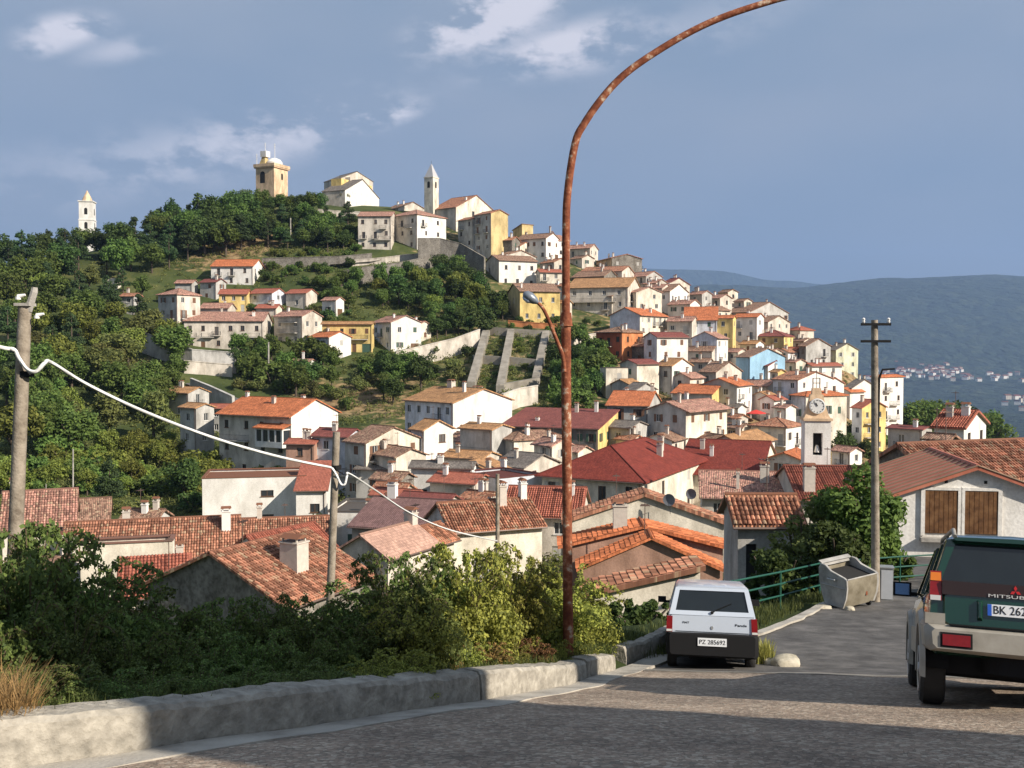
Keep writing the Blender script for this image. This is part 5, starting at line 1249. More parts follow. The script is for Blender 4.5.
lane('lane', [(192, 384), (215, 394), (238, 404)], 4, M_ASPH)

# ------------------------------------------------------------------ trees
def leafmat(name, c, var=.35, trans=.38):
    if name in MATS: return MATS[name]
    m, n, b = newmat(name); L = n.links.new
    geo = N(n, 'ShaderNodeNewGeometry'); oi = N(n, 'ShaderNodeObjectInfo')
    r = N(n, 'ShaderNodeValToRGB'); e = r.color_ramp.elements
    e[0].position = 0; e[0].color = c4([x*(1-var) for x in c]); e[1].position = 1; e[1].color = c4([c[0]*(1+var*1.5), c[1]*(1+var), c[2]*(1+var*.3)])
    L(geo.outputs['Random Per Island'], r.inputs[0])
    hs = N(n, 'ShaderNodeHueSaturation'); mr = N(n, 'ShaderNodeMapRange'); mr.inputs['To Min'].default_value = .72; mr.inputs['To Max'].default_value = 1.35
    L(oi.outputs['Random'], mr.inputs[0]); L(mr.outputs[0], hs.inputs['Value'])
    mh = N(n, 'ShaderNodeMath', operation='MULTIPLY_ADD'); mh.inputs[1].default_value = .045; mh.inputs[2].default_value = .475; L(oi.outputs['Random'], mh.inputs[0]); L(mh.outputs[0], hs.inputs['Hue'])
    L(r.outputs[0], hs.inputs['Color']); L(hs.outputs[0], b.inputs['Base Color'])
    b.inputs['Roughness'].default_value = .7; b.inputs['Specular IOR Level'].default_value = .25
    tr = N(n, 'ShaderNodeBsdfTranslucent'); L(hs.outputs[0], tr.inputs['Color'])
    mx = N(n, 'ShaderNodeMixShader'); mx.inputs[0].default_value = trans; out = n.nodes['Material Output']
    L(b.outputs[0], mx.inputs[1]); L(tr.outputs[0], mx.inputs[2]); L(mx.outputs[0], out.inputs['Surface'])
    MATS[name] = m; return m
LG = leafmat('leaf_green', (.105, .170, .045)); LD = leafmat('leaf_dark', (.066, .118, .036)); LP = leafmat('leaf_pine', (.058, .105, .045)); LY = leafmat('leaf_yellow_green', (.165, .215, .050)); LO = leafmat('leaf_olive', (.135, .160, .055))
LB = leafmat('leaf_russet', (.15, .075, .035))
M_BARK = mat_mottle('bark', [(.06, .045, .035), (.12, .095, .07)], scale=4, bump=.6, bscale=20)
def leaf_cloud(rng, centers, radii, n, size, flat=.0, aspect=.6, tri=True, droop=0):
    """n small faces spread through ellipsoid blobs"""
    centers = np.array(centers, float); radii = np.array(radii, float)
    if radii.ndim == 1: radii = np.repeat(radii[:, None], 3, 1)
    wgt = (radii.prod(1))**(2/3); wgt /= wgt.sum()
    k = rng.choice(len(centers), n, p=wgt)
    d = rng.normal(size=(n, 3)); d /= np.linalg.norm(d, axis=1)[:, None]
    rr = rng.uniform(.45, 1.08, n)[:, None]
    c = centers[k]+d*radii[k]*rr
    nr = d*.9+rng.normal(size=(n, 3))*.75; nr[:, 2] += .35; nr /= np.linalg.norm(nr, axis=1)[:, None]
    a = np.cross(nr, rng.normal(size=(n, 3))); a /= np.linalg.norm(a, axis=1)[:, None]; b = np.cross(nr, a)
    s = size*rng.uniform(.6, 1.4, n)[:, None]; a = a*s; b = b*s*aspect
    if tri: return np.stack([c-a, c+b, c+a, c-b], 1)
    return np.stack([c-a-b, c+a-b, c+a+b, c-a+b], 1)
def quads_mesh(name, Q, mat):
    n = len(Q); me = bpy.data.meshes.new(name)
    me.vertices.add(n*4); me.vertices.foreach_set('co', Q.reshape(-1))
    me.loops.add(n*4); me.loops.foreach_set('vertex_index', np.arange(n*4)); me.polygons.add(n)
    me.polygons.foreach_set('loop_start', np.arange(n)*4); me.polygons.foreach_set('loop_total', np.full(n, 4))
    me.update(); me.validate(); me.materials.append(mat); return me
def tree_proto(kind, seed, h, mat, n=1500, ls=.34):
    rng = np.random.default_rng(seed); cs, rs = [], []
    tk = MB()
    if kind == 'round':
        R0 = h*.36; cz = h*.62
        for i in range(26):
            d = rng.normal(size=3); d /= np.linalg.norm(d); q = rng.uniform(.35, .95)
            cs.append((d[0]*R0*q, d[1]*R0*q, cz+d[2]*h*.30*q)); rs.append(rng.uniform(.16, .30)*h*.6)
        tk.tube([(0, 0, -1), (.05, 0, h*.25), (.1, .05, h*.6)], [h*.035, h*.028, h*.012], 7)
        for i in range(5):
            t = 2*math.pi*i/5+rng.uniform(0, 1); tk.tube([(0, 0, h*.3), (math.cos(t)*h*.14, math.sin(t)*h*.14, h*.5), (math.cos(t)*h*.25, math.sin(t)*h*.25, h*.68)], [h*.018, h*.012, h*.005], 5)
    elif kind == 'pine':
        for i in range(24):
            f = rng.uniform(0, 1); z = h*(.30+.66*f); q = h*.22*(1-f*.78)
            t = rng.uniform(0, 6.28); cs.append((math.cos(t)*q, math.sin(t)*q, z)); rs.append((h*.13*(1.1-.6*f), h*.13*(1.1-.6*f), h*.055))
        cs.append((0, 0, h*.96)); rs.append((h*.04, h*.04, h*.07))
        tk.tube([(0, 0, -1), (0, 0, h*.5), (0, 0, h*.95)], [h*.025, h*.017, h*.005], 7)
    elif kind == 'bush':
        for i in range(16):
            d = rng.normal(size=3); d /= np.linalg.norm(d); q = rng.uniform(.3, 1)
            cs.append((d[0]*h*.6*q, d[1]*h*.6*q, h*.42+d[2]*h*.33*q)); rs.append(rng.uniform(.2, .34)*h*.7)
        for i in range(5):
            t = 2*math.pi*i/5; tk.tube([(0, 0, -.5), (math.cos(t)*h*.15, math.sin(t)*h*.15, h*.3), (math.cos(t)*h*.35, math.sin(t)*h*.35, h*.6)], [h*.025, h*.015, h*.006], 5)
    Q = leaf_cloud(rng, cs, rs, n, ls)
    return quads_mesh('crown', Q, mat), tk.data('trunk', M_BARK, 60)
PROTOS = {}
def protos(kind, key, mat, h, n, ls, k=3):
    kk = (kind, key)
    if kk not in PROTOS: PROTOS[kk] = [tree_proto(kind, 100+hash(kind) % 7+i*13+len(key), h, mat, n, ls) for i in range(k)]
    return PROTOS[kk]
import zlib
def tree(kind, matk, p, s, label, group, rnd, hs=None):
    mat = {'g': LG, 'd': LD, 'p': LP, 'y': LY, 'o': LO, 'b': LB}[matk]
    base = {'round': 8.0, 'pine': 10.0, 'bush': 3.0}[kind]
    kk = (kind, matk)
    if kk not in PROTOS:
        PROTOS[kk] = [tree_proto(kind, zlib.crc32((kind+matk).encode()) % 1000+i*17, base, mat, {'round': 3400, 'pine': 2700, 'bush': 1300}[kind], {'round': .25, 'pine': .225, 'bush': .17}[kind]) for i in range(3)]
    cr, tk = rnd.choice(PROTOS[kk]); nm = {'round': 'tree', 'pine': 'pine_tree', 'bush': 'shrub'}[kind]
    r = empty(nm, p, rnd.uniform(0, 6.28), label, {'round': 'tree', 'pine': 'pine tree', 'bush': 'shrub'}[kind], group)
    f = s/base; sc_ = (f*rnd.uniform(.9, 1.2), f*rnd.uniform(.9, 1.2), f*(hs or rnd.uniform(.9, 1.1)))
    inst('crown', cr, r, scale=sc_); inst('trunk', tk, r, scale=sc_)
    return r
TREES = []
def free(x, y, m):
    return all((x-bx)**2+(y-by)**2 > (rr+m)**2 for (bx, by, rr, _) in HOUSES_BUILT)
def inpoly(px, py, poly):
    ins = False; n = len(poly)
    for i in range(n):
        ax, ay = poly[i]; bx, by = poly[(i+1) % n]
        if (ay > py) != (by > py) and px < (bx-ax)*(py-ay)/(by-ay)+ax: ins = not ins
    return ins
def wood(poly, n, kinds, size, label, group, sep=.55, seed=1, ymin=70, clear=1.5):
    """poly: pixels of the trees' feet"""
    rnd = random.Random(seed); x0, x1 = min(p[0] for p in poly), max(p[0] for p in poly); y0, y1 = min(p[1] for p in poly), max(p[1] for p in poly)
    k = 0; tries = 0; mine = []
    while k < n and tries < n*60:
        tries += 1; px, py = rnd.uniform(x0, x1), rnd.uniform(y0, y1)
        if not inpoly(px, py, poly): continue
        g, gap = ground_at(px, py, 0, ymin=ymin)
        if gap > 3: continue
        s = rnd.uniform(*size)
        if not free(g.x, g.y, s*.1+clear): continue
        if any((g.x-a)**2+(g.y-b)**2 < (sep*(s+c)/2)**2 for (a, b, c) in TREES): continue
        TREES.append((g.x, g.y, s)); kd, mk = rnd.choice(kinds)
        lb = label[kd] if isinstance(label, dict) else label
        tree(kd, mk, g, s, lb, group, rnd); k += 1
    return k
T = wood
# the far left wood
T([(0, 262), (60, 262), (105, 250), (150, 245), (200, 232), (245, 218), (262, 240), (225, 262), (180, 272), (110, 282), (0, 300)], 46, [('round', 'd'), ('pine', 'p'), ('round', 'g'), ('pine', 'p')], (9, 13), 'dark tree of the dense wood along the left skyline below the two distant towers', 'trees of the wood on the left skyline', sep=.42, seed=3)
T([(0, 300), (110, 285), (150, 300), (140, 345), (180, 365), (175, 400), (160, 450), (0, 470)], 70, [('round', 'g'), ('round', 'y'), ('pine', 'p'), ('round', 'o'), ('round', 'g')], (6, 11), 'green tree on the wooded slope at the far left, below the skyline wood', 'trees of the wooded slope at the far left', sep=.45, seed=4)
T([(0, 470), (150, 455), (178, 430), (200, 462), (270, 470), (300, 470), (295, 486), (205, 500), (0, 500)], 62, [('bush', 'y'), ('round', 'y'), ('bush', 'g'), ('bush', 'y')], (3, 5.5), 'light green growth at the foot of the wooded slope, left of the white box building', 'growth at the foot of the left slope', sep=.4, seed=5)
T([(240, 226), (330, 220), (350, 228), (345, 255), (300, 254), (262, 252), (240, 240)], 28, [('round', 'd'), ('round', 'g'), ('pine', 'p')], (6, 9), 'tree on the green bank under the apricot tower', 'trees on the bank under the apricot tower', sep=.42, seed=6)
T([(300, 226), (356, 222), (356, 250), (300, 250)], 12, [('bush', 'g'), ('bush', 'y')], (3, 4.5), 'low green shrub on the bank left of the beige four-storey houses', 'shrubs left of the beige four-storey houses', sep=.5, seed=16, clear=.5)
T([(370, 290), (410, 280), (440, 278), (480, 284), (486, 305), (470, 322), (430, 330), (395, 316), (372, 305)], 30, [('round', 'd'), ('round', 'g'), ('round', 'd'), ('round', 'y')], (5, 9), 'leafy tree in the dark hollow below the curved stone wall', 'trees in the hollow below the curved stone wall', sep=.42, seed=7)
T([(320, 292), (350, 285), (370, 300), (360, 312), (330, 312)], 7, [('round', 'g')], (4.5, 6.5), 'round green tree right of the small cream house on the left slope', 'round trees beside the left terrace', sep=.5, seed=8, clear=.5)
T([(235, 356), (330, 358), (338, 392), (300, 398), (238, 384)], 17, [('round', 'g'), ('round', 'd'), ('bush', 'g')], (5, 8), 'green tree directly behind the big orange-roofed house', 'trees behind the big orange-roofed house', sep=.45, seed=9)
T([(375, 388), (415, 375), (425, 395), (405, 408), (380, 405)], 7, [('round', 'g'), ('round', 'd')], (5.5, 8), 'round tree on the dry grass above the pale orange-roofed white house', 'trees on the dry grass patch', sep=.5, seed=10)
T([(345, 372), (400, 360), (450, 352), (470, 350), (468, 385), (440, 385), (350, 402)], 18, [('bush', 'g'), ('bush', 'o'), ('bush', 'd')], (2.4, 4.5), 'low shrub on the bank between the lane wall and the concrete grid', 'shrubs on the bank left of the concrete grid', sep=.5, seed=11)
T([(480, 340), (545, 342), (535, 382), (478, 388)], 20, [('bush', 'g'), ('bush', 'd'), ('bush', 'y')], (1.2, 2.0), 'small shrub growing between the beams of the concrete grid', 'shrubs within the concrete grid', sep=.5, seed=12)
T([(558, 340), (600, 340), (604, 400), (600, 418), (562, 420), (550, 400)], 24, [('round', 'd'), ('round', 'g'), ('bush', 'g')], (5, 8), 'dark leafy tree behind the rusty lamp post above the maroon-roofed row', 'trees behind the rusty lamp post', sep=.42, seed=13, clear=.6)
T([(500, 322), (600, 322), (604, 332), (500, 334)], 12, [('bush', 'g'), ('bush', 'd')], (1.8, 3), 'garden bush in front of the yellow and beige houses by the lamp post', 'garden bushes below the yellow house', sep=.5, seed=14, clear=.3)
rt_ = random.Random(44)
for k in range(22):
    px = 900+k*4.1+rt_.uniform(-2, 2); Y = rt_.uniform(285, 330); tp = at(px, 400+6*math.sin(k*.8)+rt_.uniform(0, 9)+(8 if px > 972 else 0), Y); zg = float(ztf(tp.x, Y)); hh = min(17, tp.z-zg)
    tree('round', rt_.choice('gdg'), Vector((tp.x, Y, tp.z-hh)), hh, 'bushy green tree beyond the last houses at the right edge of the town', 'trees beyond the last houses on the right', rt_, hs=1.0)
T([(848, 440), (890, 446), (880, 462), (830, 452)], 10, [('bush', 'g'), ('bush', 'd')], (3, 5), 'green bush at the foot of the arched building behind the clock tower', 'bushes at the foot of the arched building', sep=.45, seed=17, clear=.3)
for (px, s) in ((246, 8.5), (254, 8), (262, 8.2), (271, 6.2), (280, 6.5), (290, 7.2), (299, 7), (312, 8), (319, 7)):
    g, _ = ground_at(px, 214, 0, ymin=200); tree('round', 'd' if px % 2 else 'g', g, s, 'tree on the crest hiding the foot of the apricot tower', 'trees on the crest at the apricot tower', random.Random(px))
for (px, py, s, kd, mk, lb) in [(302, 212, 5.5, 'round', 'b', 'russet tree beside the apricot tower on the hilltop'), (336, 204, 7, 'round', 'g', 'green tree in front of the modern white church'),
                                (343, 206, 5, 'round', 'o', 'olive tree close to the white church front'), (262, 204, 5.5, 'round', 'd', 'dark tree at the foot of the apricot tower'),
                                (110, 512, 7, 'pine', 'p', 'small fir between the low brown roofs at the lower left'), (985, 440, 6, 'round', 'g', 'lone round tree at the right edge above the rugged tiled roof'),
                                (545, 320, 6, 'round', 'd', 'dark tree in front of the yellow house, touching the rusty lamp post'), (185, 505, 7, 'round', 'd', 'dark tree left of the white box building'), (192, 512, 4, 'bush', 'd', 'dark bush at the corner of the white box building')]:
    g, _ = ground_at(px, py, 0, ymin=75 if py > 300 else 200); tree(kd, mk, g, s, lb, None, random.Random(px))
T([(160, 302), (352, 296), (352, 352), (190, 352)], 26, [('bush', 'g'), ('bush', 'd'), ('bush', 'o')], (2, 3.8), 'garden bush between the houses of the upper left terrace', 'garden bushes of the left terrace', sep=.5, seed=31, clear=.2)
T([(262, 264), (352, 262), (352, 290), (262, 284)], 18, [('bush', 'g'), ('bush', 'd')], (2.2, 4), 'bush on the bank below the long grey stone wall', 'bushes below the long grey wall', sep=.5, seed=32, clear=.2)
T([(430, 318), (502, 300), (505, 334), (470, 336), (430, 340)], 16, [('round', 'd'), ('bush', 'd'), ('round', 'g')], (4, 7), 'dark tree on the slope above the top of the concrete grid', 'dark trees above the concrete grid', sep=.45, seed=33, clear=.3)
T([(236, 386), (330, 392), (350, 410), (345, 425), (335, 400), (236, 396)], 10, [('bush', 'g'), ('bush', 'o')], (2, 3.5), 'low bush at the back of the big orange-roofed house', 'low bushes behind the big orange-roofed house', sep=.5, seed=34, clear=.2)
T([(345, 240), (360, 248), (350, 262), (280, 262), (262, 256)], 10, [('bush', 'g'), ('bush', 'y')], (2, 3.5), 'bush along the top of the long grey stone wall', 'bushes on top of the long grey wall', sep=.5, seed=35, clear=.2)
T([(150, 236), (235, 222), (262, 226), (240, 245), (180, 255)], 22, [('round', 'd'), ('pine', 'p'), ('round', 'g')], (8, 11), 'dark tree of the wood left of the apricot tower', 'trees of the wood left of the apricot tower', sep=.38, seed=36)
# scrub that nobody could count
def scrub():
    rng = np.random.default_rng(5); out = []
    polys = [([(0, 400), (200, 395), (300, 470), (200, 515), (0, 515)], 900), ([(0, 300), (150, 300), (180, 400), (0, 400)], 400), ([(340, 340), (480, 335), (480, 400), (340, 430)], 350), ([(480, 335), (560, 335), (600, 420), (480, 400)], 450),
             ([(300, 215), (357, 215), (357, 255), (250, 255)], 300), ([(350, 262), (480, 262), (485, 325), (350, 325)], 400), ([(100, 500), (600, 480), (700, 560), (100, 590)], 900), ([(700, 450), (900, 440), (900, 550), (700, 560)], 400),
             ([(640, 330), (880, 350), (880, 450), (640, 450)], 350), ([(180, 240), (350, 250), (320, 300), (150, 290)], 220), ([(0, 240), (250, 215), (250, 262), (0, 290)], 350)]
    rnd = random.Random(2)
    for poly, n in polys:
        x0, x1 = min(p[0] for p in poly), max(p[0] for p in poly); y0, y1 = min(p[1] for p in poly), max(p[1] for p in poly)
        for _ in range(n):
            px, py = rnd.uniform(x0, x1), rnd.uniform(y0, y1)
            if not inpoly(px, py, poly): continue
            g, gap = ground_at(px, py, 0, ymin=60)
            if gap > 2 or not free(g.x, g.y, -.5): continue
            s = rnd.uniform(.6, 1.7); out.append(leaf_cloud(rng, [(g.x, g.y, g.z+s*.3)], [(s, s, s*.6)], 42, .20))
    o = bpy.data.objects.new('undergrowth', quads_mesh('undergrowth', np.concatenate(out), LO)); col.objects.link(o); tag(o, kind='stuff', label='scrub and weeds covering the slopes between the houses', cat='undergrowth')
scrub()
# far-off town in the valley
def far_town():
    rnd = random.Random(9); datas = []
    for k in range(5):
        mb = MB(); w, d, h = rnd.uniform(9, 16), rnd.uniform(9, 13), rnd.uniform(6, 11)
        mb.box(-w, w, -d, d, -8, h); a = MB()
        mb.hexa([(-w-1, -d-1, h), (w+1, -d-1, h), (w+1, d+1, h), (-w-1, d+1, h), (-w-1, -.3, h+5), (w+1, -.3, h+5), (w+1, .3, h+5), (-w-1, .3, h+5)], mi=1)
        datas.append(mb.data('valley_house', [wallmat(rnd.choice(['wh', 'cr', 'wh', 'be'])), roofmat(rnd.choice(['trc', 'pnk', 'lrd']))]))
    for i in range(110):
        px = rnd.choice([rnd.uniform(868, 1050), rnd.uniform(890, 970)]); py = rnd.gauss(371, 4) if px < 960 else rnd.gauss(376, 2.8)
        if i > 98: px, py = rnd.uniform(1002, 1040), rnd.gauss(402, 5)
        Y = 5450-(py-371)*38 if i <= 98 else 4000
        p = at(px, py, Y); z = float(zt(p.x, p.y)) if Y < 5000 else p.z
        o = bpy.data.objects.new('valley_house', rnd.choice(datas)); col.objects.link(o); o.location = (p.x, p.y, p.z); o.rotation_euler = (0, 0, rnd.uniform(-.6, .6))
        tag(o, 'tiny pale house of the distant town strung along the valley floor' if i <= 98 else 'tiny pale house of the farther hamlet at the right edge of the valley', 'house', 'houses of the distant valley town' if i <= 98 else 'houses of the distant hamlet')
far_town()
# haze
hz = MB(); hz.box(-15000, 15000, -500, 16000, -330, 1500)
hm = bpy.data.materials.new('haze'); hm.use_nodes = True; hn = hm.node_tree; hn.nodes.clear()
ho = N(hn, 'ShaderNodeOutputMaterial'); pv_ = N(hn, 'ShaderNodeVolumePrincipled'); pv_.inputs['Color'].default_value = (.40, .60, 1.0, 1); pv_.inputs['Density'].default_value = .72e-4; pv_.inputs['Anisotropy'].default_value = .1
hn.links.new(pv_.outputs[0], ho.inputs['Volume'])
tag(hz.build('haze', hm), kind='stuff')
# ------------------------------------------------------------------ poles, cables, the rusty lamp
M_RUST = mat_mottle('rusted_steel', [(.12, .035, .020), (.21, .068, .034), (.30, .115, .06), (.46, .36, .27)], scale=9, bump=.5, bscale=30, stops=[.32, .48, .57, .64], detail=10, coord='World')
M_WOOD = mat_mottle('weathered_pole_wood', [(.16, .13, .10), (.27, .23, .18), (.36, .31, .25)], scale=5, bump=.6, bscale=30)
M_STEEL = mat_plain('galvanised_steel', (.42, .43, .43), rough=.45, metal=.6, noise=.2)
M_CABLE = mat_plain('pale_cable', (.70, .70, .68), rough=.5)
M_PORC = mat_plain('white_porcelain', (.80, .79, .76), rough=.25)
M_BLK = mat_plain('black_plastic', (.014, .014, .015), rough=.8, spec=.15)
def pixpath(pts, Y): return [at(px, py, Y) for (px, py) in pts]
def smooth_path(P_, n=6):
    out = []
    for i in range(len(P_)-1):
        p0 = P_[max(i-1, 0)]; p1 = P_[i]; p2 = P_[i+1]; p3 = P_[min(i+2, len(P_)-1)]
        for k in range(n):
            t = k/n; out.append(.5*((2*p1)+(p2-p0)*t+(2*p0-5*p1+4*p2-p3)*t*t+(3*p1-p0-3*p2+p3)*t**3))
    out.append(P_[-1]); return out
def rusty_lamp():
    Y = 14.9; zg = float(zt(.85, Y)); b = Vector((.855, Y, zg))
    r = empty('street_lamp', b, 0, 'tall rusty arched street lamp post standing in the brambles behind the low wall', 'street lamp')
    pts = smooth_path([Vector((.855, Y, zg-.3))]+pixpath([(567.5, 560), (567, 480), (566.3, 400), (566, 320)], Y), 4)
    mb = MB(); mb.tube([p-b for p in pts], [.080]*3+[.074]*(len(pts)-3), 14); mb.build('lower_post', M_RUST, r, smooth=60)
    arm = smooth_path(pixpath([(566, 318), (566, 240), (567.5, 194), (575, 144), (584, 124), (603, 97), (625, 74), (656, 52), (694, 30), (731, 14), (775, 0), (792, -4)], Y), 5)
    n = len(arm); mb = MB(); mb.tube([p-b for p in arm], [.060-.014*i/n for i in range(n)], 12); mb.build('arched_arm', M_RUST, r, smooth=60)
    c = MB(); p = arm[0]-b; c.tube([p+Vector((0, 0, -.12)), p+Vector((0, 0, .08))], [.10, .08], 14); c.build('collar', M_RUST, r, smooth=40)
    h = MB(); e = arm[-1]-b; d = Vector((1, 0, .05)).normalized()
    secs = []
    for (s, w_, hh) in ((-.02, .05, .05), (.15, .10, .07), (.4, .15, .08), (.68, .13, .06), (.78, .05, .03)):
        q = e+d*s; secs.append([q+Vector((0, w_*math.cos(t), hh*math.sin(t)+.02)) for t in [2*math.pi*i/10 for i in range(10)]])
    h.loft(secs); h.build('lamp_head', M_BLK, r, smooth=50)
    # low side arm with a small cobra head
    sp = smooth_path(pixpath([(564.5, 372), (563, 357), (555, 336), (548.6, 320), (543, 308.6), (537.5, 302.5)], Y-.08), 4); m_ = len(sp)
    mb = MB(); mb.tube([p-b for p in sp], [.032-.008*i/m_ for i in range(m_)], 8); sa = mb.build('side_arm', M_RUST, r, smooth=60)
    hd = MB(); a0, a1 = sp[-1]-b, at(523.5, 293, Y-.08)-b; ax = (a1-a0); up = Vector((ax.z, 0, -ax.x)).normalized(); secs = []
    for (s, q, w_) in ((-.05, .028, .03), (.2, .075, .07), (.55, .10, .10), (.85, .08, .08), (1.0, .03, .04)):
        c_ = a0+ax*s; secs.append([c_+up*q*math.cos(t)*.8+Vector((0, w_*math.sin(t), 0)) for t in [2*math.pi*i/12 for i in range(12)]])
    hd.loft(secs); ho_ = hd.build('lamp_head', mat_plain('lamp_housing_grey', (.20, .23, .27), rough=.35, metal=.3), r, smooth=50, fixn=True)
    gl = MB(); secs = []
    for (s, q, w_) in ((.3, .02, .03), (.5, .07, .075), (.8, .05, .055), (.92, .01, .02)):
        c_ = a0+ax*s+up*-.055 if up.z > 0 else a0+ax*s+up*.055; secs.append([c_+up*q*math.cos(t)*.6+Vector((0, w_*math.sin(t), 0)) for t in [2*math.pi*i/10 for i in range(10)]])
    gl.loft(secs); gl.build('lens', mat_plain('lamp_lens', (.55, .62, .72), rough=.15), ho_, smooth=50, fixn=True)
rusty_lamp()
def pole(name, label, top, bot, Y, rad, mat, extra=None, cat='pole'):
    a = at(*top, Y); b = at(*bot, Y); d = (b-a).normalized(); xg = b.x; 
    zg = float(zt(b.x, Y)); b2 = a+d*((a.z-zg+.4)/max(.1, -d.z))
    r = empty(name, (b2.x, b2.y, zg), 0, label, cat); o = Vector((b2.x, b2.y, zg))
    n = 9; pts = [b2.lerp(a, i/n)-o for i in range(n+1)]
    mb = MB(); mb.tube(pts, [rad*1.15-(rad*.3)*i/n for i in range(n+1)], 12); mb.build('post', mat, r, smooth=60)
    if extra: extra(r, a-o)
    return r
def insul(mb, p, s=1):
    mb.tube([p, p+Vector((0, 0, .05*s)), p+Vector((0, 0, .06*s)), p+Vector((0, 0, .12*s)), p+Vector((0, 0, .15*s))], [.03*s, .05*s, .035*s, .05*s, .01*s], 8)
def left_top(r, t):
    mb = MB(); mb.box(t.x-.13, t.x+.13, t.y-.13, t.y+.13, t.z-.02, t.z+.03); mb.tube([t+Vector((.05, 0, -.1)), t+Vector((.16, 0, .22)), t+Vector((.17, 0, .30))], [.07, .06, .05], 8); mb.build('top_bracket', M_CONC, r)
    for dx, dz in ((-.09, .12), (.22, -.20)):
        q = t+Vector((dx, -.05, dz)); m = MB(); m.tube([q+Vector((0, 0, -.03)), q+Vector((0, 0, .02))], .045, 8); m.tube([q+Vector((0, 0, .02)), q+Vector((.12, 0, .05))], [.04, .02], 8); m.build('insulator', M_PORC, r)
    m = MB(); m.tube([t+Vector((-.14, 0, -1.12)), t+Vector((.10, 0, -1.20))], .02, 6); m.tube([t+Vector((0, 0, -1.22)), t+Vector((0, 0, -1.12))], .125, 12); m.build('strap', M_BLK, r)
pole('utility_pole', 'thick weathered wooden utility pole at the far left edge carrying the white cable', (25, 305), (16.5, 515), 17, .125, M_WOOD, left_top, 'utility pole')
def mid_top(r, t):
    m = MB(); m.tube([t+Vector((0, -.14, -.95)), t+Vector((.08, -.22, -1.05)), t+Vector((.2, -.2, -1.1))], .02, 6); m.tube([t+Vector((0, 0, -1.02)), t+Vector((0, 0, -.9))], .13, 12); m.build('cable_clamp', M_BLK, r)
pole('utility_pole', 'wooden utility pole with the white cable clamped on, rising from the brambles left of centre', (336.5, 432), (331, 580), 27, .115, M_WOOD, mid_top, 'utility pole')
pole('utility_pole', 'thin grey wooden pole between the cable pole and the rusty lamp post', (497.5, 474), (497.5, 560), 45, .10, M_WOOD, None, 'utility pole')
def power_top(r, t):
    for i, dz in enumerate((-.12, -.58)):
        m = MB(); m.box(t.x-.40, t.x+.40, t.y-.16, t.y-.08, t.z+dz-.035, t.z+dz+.035); a = m.build('cross_arm', M_BLK, r)
        if i == 0:
            for s in (-.34, .34): q = MB(); insul(q, Vector((t.x+s, t.y-.12, t.z+dz+.03)), 1.0); q.build('insulator', M_PORC, a)
    m = MB(); m.tube([t+Vector((.11, -.05, -5.0)), t+Vector((.13, -.05, -1.6)), t+Vector((.22, -.05, -1.35)), t+Vector((.55, -.05, -1.33))], [.035, .035, .03, .025], 8); m.build('conduit', M_BLK, r)
pole('power_pole', 'slim tan wooden power pole with two dark cross arms beside the waste container', (874.5, 320), (875.5, 600), 27.3, .105, M_WOOD, power_top, 'power pole')
for (tp, bt, Y, rd, lb) in [((290.5, 218), (290.5, 252), 318, .22, 'thin pale pole on the green bank below the hilltop tower'), ((268.5, 342), (268.5, 372), 225, .20, 'thin pale pole below the long pink-roofed house'),
                          ((73, 449), (73, 500), 125, .10, 'slim bare pole on the green slope at the lower left'), ((46, 484), (46, 504), 110, .05, 'short aerial mast above the leftmost roofs')]:
    pole('thin_pole', lb, tp, bt, Y, rd, M_CONC, None, 'pole')
def cable(label, pts, rad, mat=M_CABLE, group=None):
    P_ = smooth_path([at(*p) for p in pts], 8); o = P_[0].copy(); mb = MB(); mb.tube([p-o for p in P_], rad, 6)
    ob = mb.build('overhead_cable', mat, None, o, smooth=60); tag(ob, label, 'cable')
cable('thick white cable sagging from the left wooden pole to the pole left of centre', [(-60, 330, 14.5), (0, 347, 16.6), (14, 349.5, 16.85), (19, 358, 16.84), (27, 369, 16.83), (36, 371.5, 16.84), (45, 363, 16.9), (52, 363, 17.1), (90, 386, 18.4), (150, 414, 20.4), (220, 440, 22.8), (280, 457, 25), (331, 467.5, 26.85)], .033)
cable('looped white cable end running on from the left-centre pole towards the thin grey pole', [(332, 468, 26.83), (336, 474, 26.8), (341, 484, 26.8), (345, 484, 26.8), (347, 476, 26.9), (350, 474, 27.2), (375, 490, 30), (410, 513, 34), (450, 530, 39), (497, 541, 44.9)], .030)

# ------------------------------------------------------------------ cars
M_WHITE = mat_plain('white_car_paint', (.52, .58, .67), rough=.3, noise=.03, coat=.6)  # bluish shade on the white car put into its paint
M_GREEN = mat_plain('dark_green_car_paint', (.004, .036, .020), rough=.2, noise=.05, coat=.9)
M_SILV = mat_mottle('dusty_silver_paint', [(.22, .205, .175), (.30, .28, .24), (.36, .34, .30)], scale=3, rough=.4, bump=.02)
M_AUTOG = mat_plain('car_glass', (.012, .016, .018), rough=.06, noise=.3, spec=.7)
M_TYRE = mat_plain('tyre_rubber', (.022, .021, .020), rough=.85, noise=.25, bump=.3)
M_RIM = mat_plain('wheel_rim', (.38, .38, .38), rough=.4, metal=.5)
M_REDL = mat_plain('red_lamp_lens', (.20, .008, .010), rough=.25, noise=.3, nscale=20)
M_ORL = mat_plain('amber_lamp_lens', (.62, .17, .02), rough=.15, noise=.2)
M_CLL = mat_plain('clear_lamp_lens', (.60, .60, .58), rough=.15)
M_PLATE = mat_plain('plate_white', (.74, .76, .78), rough=.4, noise=.03)
M_BLUE = mat_plain('plate_blue', (.02, .10, .50), rough=.4)
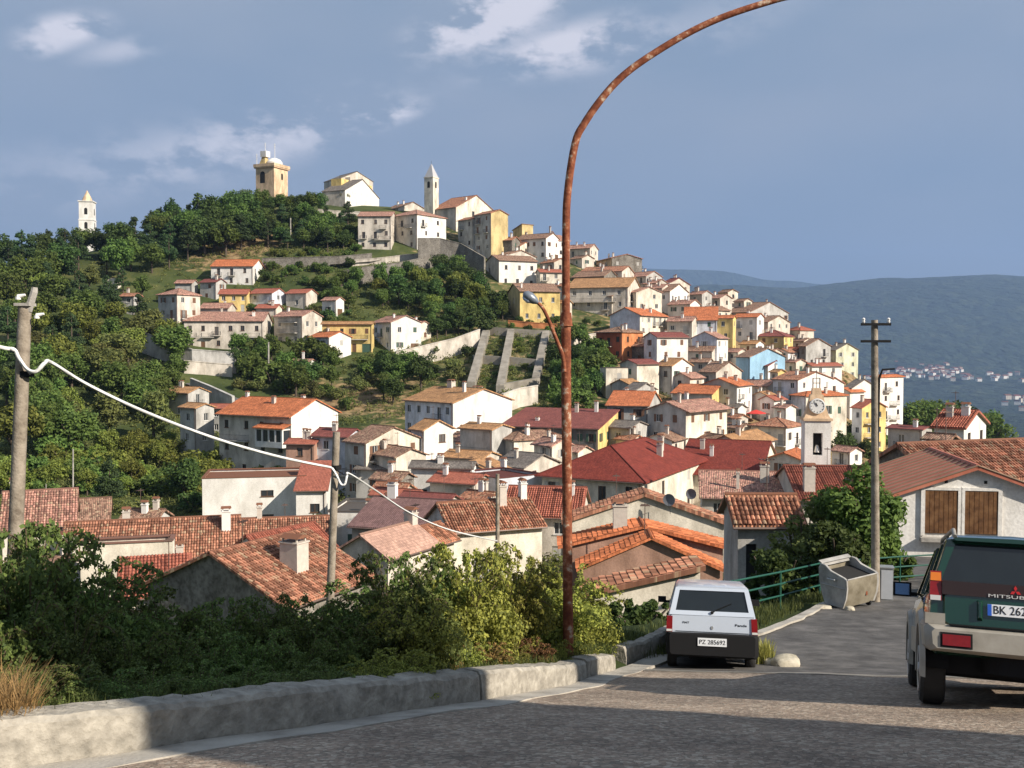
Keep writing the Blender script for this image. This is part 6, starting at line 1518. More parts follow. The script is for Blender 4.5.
def text_part(txt, size, mat, parent, loc, name='lettering', depth=.002, width=None):
    cu = bpy.data.curves.new('txt', 'FONT'); cu.body = txt; cu.size = size; cu.extrude = depth; cu.align_x = 'CENTER'; cu.align_y = 'CENTER'
    ob = bpy.data.objects.new('txt', cu); col.objects.link(ob); dg = bpy.context.evaluated_depsgraph_get(); dg.update()
    me = bpy.data.meshes.new_from_object(ob.evaluated_get(dg)); bpy.data.objects.remove(ob); me.name = name
    me.materials.clear(); me.materials.append(mat)
    xs = [v.co.x for v in me.vertices]; k = (width/(max(xs)-min(xs))) if width else 1
    for v in me.vertices: v.co = Vector((v.co.x*k, -v.co.z, v.co.y))
    return inst(name, me, parent, loc)
def wheel(parent, x, y, r, w_, side):
    mb = MB(); n = 28; prof = [(-w_/2, r*.66), (-w_/2, r*.90), (-w_/2+.03, r*.985), (0, r), (w_/2-.03, r*.985), (w_/2, r*.90), (w_/2, r*.66)]
    mb.loft([[(px_, rr*math.cos(2*math.pi*i/n), rr*math.sin(2*math.pi*i/n)) for i in range(n)] for (px_, rr) in prof], cap=True)
    root = empty('wheel', (x, y, r)); root.parent = parent
    mb.build('tyre', M_TYRE, root, smooth=40, fixn=True)
    rm = MB(); s = side
    rm.loft([[(s*(w_/2+q), rr*math.cos(2*math.pi*i/n), rr*math.sin(2*math.pi*i/n)) for i in range(n)] for (q, rr) in ((-.01, r*.67), (.012, r*.66), (.0, r*.58), (-.02, r*.55), (-.02, r*.2), (.015, r*.17), (.015, .01))], cap=True)
    rm.build('rim', M_RIM, root, smooth=30, fixn=True)
def hull(secs): mb = MB(); mb.loft(secs); return mb
def prof(y, pts): return [(x, y, z) for (x, z) in pts]+[(-x, y, z) for (x, z) in reversed(pts)]
def place_car(name, label, cx, cy, head, wb, y_rear):
    """empty at the middle of the rear bumper on the road, nose along head (clockwise from forward)"""
    d = Vector((math.sin(head), math.cos(head))); zr = lambda s: float(zroad(cy+d.y*s))
    s0, s1 = y_rear, y_rear+wb; pitch = math.atan2(zr(s1)-zr(s0), wb)
    base = zr(s0)-math.tan(pitch)*s0
    r = empty(name, (cx, cy, base+.035), 0, label, 'car'); r.rotation_euler = (pitch, 0, -head); return r
def box_part(name, parent, mat, x0, x1, y0, y1, z0, z1, bev=.01, tilt=None):
    mb = MB(); mb.box(x0, x1, y0, y1, z0, z1); return mb.build(name, mat, parent, bevel=bev)
def small_hatchback(name, label, cx, cy, head, paint=M_WHITE, plate='PZ 285692'):
    r = place_car(name, label, cx, cy, head, 2.16, .62); r.location.z -= .07
    P_ = []
    for (y, zb, zm, wt, wm) in ((.035, .40, .93, .70, .725), (.10, .34, .945, .715, .745), (1.0, .30, .95, .72, .75), (2.45, .30, .95, .715, .745), (2.6, .32, .90, .70, .74), (3.25, .34, .76, .66, .72), (3.36, .42, .70, .62, .68)):
        P_.append(prof(y, [(0, zb), (wm-.06, zb), (wm, zb+.14), (wm, .62), (wt, zm-.03), (wt-.04, zm), (0, zm+.004)]))
    hull(P_).build('body', paint, r, smooth=35, fixn=True)
    g = [prof(.075, [(0, .945), (.695, .945), (.60, 1.36), (0, 1.375)]), ]
    mb = MB(); A = [(-.695, .065, .945), (.695, .065, .945), (.70, 2.56, .93), (-.70, 2.56, .93)]; B = [(-.585, .20, 1.37), (.585, .20, 1.37), (.58, 1.92, 1.37), (-.58, 1.92, 1.37)]
    mb.hexa(A+B); mb.build('side_window', M_AUTOG, r)
    rf = MB(); rf.loft([prof(.17, [(0, 1.362), (.585, 1.362), (.60, 1.38), (.55, 1.405), (0, 1.415)]), prof(.3, [(0, 1.362), (.595, 1.362), (.605, 1.385), (.55, 1.42), (0, 1.432)]), prof(1.7, [(0, 1.362), (.59, 1.362), (.60, 1.385), (.55, 1.42), (0, 1.432)]), prof(1.96, [(0, 1.362), (.57, 1.362), (.58, 1.375), (.53, 1.39), (0, 1.40)])])
    rf.build('roof', paint, r, smooth=40, fixn=True)
    # tailgate frame round the rear window, slightly proud of the glass
    tg = MB(); lo, hi = .94, 1.385
    def P2(x, t, off=0): z = lo+(hi-lo)*t; return (x, .035+.135*t-off, z)
    xo0, xo1 = .705, .60; xi0, xi1 = .60, .535; t0, t1 = .16, .90
    O = [P2(-xo0, 0), P2(xo0, 0), P2(xo1, 1), P2(-xo1, 1)]; I = [P2(-xi0, t0), P2(xi0, t0), P2(xi1, t1), P2(-xi1, t1)]
    for i in range(4):
        j = (i+1) % 4; tg.quad([O[i], O[j], I[j], I[i]]); tg.quad([I[i], I[j], (I[j][0], I[j][1]+.035, I[j][2]), (I[i][0], I[i][1]+.035, I[i][2])])
    for s in (-1, 1): tg.quad([(s*xo0, .035, lo), (s*xo0, .17, lo), (s*xo1, .30, hi), (s*xo1, .17, hi)] if s > 0 else [(s*xo0, .17, lo), (s*xo0, .035, lo), (s*xo1, .17, hi), (s*xo1, .30, hi)])
    tl = tg.build('tailgate', paint, r)
    gw = MB(); q = [(p[0]*1.0, p[1]+.022, p[2]) for p in I]; gw.quad(q); gw.quad([(p[0], p[1]+.02, p[2]) for p in reversed(q)]); gw.build('rear_window', M_AUTOG, tl)
    wp = MB(); wp.tube([(.0, .045, .985), (.06, .06, 1.03), (.32, .09, 1.15)], [.014, .008, .006], 6); wp.tube([(.0, .02, .99), (0, .06, .99)], .025, 8); wp.build('wiper', M_BLK, tl)
    # pillars on the sides
    for s in (-1, 1):
        pl = MB()
        for (y0, y1, w_) in ((1.25, 1.27, .05), (2.50, 1.90, .035)):
            a0 = (s*.705, y0, .945); a1 = (s*.595, y1, 1.375); pl.hexa([(a0[0]-s*.02, y0-w_, .945), (a0[0]+s*.012, y0-w_, .945), (a0[0]+s*.012, y0+w_, .945), (a0[0]-s*.02, y0+w_, .945), (a1[0]-s*.02, y1-w_, 1.375), (a1[0]+s*.012, y1-w_, 1.375), (a1[0]+s*.012, y1+w_, 1.375), (a1[0]-s*.02, y1+w_, 1.375)])
        pl.build('pillar', paint, r)
        mr = MB(); mr.box(s*.86-.075, s*.86+.075, 2.18, 2.25, .95, 1.06); mr.box(min(s*.72, s*.80), max(s*.72, s*.80), 2.19, 2.23, .95, .99); mr.build('mirror', M_BLK, r, bevel=.015)
        lm = MB(); lm.hexa([(s*.70-.055, .015, .655), (s*.70+.045, .015, .655), (s*.70+.045, .12, .655), (s*.70-.055, .12, .655), (s*.69-.055, .018, .915), (s*.69+.04, .018, .915), (s*.69+.04, .12, .915), (s*.69-.055, .12, .915)]); lp = lm.build('tail_lamp', M_REDL, r, bevel=.01)
        l2 = MB(); l2.box(s*.70-.05, s*.70+.04, .008, .016, .665, .70); l2.build('reversing_lamp', M_CLL, lp)
        wheel(r, s*.655, .62, .272, .155, s); wheel(r, s*.655, 2.78, .272, .155, s)
        n = 14
        for yy in (.62, 2.78):
            ar = MB(); ar.loft([[(s*.752, yy+rr*math.cos(math.pi*i/n), .27+rr*math.sin(math.pi*i/n)) for rr in (.30, .345)]+[(s*.70, yy+rr*math.cos(math.pi*i/n), .27+rr*math.sin(math.pi*i/n)) for rr in (.345, .30)] for i in range(n+1)])
            ar.build('wheel_arch', M_BLK, r, fixn=True)
    bp = MB(); bp.loft([prof(-.05, [(0, .30), (.66, .30), (.69, .33), (.70, .60), (.68, .635), (0, .64)]), prof(.0, [(0, .26), (.72, .27), (.755, .32), (.757, .62), (.74, .655), (0, .66)]), prof(.42, [(0, .26), (.74, .28), (.765, .33), (.765, .60), (.75, .63), (0, .64)])])
    b_ = bp.build('bumper', M_BLK, r, smooth=35, fixn=True)
    bf = MB(); bf.loft([prof(3.30, [(0, .28), (.72, .29), (.75, .33), (.75, .58), (.73, .62), (0, .62)]), prof(3.42, [(0, .30), (.66, .30), (.68, .34), (.68, .54), (.66, .58), (0, .58)])]); bf.build('bumper', M_BLK, r, smooth=35, fixn=True)
    pt = box_part('number_plate', r, M_PLATE, -.235, .235, -.066, -.052, .455, .585, .004)
    text_part(plate, .10, M_BLK, pt, (0, -.069, .518), 'plate_number', .001, .42)
    ub = MB(); ub.box(-.60, .60, .45, 3.1, .22, .34); ub.tube([(-.35, .05, .24), (-.35, .9, .25)], .03, 8); ub.tube([(-.62, .62, .27), (.62, .62, .27)], .035, 8); ub.build('underbody', M_BLK, r)
    if plate:
        text_part('Panda', .055, M_BLK, tl, (.47, .031, .80), 'lettering', .0015, .19)
        text_part('FIAT', .045, M_BLK, tl, (-.43, .031, .815), 'lettering', .0015, .11)
        bd = MB(); n = 12; bd.loft([[(.022*math.cos(2*math.pi*i/n), y, .745+.03*math.sin(2*math.pi*i/n)) for i in range(n)] for y in (.035, .026)]); bd.build('badge', M_STEEL, tl)
        hl = box_part('tailgate_seam', tl, M_BLK, -.60, .60, .0275, .034, .668, .676, .001)
    return r
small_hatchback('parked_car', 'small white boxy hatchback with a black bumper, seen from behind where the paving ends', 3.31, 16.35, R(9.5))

def big_suv():
    r = place_car('off_road_car', 'dark green off-road car with silver bumper and flares, cut by the right edge', 4.99, 9.72, R(19.5), 2.72, .82)
    r.location.z -= .07
    P_ = []
    for (y, zb, zm, wt, wm) in ((.10, .62, 1.17, .775, .80), (.20, .56, 1.20, .79, .825), (1.0, .50, 1.20, .80, .84), (2.9, .50, 1.18, .80, .84), (3.15, .50, 1.13, .78, .84), (4.25, .55, 1.02, .72, .82), (4.45, .62, .94, .66, .76)):
        P_.append(prof(y, [(0, zb), (wm-.08, zb), (wm, zb+.10), (wm+.005, .92), (wt+.01, zm-.06), (wt-.04, zm), (0, zm+.01)]))
    hull(P_).build('body', M_GREEN, r, smooth=35, fixn=True)
    # lower silver cladding band
    for s in (-1, 1):
        c = MB(); c.box(min(s*.845, s*.862), max(s*.845, s*.862), 1.38, 2.95, .50, .80); c.build('side_cladding', M_SILV, r, bevel=.006)
    mb = MB(); mb.hexa([(-.765, .15, 1.19), (.765, .15, 1.19), (.775, 3.12, 1.15), (-.775, 3.12, 1.15), (-.595, .36, 1.74), (.595, .36, 1.74), (.60, 2.30, 1.74), (-.60, 2.30, 1.74)]); mb.build('side_window', M_AUTOG, r)
    rf = MB(); rf.loft([prof(.20, [(0, 1.735), (.54, 1.735), (.56, 1.75), (.52, 1.77), (0, 1.78)]), prof(.34, [(0, 1.73), (.60, 1.73), (.62, 1.75), (.56, 1.80), (0, 1.82)]), prof(2.0, [(0, 1.73), (.60, 1.73), (.62, 1.75), (.56, 1.80), (0, 1.82)]), prof(2.36, [(0, 1.73), (.59, 1.73), (.60, 1.74), (.54, 1.77), (0, 1.79)])])
    rf.build('roof', M_GREEN, r, smooth=40, fixn=True)
    tg = MB(); lo, hi = 1.19, 1.75
    def P2(x, t): return (x, .105+.165*t, lo+(hi-lo)*t)
    O = [P2(-.79, 0), P2(.79, 0), P2(.61, 1), P2(-.61, 1)]; I = [P2(-.70, .16), P2(.70, .16), P2(.54, .92), P2(-.54, .92)]
    for i in range(4):
        j = (i+1) % 4; tg.quad([O[i], O[j], I[j], I[i]]); tg.quad([I[i], I[j], (I[j][0], I[j][1]+.03, I[j][2]), (I[i][0], I[i][1]+.03, I[i][2])])
    tg.loft([prof(.075, [(0, .86), (.60, .86), (.66, .90), (.66, 1.15), (.62, 1.17), (0, 1.17)]), prof(.11, [(0, .84), (.63, .84), (.69, .88), (.69, 1.17), (.66, 1.19), (0, 1.19)])])
    tl = tg.build('tailgate', M_GREEN, r, fixn=False)
    # licence recess shoulders: pressed bulge with a highlight, each side
    for s in (-1, 1):
        b = MB(); b.loft([[(s*.36, .074, .92), (s*.36, .074, 1.13), (s*.30, .074, 1.13), (s*.30, .074, .92)], [(s*.345, .04, .95), (s*.345, .04, 1.12), (s*.315, .04, 1.12), (s*.315, .04, .95)]]); b.build('licence_recess', M_GREEN, tl, bevel=.008, fixn=True)
    gw = MB(); q = [(p[0], p[1]+.02, p[2]) for p in I]; gw.quad(q); gw.quad([(p[0], p[1]+.008, p[2]) for p in reversed(q)]); gw.build('rear_window', M_AUTOG, tl)
    for s in (-1, 1):
        p = MB()
        for (y0, y1, w_, w2) in ((.24, .40, .13, .10), (1.15, 1.15, .05, .05), (2.05, 2.0, .05, .045), (3.05, 2.30, .05, .04)):
            x0, x1 = s*.785, s*.608; zb, ztp = 1.19, 1.745
            p.hexa([(x0-s*.03, y0-w_, zb), (x0+s*.012, y0-w_, zb), (x0+s*.012, y0+w_, zb), (x0-s*.03, y0+w_, zb), (x1-s*.03, y1-w2, ztp), (x1+s*.012, y1-w2, ztp), (x1+s*.012, y1+w2, ztp), (x1-s*.03, y1+w2, ztp)])
        p.build('pillar', M_GREEN, r)
        t = MB(); t.tube([(s*.55, .24, 1.78), (s*.55, .40, 1.86), (s*.55, 2.0, 1.86), (s*.55, 2.15, 1.79)], .022, 8); t.tube([(s*.55, 1.2, 1.79), (s*.55, 1.2, 1.86)], .02, 6); t.build('roof_rail', M_SILV, r, smooth=60)
        L_ = MB(); L_.hexa([(s*.745-.06, .055, 1.10), (s*.745+.055, .065, 1.10), (s*.745+.075, .26, 1.10), (s*.745-.06, .2, 1.10), (s*.735-.06, .085, 1.40), (s*.735+.045, .095, 1.40), (s*.735+.05, .30, 1.40), (s*.735-.06, .2, 1.40)]); lp = L_.build('tail_lamp', M_REDL, r, bevel=.012)
        a = MB(); a.hexa([(s*.742-.055, .066, 1.30), (s*.742+.048, .076, 1.30), (s*.742+.048, .10, 1.30), (s*.742-.055, .10, 1.30), (s*.738-.055, .073, 1.385), (s*.738+.042, .083, 1.385), (s*.738+.042, .11, 1.385), (s*.738-.055, .11, 1.385)]); a.build('indicator', M_ORL, lp)
        c = MB(); c.box(s*.745-.055, s*.745+.045, .042, .06, 1.10, 1.15); c.build('reversing_lamp', M_CLL, lp)
        n = 16
        for yy, ri in ((.82, .42), (3.54, .42)):
            fl = MB(); fl.loft([[(s*.835, yy+rr*math.cos(math.pi*i/n), .42+rr*math.sin(math.pi*i/n)*1.02) for rr in (ri, ri+.17)]+[(s*.885, yy+rr*math.cos(math.pi*i/n), .42+rr*math.sin(math.pi*i/n)*1.02) for rr in (ri+.13, ri)] for i in range(-1, n+2)])
            fl.build('wheel_flare', M_SILV, r, smooth=50, fixn=True)
        for yy in (.82, 3.54):
            wh = MB(); wh.loft([[(s*.855, yy+.43*math.cos(math.pi*i/n), .40+.43*math.sin(math.pi*i/n)) for i in range(n+1)], [(s*.60, yy+.43*math.cos(math.pi*i/n), .40+.43*math.sin(math.pi*i/n)) for i in range(n+1)]])
            wh.build('wheel_well', M_BLK, r)
        for yy in (.82, 3.54): wheel(r, s*.745, yy, .365, .245, s)
        m = MB(); m.box(s*.98-.11, s*.98+.11, 2.72, 2.82, 1.16, 1.34); m.box(min(s*.80, s*.9), max(s*.80, s*.9), 2.75, 2.80, 1.17, 1.22); mm_ = m.build('mirror', M_BLK, r, bevel=.025)
        mg = MB(); mg.box(s*.98-.085, s*.98+.085, 2.705, 2.718, 1.18, 1.32); mg.build('mirror_glass', mat_plain('mirror_glass', (.10, .16, .26), rough=.05, metal=.8), mm_)
        f = box_part('fog_lamp', r, M_REDL, *sorted((s*.69, s*.43)), -.062, -.03, .655, .765, .01)
        f2 = MB(); f2.box(*sorted((s*.71, s*.41)), -.050, -.028, .635, .785); f2.build('fog_lamp_frame', M_BLK, r, bevel=.01)
    bp = MB(); bp.loft([prof(-.045, [(0, .62), (.74, .62), (.78, .66), (.79, .78), (.76, .81), (0, .81)]), prof(.02, [(0, .58), (.80, .59), (.855, .64), (.865, .82), (.83, .86), (0, .86)]), prof(.44, [(0, .58), (.83, .60), (.875, .64), (.88, .86), (.86, .90), (0, .90)])]); bp.build('bumper', M_SILV, r, smooth=35, fixn=True)
    for s in (-1, 1):
        c = MB(); c.box(*sorted((s*.66, s*.85)), .015, .30, .86, .97); c.build('bumper_corner', M_SILV, r, bevel=.03)
    st = box_part('bumper_step', r, M_BLK, -.62, .62, -.02, .07, .857, .872, .004)
    ap = MB(); ap.loft([prof(.058, [(0, 1.165), (.68, 1.165), (.685, 1.175), (.685, 1.29), (.68, 1.30), (0, 1.30)]), prof(.12, [(0, 1.16), (.69, 1.16), (.70, 1.175), (.70, 1.295), (.69, 1.31), (0, 1.31)])]); a_ = ap.build('tailgate_trim', mat_plain('dark_maroon_trim', (.030, .016, .013), rough=.25), r, fixn=True)
    text_part('MITSUBISHI', .046, M_CLL, a_, (0, .052, 1.185), 'lettering', .002, .50)
    dm = MB(); sz = .028
    for k in range(3):
        t = R(90+120*k); d = Vector((math.cos(t), math.sin(t))); n_ = Vector((-d.y, d.x)); pts = [Vector((0, 0)), d*sz+n_*sz*.58, d*sz*2, d*sz-n_*sz*.58]
        f = [(p.x, .050, 1.245+p.y) for p in pts]; b = [(p.x, .060, 1.245+p.y) for p in pts]
        dm.quad(f)
        for i in range(4): j = (i+1) % 4; dm.quad([f[i], b[i], b[j], f[j]])
    em = dm.build('emblem', mat_plain('emblem_red', (.50, .02, .02), rough=.3), a_)
    pt = box_part('number_plate', r, M_PLATE, -.26, .26, .048, .062, .985, 1.10, .004)
    bl = MB(); bl.box(-.26, -.222, .0465, .05, .986, 1.099); bl.build('blue_band', M_BLUE, pt)
    text_part('BK 262 TY', .115, M_BLK, pt, (.02, .0455, 1.043), 'plate_number', .001, .455)
    ub = MB(); ub.box(-.62, .62, .5, 4.2, .36, .60); ub.tube([(-.7, .82, .37), (.7, .82, .37)], .055, 8); ub.tube([(0, .82, .37), (0, .82, .38)], .14, 10); ub.tube([(.34, .02, .47), (.34, .5, .46), (.30, 1.2, .44)], .032, 8)
    n = 20; ub.loft([[(.05+.34*math.cos(2*math.pi*i/n), .42+.30*math.sin(2*math.pi*i/n), z) for i in range(n)] for z in (.40, .60)]); ub.build('underbody', M_BLK, r)
big_suv()
# silver car half hidden beyond the off-road car
small_hatchback('parked_car', 'pale car mostly hidden beyond the green off-road car, right of the waste container', 12.9, 27.5, R(70), M_SILV, 'PZ 310457')

# ------------------------------------------------------------------ waste container, box, rail, rock, rubble
def container():
    Y = 26.4; c = at(850, 606, Y); zg = float(zroad(Y)); r = empty('waste_container', (c.x, c.y, zg), R(30), 'dented grey and beige metal waste container with its lid open, beside the power pole', 'waste container')
    r.rotation_euler = (0, R(-3), R(30)); r.scale = (.86, .86, .86)
    W_, D_ = .66, .50
    mg = mat_mottle('dirty_galvanised_bin', [(.22, .215, .20), (.34, .33, .31), (.44, .43, .40)], scale=2.2, bump=.3, bscale=6, rough=.6)
    mbg = mat_mottle('stained_beige_bin', [(.13, .11, .075), (.21, .185, .135), (.28, .25, .19)], scale=1.8, bump=.3, bscale=8, rough=.7)
    # side outline: narrow foot, bulging belly, front rim lower than the rounded back
    out = [(-.34, .13), (-.47, .45), (-.52, .75), (-.51, 1.02), (-.42, 1.07), (.10, 1.20), (.30, 1.34), (.47, 1.36), (.56, 1.22), (.55, .80), (.46, .42), (.34, .13)]
    b = MB(); op = [q for q in out if q not in ((-.42, 1.07), (.10, 1.20), (.30, 1.34))]
    A = [(.56, 1.22), (.55, .80), (.46, .42), (.34, .13), (-.34, .13), (-.47, .45), (-.52, .75), (-.51, 1.02)]
    b.loft([[(x, y*k, z) for (y, z) in A] for (x, k) in ((-W_, 1), (-W_*.5, 1.03), (W_*.5, 1.03), (W_, 1))], closed=False, cap=False); b.build('bin_body', mbg, r, smooth=30)
    for s in (-1, 1):
        e = MB(); cy, cz = 0, .70
        e.loft([[(s*(W_+o), cy+(y-cy)*k, cz+(z-cz)*k) for (y, z) in out] for (o, k) in ((-.03, 1.0), (.045, 1.02), (.06, .97), (.035, .88), (.05, .5), (.05, .05))]); e.build('end_panel', mg, r, smooth=35, fixn=True)
        h = MB(); h.tube([(s*(W_+.05), -.14, .98), (s*(W_+.15), -.14, .98), (s*(W_+.15), .14, .98), (s*(W_+.05), .14, .98)], .022, 8); h.build('lifting_handle', M_STEEL, r)
        rb = MB(); rb.tube([(s*(W_+.05), -.42, .74), (s*(W_+.075), 0, .76), (s*(W_+.05), .48, .74)], .02, 6); rb.build('pressed_rib', mg, r)
    iv = MB(); iv.quad([(-W_+.02, -.49, .93), (W_-.02, -.49, .93), (W_-.02, .52, 1.10), (-W_+.02, .52, 1.10)]); iv.build('bin_shade_sheet', M_DARK, r)  # black sheet across the bin, painted-in shade of its inside
    l = MB(); n = 8; arc = [(.47+.13*math.sin(math.pi*i/n), 1.36-.0-.10*i/n+.10*math.sin(math.pi*i/n)) for i in range(n+1)]
    l.loft([[(x, y, z) for (y, z) in arc]+[(x, y+.03, z+.015) for (y, z) in reversed(arc)] for x in (-W_*.98, W_*.98)]); l.build('lid', mg, r, smooth=40, fixn=True)
    rmr = MB(); rmr.tube([(-W_, -.515, 1.03), (W_, -.515, 1.03)], .022, 8); rmr.build('rim_bar', mg, r)
    for sx in (-1, 1):
        for sy in (-1, 1): w_ = MB(); w_.tube([(sx*.5-.03, sy*.28, .10), (sx*.5+.03, sy*.28, .10)], .10, 12); w_.build('castor', M_BLK, r)
    lg = MB(); lg.box(.15, .22, -.50, -.46, .42, .55); lg.build('latch', M_RUST, r)
container()
def grey_box():
    c = at(886, 600, 27.6); zg = float(zroad(27.6)); r = empty('utility_box', (c.x, c.y, zg), R(-14), 'narrow pale grey metal cabinet standing right of the waste container', 'cabinet')
    box_part('cabinet_body', r, M_STEEL, -.17, .17, -.15, .15, 0, .92, .015); box_part('cabinet_door', r, mat_plain('pale_grey_paint', (.45, .48, .52), rough=.5), -.15, .15, -.165, -.152, .06, .86, .004); box_part('cabinet_top', r, M_STEEL, -.19, .19, -.175, .17, .922, .95, .006)
grey_box()
M_GRAIL = mat_plain('green_painted_rail', (.010, .075, .050), rough=.5, noise=.2)
def guard(label, pts, hs=(.30, .62, .94), step=2.0):
    P_ = [Vector((x, y, 0)) for (x, y) in pts]; o = Vector((pts[0][0], pts[0][1], float(zroad(pts[0][1])))); r = empty('guard_rail', o, 0, label, 'railing')
    Q = []
    for i in range(len(P_)-1):
        n = max(1, round((P_[i+1]-P_[i]).length/step))
        for k in range(n): Q.append(P_[i].lerp(P_[i+1], k/n))
    Q.append(P_[-1]); Q = [Vector((p.x, p.y, float(zroad(p.y))-.05)) for p in Q]
    for h in hs: mb = MB(); mb.tube([q-o+Vector((0, 0, h)) for q in Q], .026, 8); mb.build('rail', M_GRAIL, r, smooth=60)
    for q in Q: mb = MB(); mb.tube([q-o-Vector((0, 0, .4)), q-o+Vector((0, 0, hs[-1]+.03))], .03, 8); mb.build('rail_post', M_GRAIL, r, smooth=60)
guard('green three-bar guard rail between the white hatchback and the waste container', [(3.7, 22.4), (5.4, 24.2), (7.2, 26.6), (9.0, 29.0)])
guard('green guard rail behind the waste container, ending near the white gabled house', [(9.6, 29.6), (12.2, 31.2), (14.6, 32.4)])
M_ROCK = mat_mottle('pale_limestone', [(.26, .23, .17), (.44, .40, .31), (.55, .50, .40)], scale=3, bump=.8, bscale=14)
def rock(label, px, py, Y, s, sq=.6):
    c = at(px, py, Y); zg = float(zroad(Y)); me = bpy.data.meshes.new('rock'); bm = bmesh.new(); bmesh.ops.create_icosphere(bm, subdivisions=3, radius=1)
    for v in bm.verts:
        q = v.co.copy(); k = 1+.3*mnoise.noise(q*1.3+Vector((px, 0, 0)))+.1*mnoise.noise(q*4); m = max(abs(q.x), abs(q.y), abs(q.z)); v.co = (q*k*.6+q/m*.36)*1.0; v.co.z *= sq; v.co *= s
    bm.to_mesh(me); bm.free(); me.materials.append(M_ROCK)
    for p in me.polygons: p.use_smooth = True
    me.set_sharp_from_angle(angle=R(38))
    o = bpy.data.objects.new('rock', me); col.objects.link(o); o.location = (c.x, c.y, zg+s*sq*.45); tag(o, label, 'rock')
rock('large pale squared stone on the road edge just right of the white hatchback', 786, 662, 17.0, .25, .5)
rock('smaller yellowish stone between the white hatchback and the large squared stone', 771, 661, 17.2, .15, .5)
rock('flat pale stone at the foot of the verge left of the waste container', 824, 609, 26.0, .2, .3)
rock('small pale stone against the front of the waste container', 850, 608, 25.6, .12, .6)
# ------------------------------------------------------------------ brambles and grass on the bank
TOPL = [(-160, 520), (-60, 515), (0, 512), (40, 528), (75, 548), (110, 566), (160, 584), (220, 597), (300, 597), (345, 590), (385, 570), (425, 540), (450, 545), (485, 552), (520, 560), (560, 570), (590, 592), (612, 612), (630, 640)]
def bramble_proto(seed, mat, h=1.0, n=9000, ls=.021):
    rng = np.random.default_rng(seed); cs, rs = [], []
    for i in range(20):
        t = rng.uniform(0, 6.28); q = rng.uniform(0, .62); z = rng.uniform(.12, .74)*(1-.35*q); cs.append((math.cos(t)*q*h, math.sin(t)*q*h, z*h)); rs.append((rng.uniform(.15, .3)*h, rng.uniform(.15, .3)*h, rng.uniform(.1, .22)*h))
    Q = [leaf_cloud(rng, cs, rs, n, ls, aspect=.62)]
    tk = MB()
    for i in range(24):   # arching canes that break the outline
        t = rng.uniform(0, 6.28); L_ = rng.uniform(.5, 1.0)*h; up = rng.uniform(.7, 1.12)*h
        pts = [Vector((math.cos(t)*L_*f*.8, math.sin(t)*L_*f*.8, up*math.sin(f*math.pi*.62))) for f in (0, .25, .5, .75, 1)]
        pts = smooth_path(pts, 3); tk.tube(pts, [.006]*len(pts), 4, cap=False)
        for p in pts[4:]: Q.append(leaf_cloud(rng, [tuple(p)], [(.05, .05, .04)], 12, ls*1.1, aspect=.6))
    return quads_mesh('foliage', np.concatenate(Q), mat), tk.data('stem', mat_plain('bramble_cane', (.10, .07, .04), rough=.8))
BRY = leafmat('bramble_sunny', (.235, .285, .075), var=.55, trans=.35); BRG = leafmat('bramble_shaded', (.105, .165, .052), var=.45, trans=.3); BRD = leafmat('bramble_brown', (.17, .115, .05), var=.5, trans=.2)  # sunlit and shaded leaf copies: light put into the colour; brown is dry growth
BP = {'y': [bramble_proto(11+i, BRY) for i in range(4)], 'g': [bramble_proto(31+i, BRG) for i in range(4)], 'b': [bramble_proto(51, BRD, n=2200, ls=.028)]}
def ywall_at(px):
    u = (px-512)/1000; best = None
    for i in range(len(WALLL)-1):
        (x0, y0), (x1, y1) = WALLL[i], WALLL[i+1]; f0, f1 = x0-u*y0, x1-u*y1
        if f0*f1 <= 0 and y1 > 2: t = f0/(f0-f1); best = y0+(y1-y0)*t
    return best
def brambles():
    rnd = random.Random(21)
    for row, (off, f) in enumerate(((.75, .26), (1.4, .60), (2.3, .9), (3.4, 1.0))):
        px = -150
        while px < 604:
            yw = ywall_at(px) or 5.0
            Y = yw+off*(1.15 if px < 400 else .9 if px < 440 else (2.0 if row < 2 else 1.2)); 
            if px > 470: Y = min(Y, 17.4)
            top = np.interp(px, [t[0] for t in TOPL], [t[1] for t in TOPL])
            p = at(px, 600, Y); zg = float(zt(p.x, Y)); zw = at(px, top, Y).z; h = (zw-zg)*f*rnd.uniform(.86, 1.04)
            if off > 3 and px < 420: h = (zw-zg)*rnd.uniform(.75, 1.0)
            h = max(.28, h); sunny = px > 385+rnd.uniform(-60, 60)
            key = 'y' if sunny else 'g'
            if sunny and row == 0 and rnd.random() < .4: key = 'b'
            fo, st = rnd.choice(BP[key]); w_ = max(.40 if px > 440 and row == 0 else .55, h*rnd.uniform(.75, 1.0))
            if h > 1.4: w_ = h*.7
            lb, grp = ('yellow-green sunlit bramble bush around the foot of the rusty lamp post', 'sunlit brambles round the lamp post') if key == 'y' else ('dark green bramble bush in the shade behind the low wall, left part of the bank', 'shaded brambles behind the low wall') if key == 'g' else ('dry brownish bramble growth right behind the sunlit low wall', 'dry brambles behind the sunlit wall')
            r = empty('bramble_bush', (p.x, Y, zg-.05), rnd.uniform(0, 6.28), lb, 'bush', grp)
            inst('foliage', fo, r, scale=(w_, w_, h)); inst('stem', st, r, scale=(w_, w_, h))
            px += max(20, w_*900/Y)*rnd.uniform(.62, .9)
brambles()
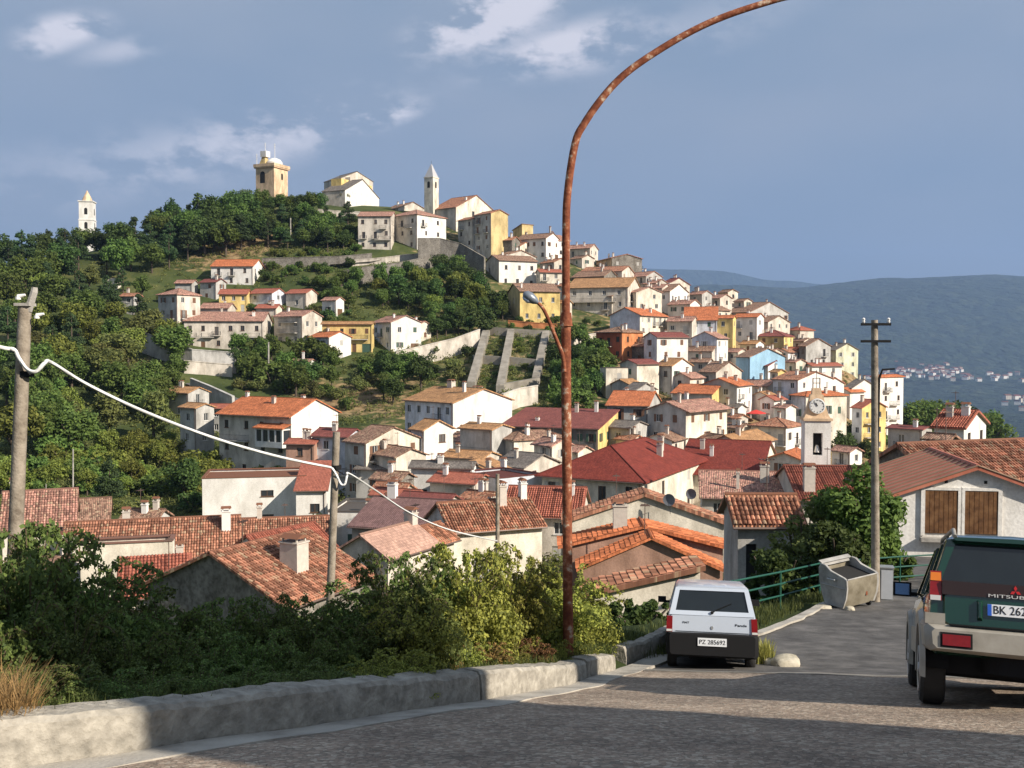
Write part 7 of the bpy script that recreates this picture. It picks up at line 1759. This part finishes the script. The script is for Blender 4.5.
def grass(name, label, mat, spots, hrange, bend=.5, seed=3, wid=.006, kind='stuff'):
    rng = np.random.default_rng(seed); Q = []
    for (x, y, z) in spots:
        h = rng.uniform(*hrange); t = rng.uniform(0, 6.28); b = np.array([math.cos(t), math.sin(t)])*h*bend*rng.uniform(.2, 1); n = np.array([-math.sin(t), math.cos(t), 0])*wid
        p0 = np.array([x, y, z]); p1 = p0+np.array([b[0]*.35, b[1]*.35, h*.6]); p2 = p0+np.array([b[0], b[1], h])
        Q.append([p0-n, p0+n, p1+n*.8, p1-n*.8]); Q.append([p1-n*.8, p1+n*.8, p2+n*.1, p2-n*.1])
    o = bpy.data.objects.new(name, quads_mesh(name, np.array(Q), mat)); col.objects.link(o); return tag(o, label, 'grass', kind=kind)
GRG = leafmat('grass_green', (.085, .115, .04), var=.5); GRY = leafmat('grass_dry', (.36, .27, .12), var=.35, trans=.3)
rs_ = np.random.default_rng(77); sp = []
for _ in range(26000):
    y = rs_.uniform(3, 19); off = abs(rs_.normal(0, 1.2))+.28; x = float(xwall(y))-off
    sp.append((x, y, float(zroad(y))+.24))
grass('grass', 'shaded grass growing along the top of the low wall', GRG, sp, (.07, .24), seed=5, wid=.0045, bend=.8)
sp = []
for _ in range(1500):
    t = rs_.uniform(0, 6.28); q = rs_.uniform(0, 1)**.5*.42; sp.append((-3.78+math.cos(t)*q*.7, 7.15+math.sin(t)*q*.5, float(zroad(7.15))+.22))
g_ = grass('dry_grass_tuft', 'tuft of long straw-coloured dry grass at the left end of the low wall', GRY, sp, (.18, .46), bend=1.1, seed=8, wid=.004, kind=None); g_['category'] = 'grass tuft'
sp = []
for _ in range(5200):   # weeds on the verge and slope right of the wall end
    k = rs_.uniform(0, 1); y = rs_.uniform(17.5, 30); xl_ = float(np.interp(y, [16, 21, 26.6, 30], [1.4, 4.9, 8.0, 10.4])); x = xl_-abs(rs_.normal(0, 1.3))
    sp.append((x, y, float(ztf(x, y)) if y > 19 else float(zt(x, y))))
grass('verge_grass', 'rough grass on the verge between the guard rail and the road', leafmat('verge_weeds', (.075, .095, .035), var=.5), sp, (.06, .26), seed=9, wid=.008)
sp = []
for _ in range(260): t = rs_.uniform(0, 6.28); q = rs_.uniform(0, .22); sp.append((4.38+math.cos(t)*q, 17.35+math.sin(t)*q, float(zroad(17.35))+.02))
g_ = grass('weed_clump', 'pale green weed clump beside the right rear wheel of the white hatchback', leafmat('weed_pale', (.22, .22, .07)), sp, (.15, .42), bend=.5, seed=10, wid=.012, kind=None); g_['category'] = 'weed'
# dark leafy trees right of centre, seen close
def near_tree(seed, p, h, wd, mat, label, n=15000, ls=.085, zc=.55):
    rng = np.random.default_rng(seed); cs, rs = [], []
    for i in range(34):
        d = rng.normal(size=3); d /= np.linalg.norm(d); q = rng.uniform(.3, 1)
        cs.append((d[0]*wd*.8*q, d[1]*wd*.6*q, h*zc+d[2]*h*.38*q)); rs.append(rng.uniform(.16, .34)*h*.42)
    r = empty('leafy_tree', p, 0, label, 'tree'); inst('crown', quads_mesh('crown', leaf_cloud(rng, cs, rs, n, ls), mat), r)
    tk = MB()
    for i in range(6): t = i*1.05; tk.tube([(0, 0, -1), (math.cos(t)*wd*.15, math.sin(t)*wd*.15, h*.35), (math.cos(t)*wd*.5, math.sin(t)*wd*.5, h*.8)], [.09, .06, .02], 6)
    inst('trunk', tk.data('trunk', M_BARK, 60), r)
for (sd_, px, py_top, Y, wd, mt, lb) in [(1, 862, 470, 32.5, 1.9, LG, 'dark dense leafy tree directly behind the power pole and waste container'), (2, 806, 488, 33.5, 1.35, LO, 'olive green leafy tree left of the power pole, in front of the grey ribbed-roof house'),
                                     (3, 778, 540, 31, 1.5, LD, 'low dark bush behind the green guard rail, right of the white hatchback'), (4, 838, 520, 30.6, 1.3, LD, 'low dark bush directly behind the waste container'), (5, 890, 545, 33, 1.2, LG, 'small leafy bush at the foot of the white gabled house')]:
    p = at(px, py_top, Y); zg = float(zt(p.x, Y)); near_tree(sd_, (p.x, Y, zg), p.z-zg, wd, mt, lb, n=16000 if wd > 1.6 else 9000)
for (sd_, px, py_top, Y, wd) in [(11, 640, 600, 24, 1.3), (12, 700, 596, 28, 1.6), (13, 745, 585, 31, 1.6), (14, 610, 606, 22, 1.1)]:
    p = at(px, py_top, Y); zg = float(zt(p.x, Y)); near_tree(sd_, (p.x, Y, zg), max(.9, p.z-zg), wd, LD, ['dark shrub on the bank left of the white hatchback', 'dark shrub on the bank just behind the white hatchback', 'dark shrub below the green guard rail', 'dark shrub past the end of the low wall'][sd_-11], n=6000, ls=.07)
# parasols in the lane
def parasol(px, py, s, label):
    g, _ = ground_at(px, py, 2.2, ymin=150); r = empty('parasol', g, 0, label, 'parasol'); mb = MB(); n = 8
    mb.loft([[(q*math.cos(2*math.pi*i/n), q*math.sin(2*math.pi*i/n), z) for i in range(n)] for (q, z) in ((s, 2.1), (s*.98, 2.2), (.05, 2.9))]); mb.build('canopy', mat_plain('parasol_red', (.55, .04, .03), rough=.8), r); q = MB(); q.tube([(0, 0, -.5), (0, 0, 2.9)], .04, 6); q.build('stem', M_RAIL, r)
parasol(795, 352, 1.6, 'red parasol in the lane right of the sky blue house'); parasol(763, 401, 1.6, 'red parasol in the dark lane above the orange hipped roof'); parasol(756, 413, 2.2, 'wide red parasol nearest the orange hipped roof left of the clock tower')
# satellite dishes and roof clutter on the nearer roofs
def dish(px, py, Y, s, label):
    p = at(px, py, Y); r = empty('satellite_dish', p, R(-25), label, 'satellite dish'); mb = MB(); n = 16
    mb.loft([[(q*math.cos(2*math.pi*i/n), y, q*math.sin(2*math.pi*i/n)) for i in range(n)] for (q, y) in ((.02, .10*s), (s*.3, .07*s), (s*.5, 0), (s*.5, .02*s), (s*.3, .09*s))]); mb.build('dish', mat_plain('dish_grey', (.16, .17, .19), rough=.5), r, smooth=50)
    q = MB(); q.tube([(0, .1*s, 0), (0, .35*s, -.1*s), (0, .35*s, -1.2*s)], .025, 6); q.tube([(0, .0, -s*.45), (0, -s*.45, 0)], .015, 5); q.build('mast', M_RAIL, r)
dish(669, 500, 80, 1.0, 'dark satellite dish on the rough old tiled gable behind the white hatchback'); dish(691, 494, 83, .9, 'second satellite dish, right of the dark one on the old tiled gable')
# ------------------------------------------------------------------ unseen houses added on the near right, beyond the frame, to shade the road
def shade_house(q0, q1, dist, hgt, depth, label):
    s = Vector((math.sin(SUN_AZ), -math.cos(SUN_AZ))); n = Vector((math.cos(SUN_AZ), math.sin(SUN_AZ)))
    c = n*((q0+q1)/2)+s*(dist+depth/2); zg = float(zroad(c.y)); W = (q1-q0)
    r = empty('house', (c.x, c.y, zg), math.atan2(n.y, n.x), label, 'house')
    mb = MB(); mb.box(-W/2, W/2, -depth/2, depth/2, -2, hgt); 
    mb.build('wall', wallmat('be'), r); rf = MB()
    rf.hexa([(-W/2-.02, -depth/2-.3, hgt+.001), (W/2+.02, -depth/2-.3, hgt+.001), (W/2+.02, depth/2+.3, hgt+.001), (-W/2-.02, depth/2+.3, hgt+.001), (-W/2-.02, -.2, hgt+1.6), (W/2+.02, -.2, hgt+1.6), (W/2+.02, .2, hgt+1.6), (-W/2-.02, .2, hgt+1.6)]); rf.build('roof', roofmat('trc'), r)
    for i in range(2): inst('window', frame_data(.9, 1.2, M_BFRAME, 'win'), r, (W*(-.25+.5*i), depth/2+.17, 2), math.pi)
shade_house(4.9, 9.3, 7.6, 9.4, 5, 'unseen beige house added beside the camera, out of frame, to shade the near road')
shade_house(12.2, 13.4, 9.5, 9.0, 4, 'narrow unseen beige block added out of frame to cast a thin road shadow')
shade_house(13.42, 34, 12.5, 7.4, 6, 'long unseen beige building added out of frame to shade the lower road')
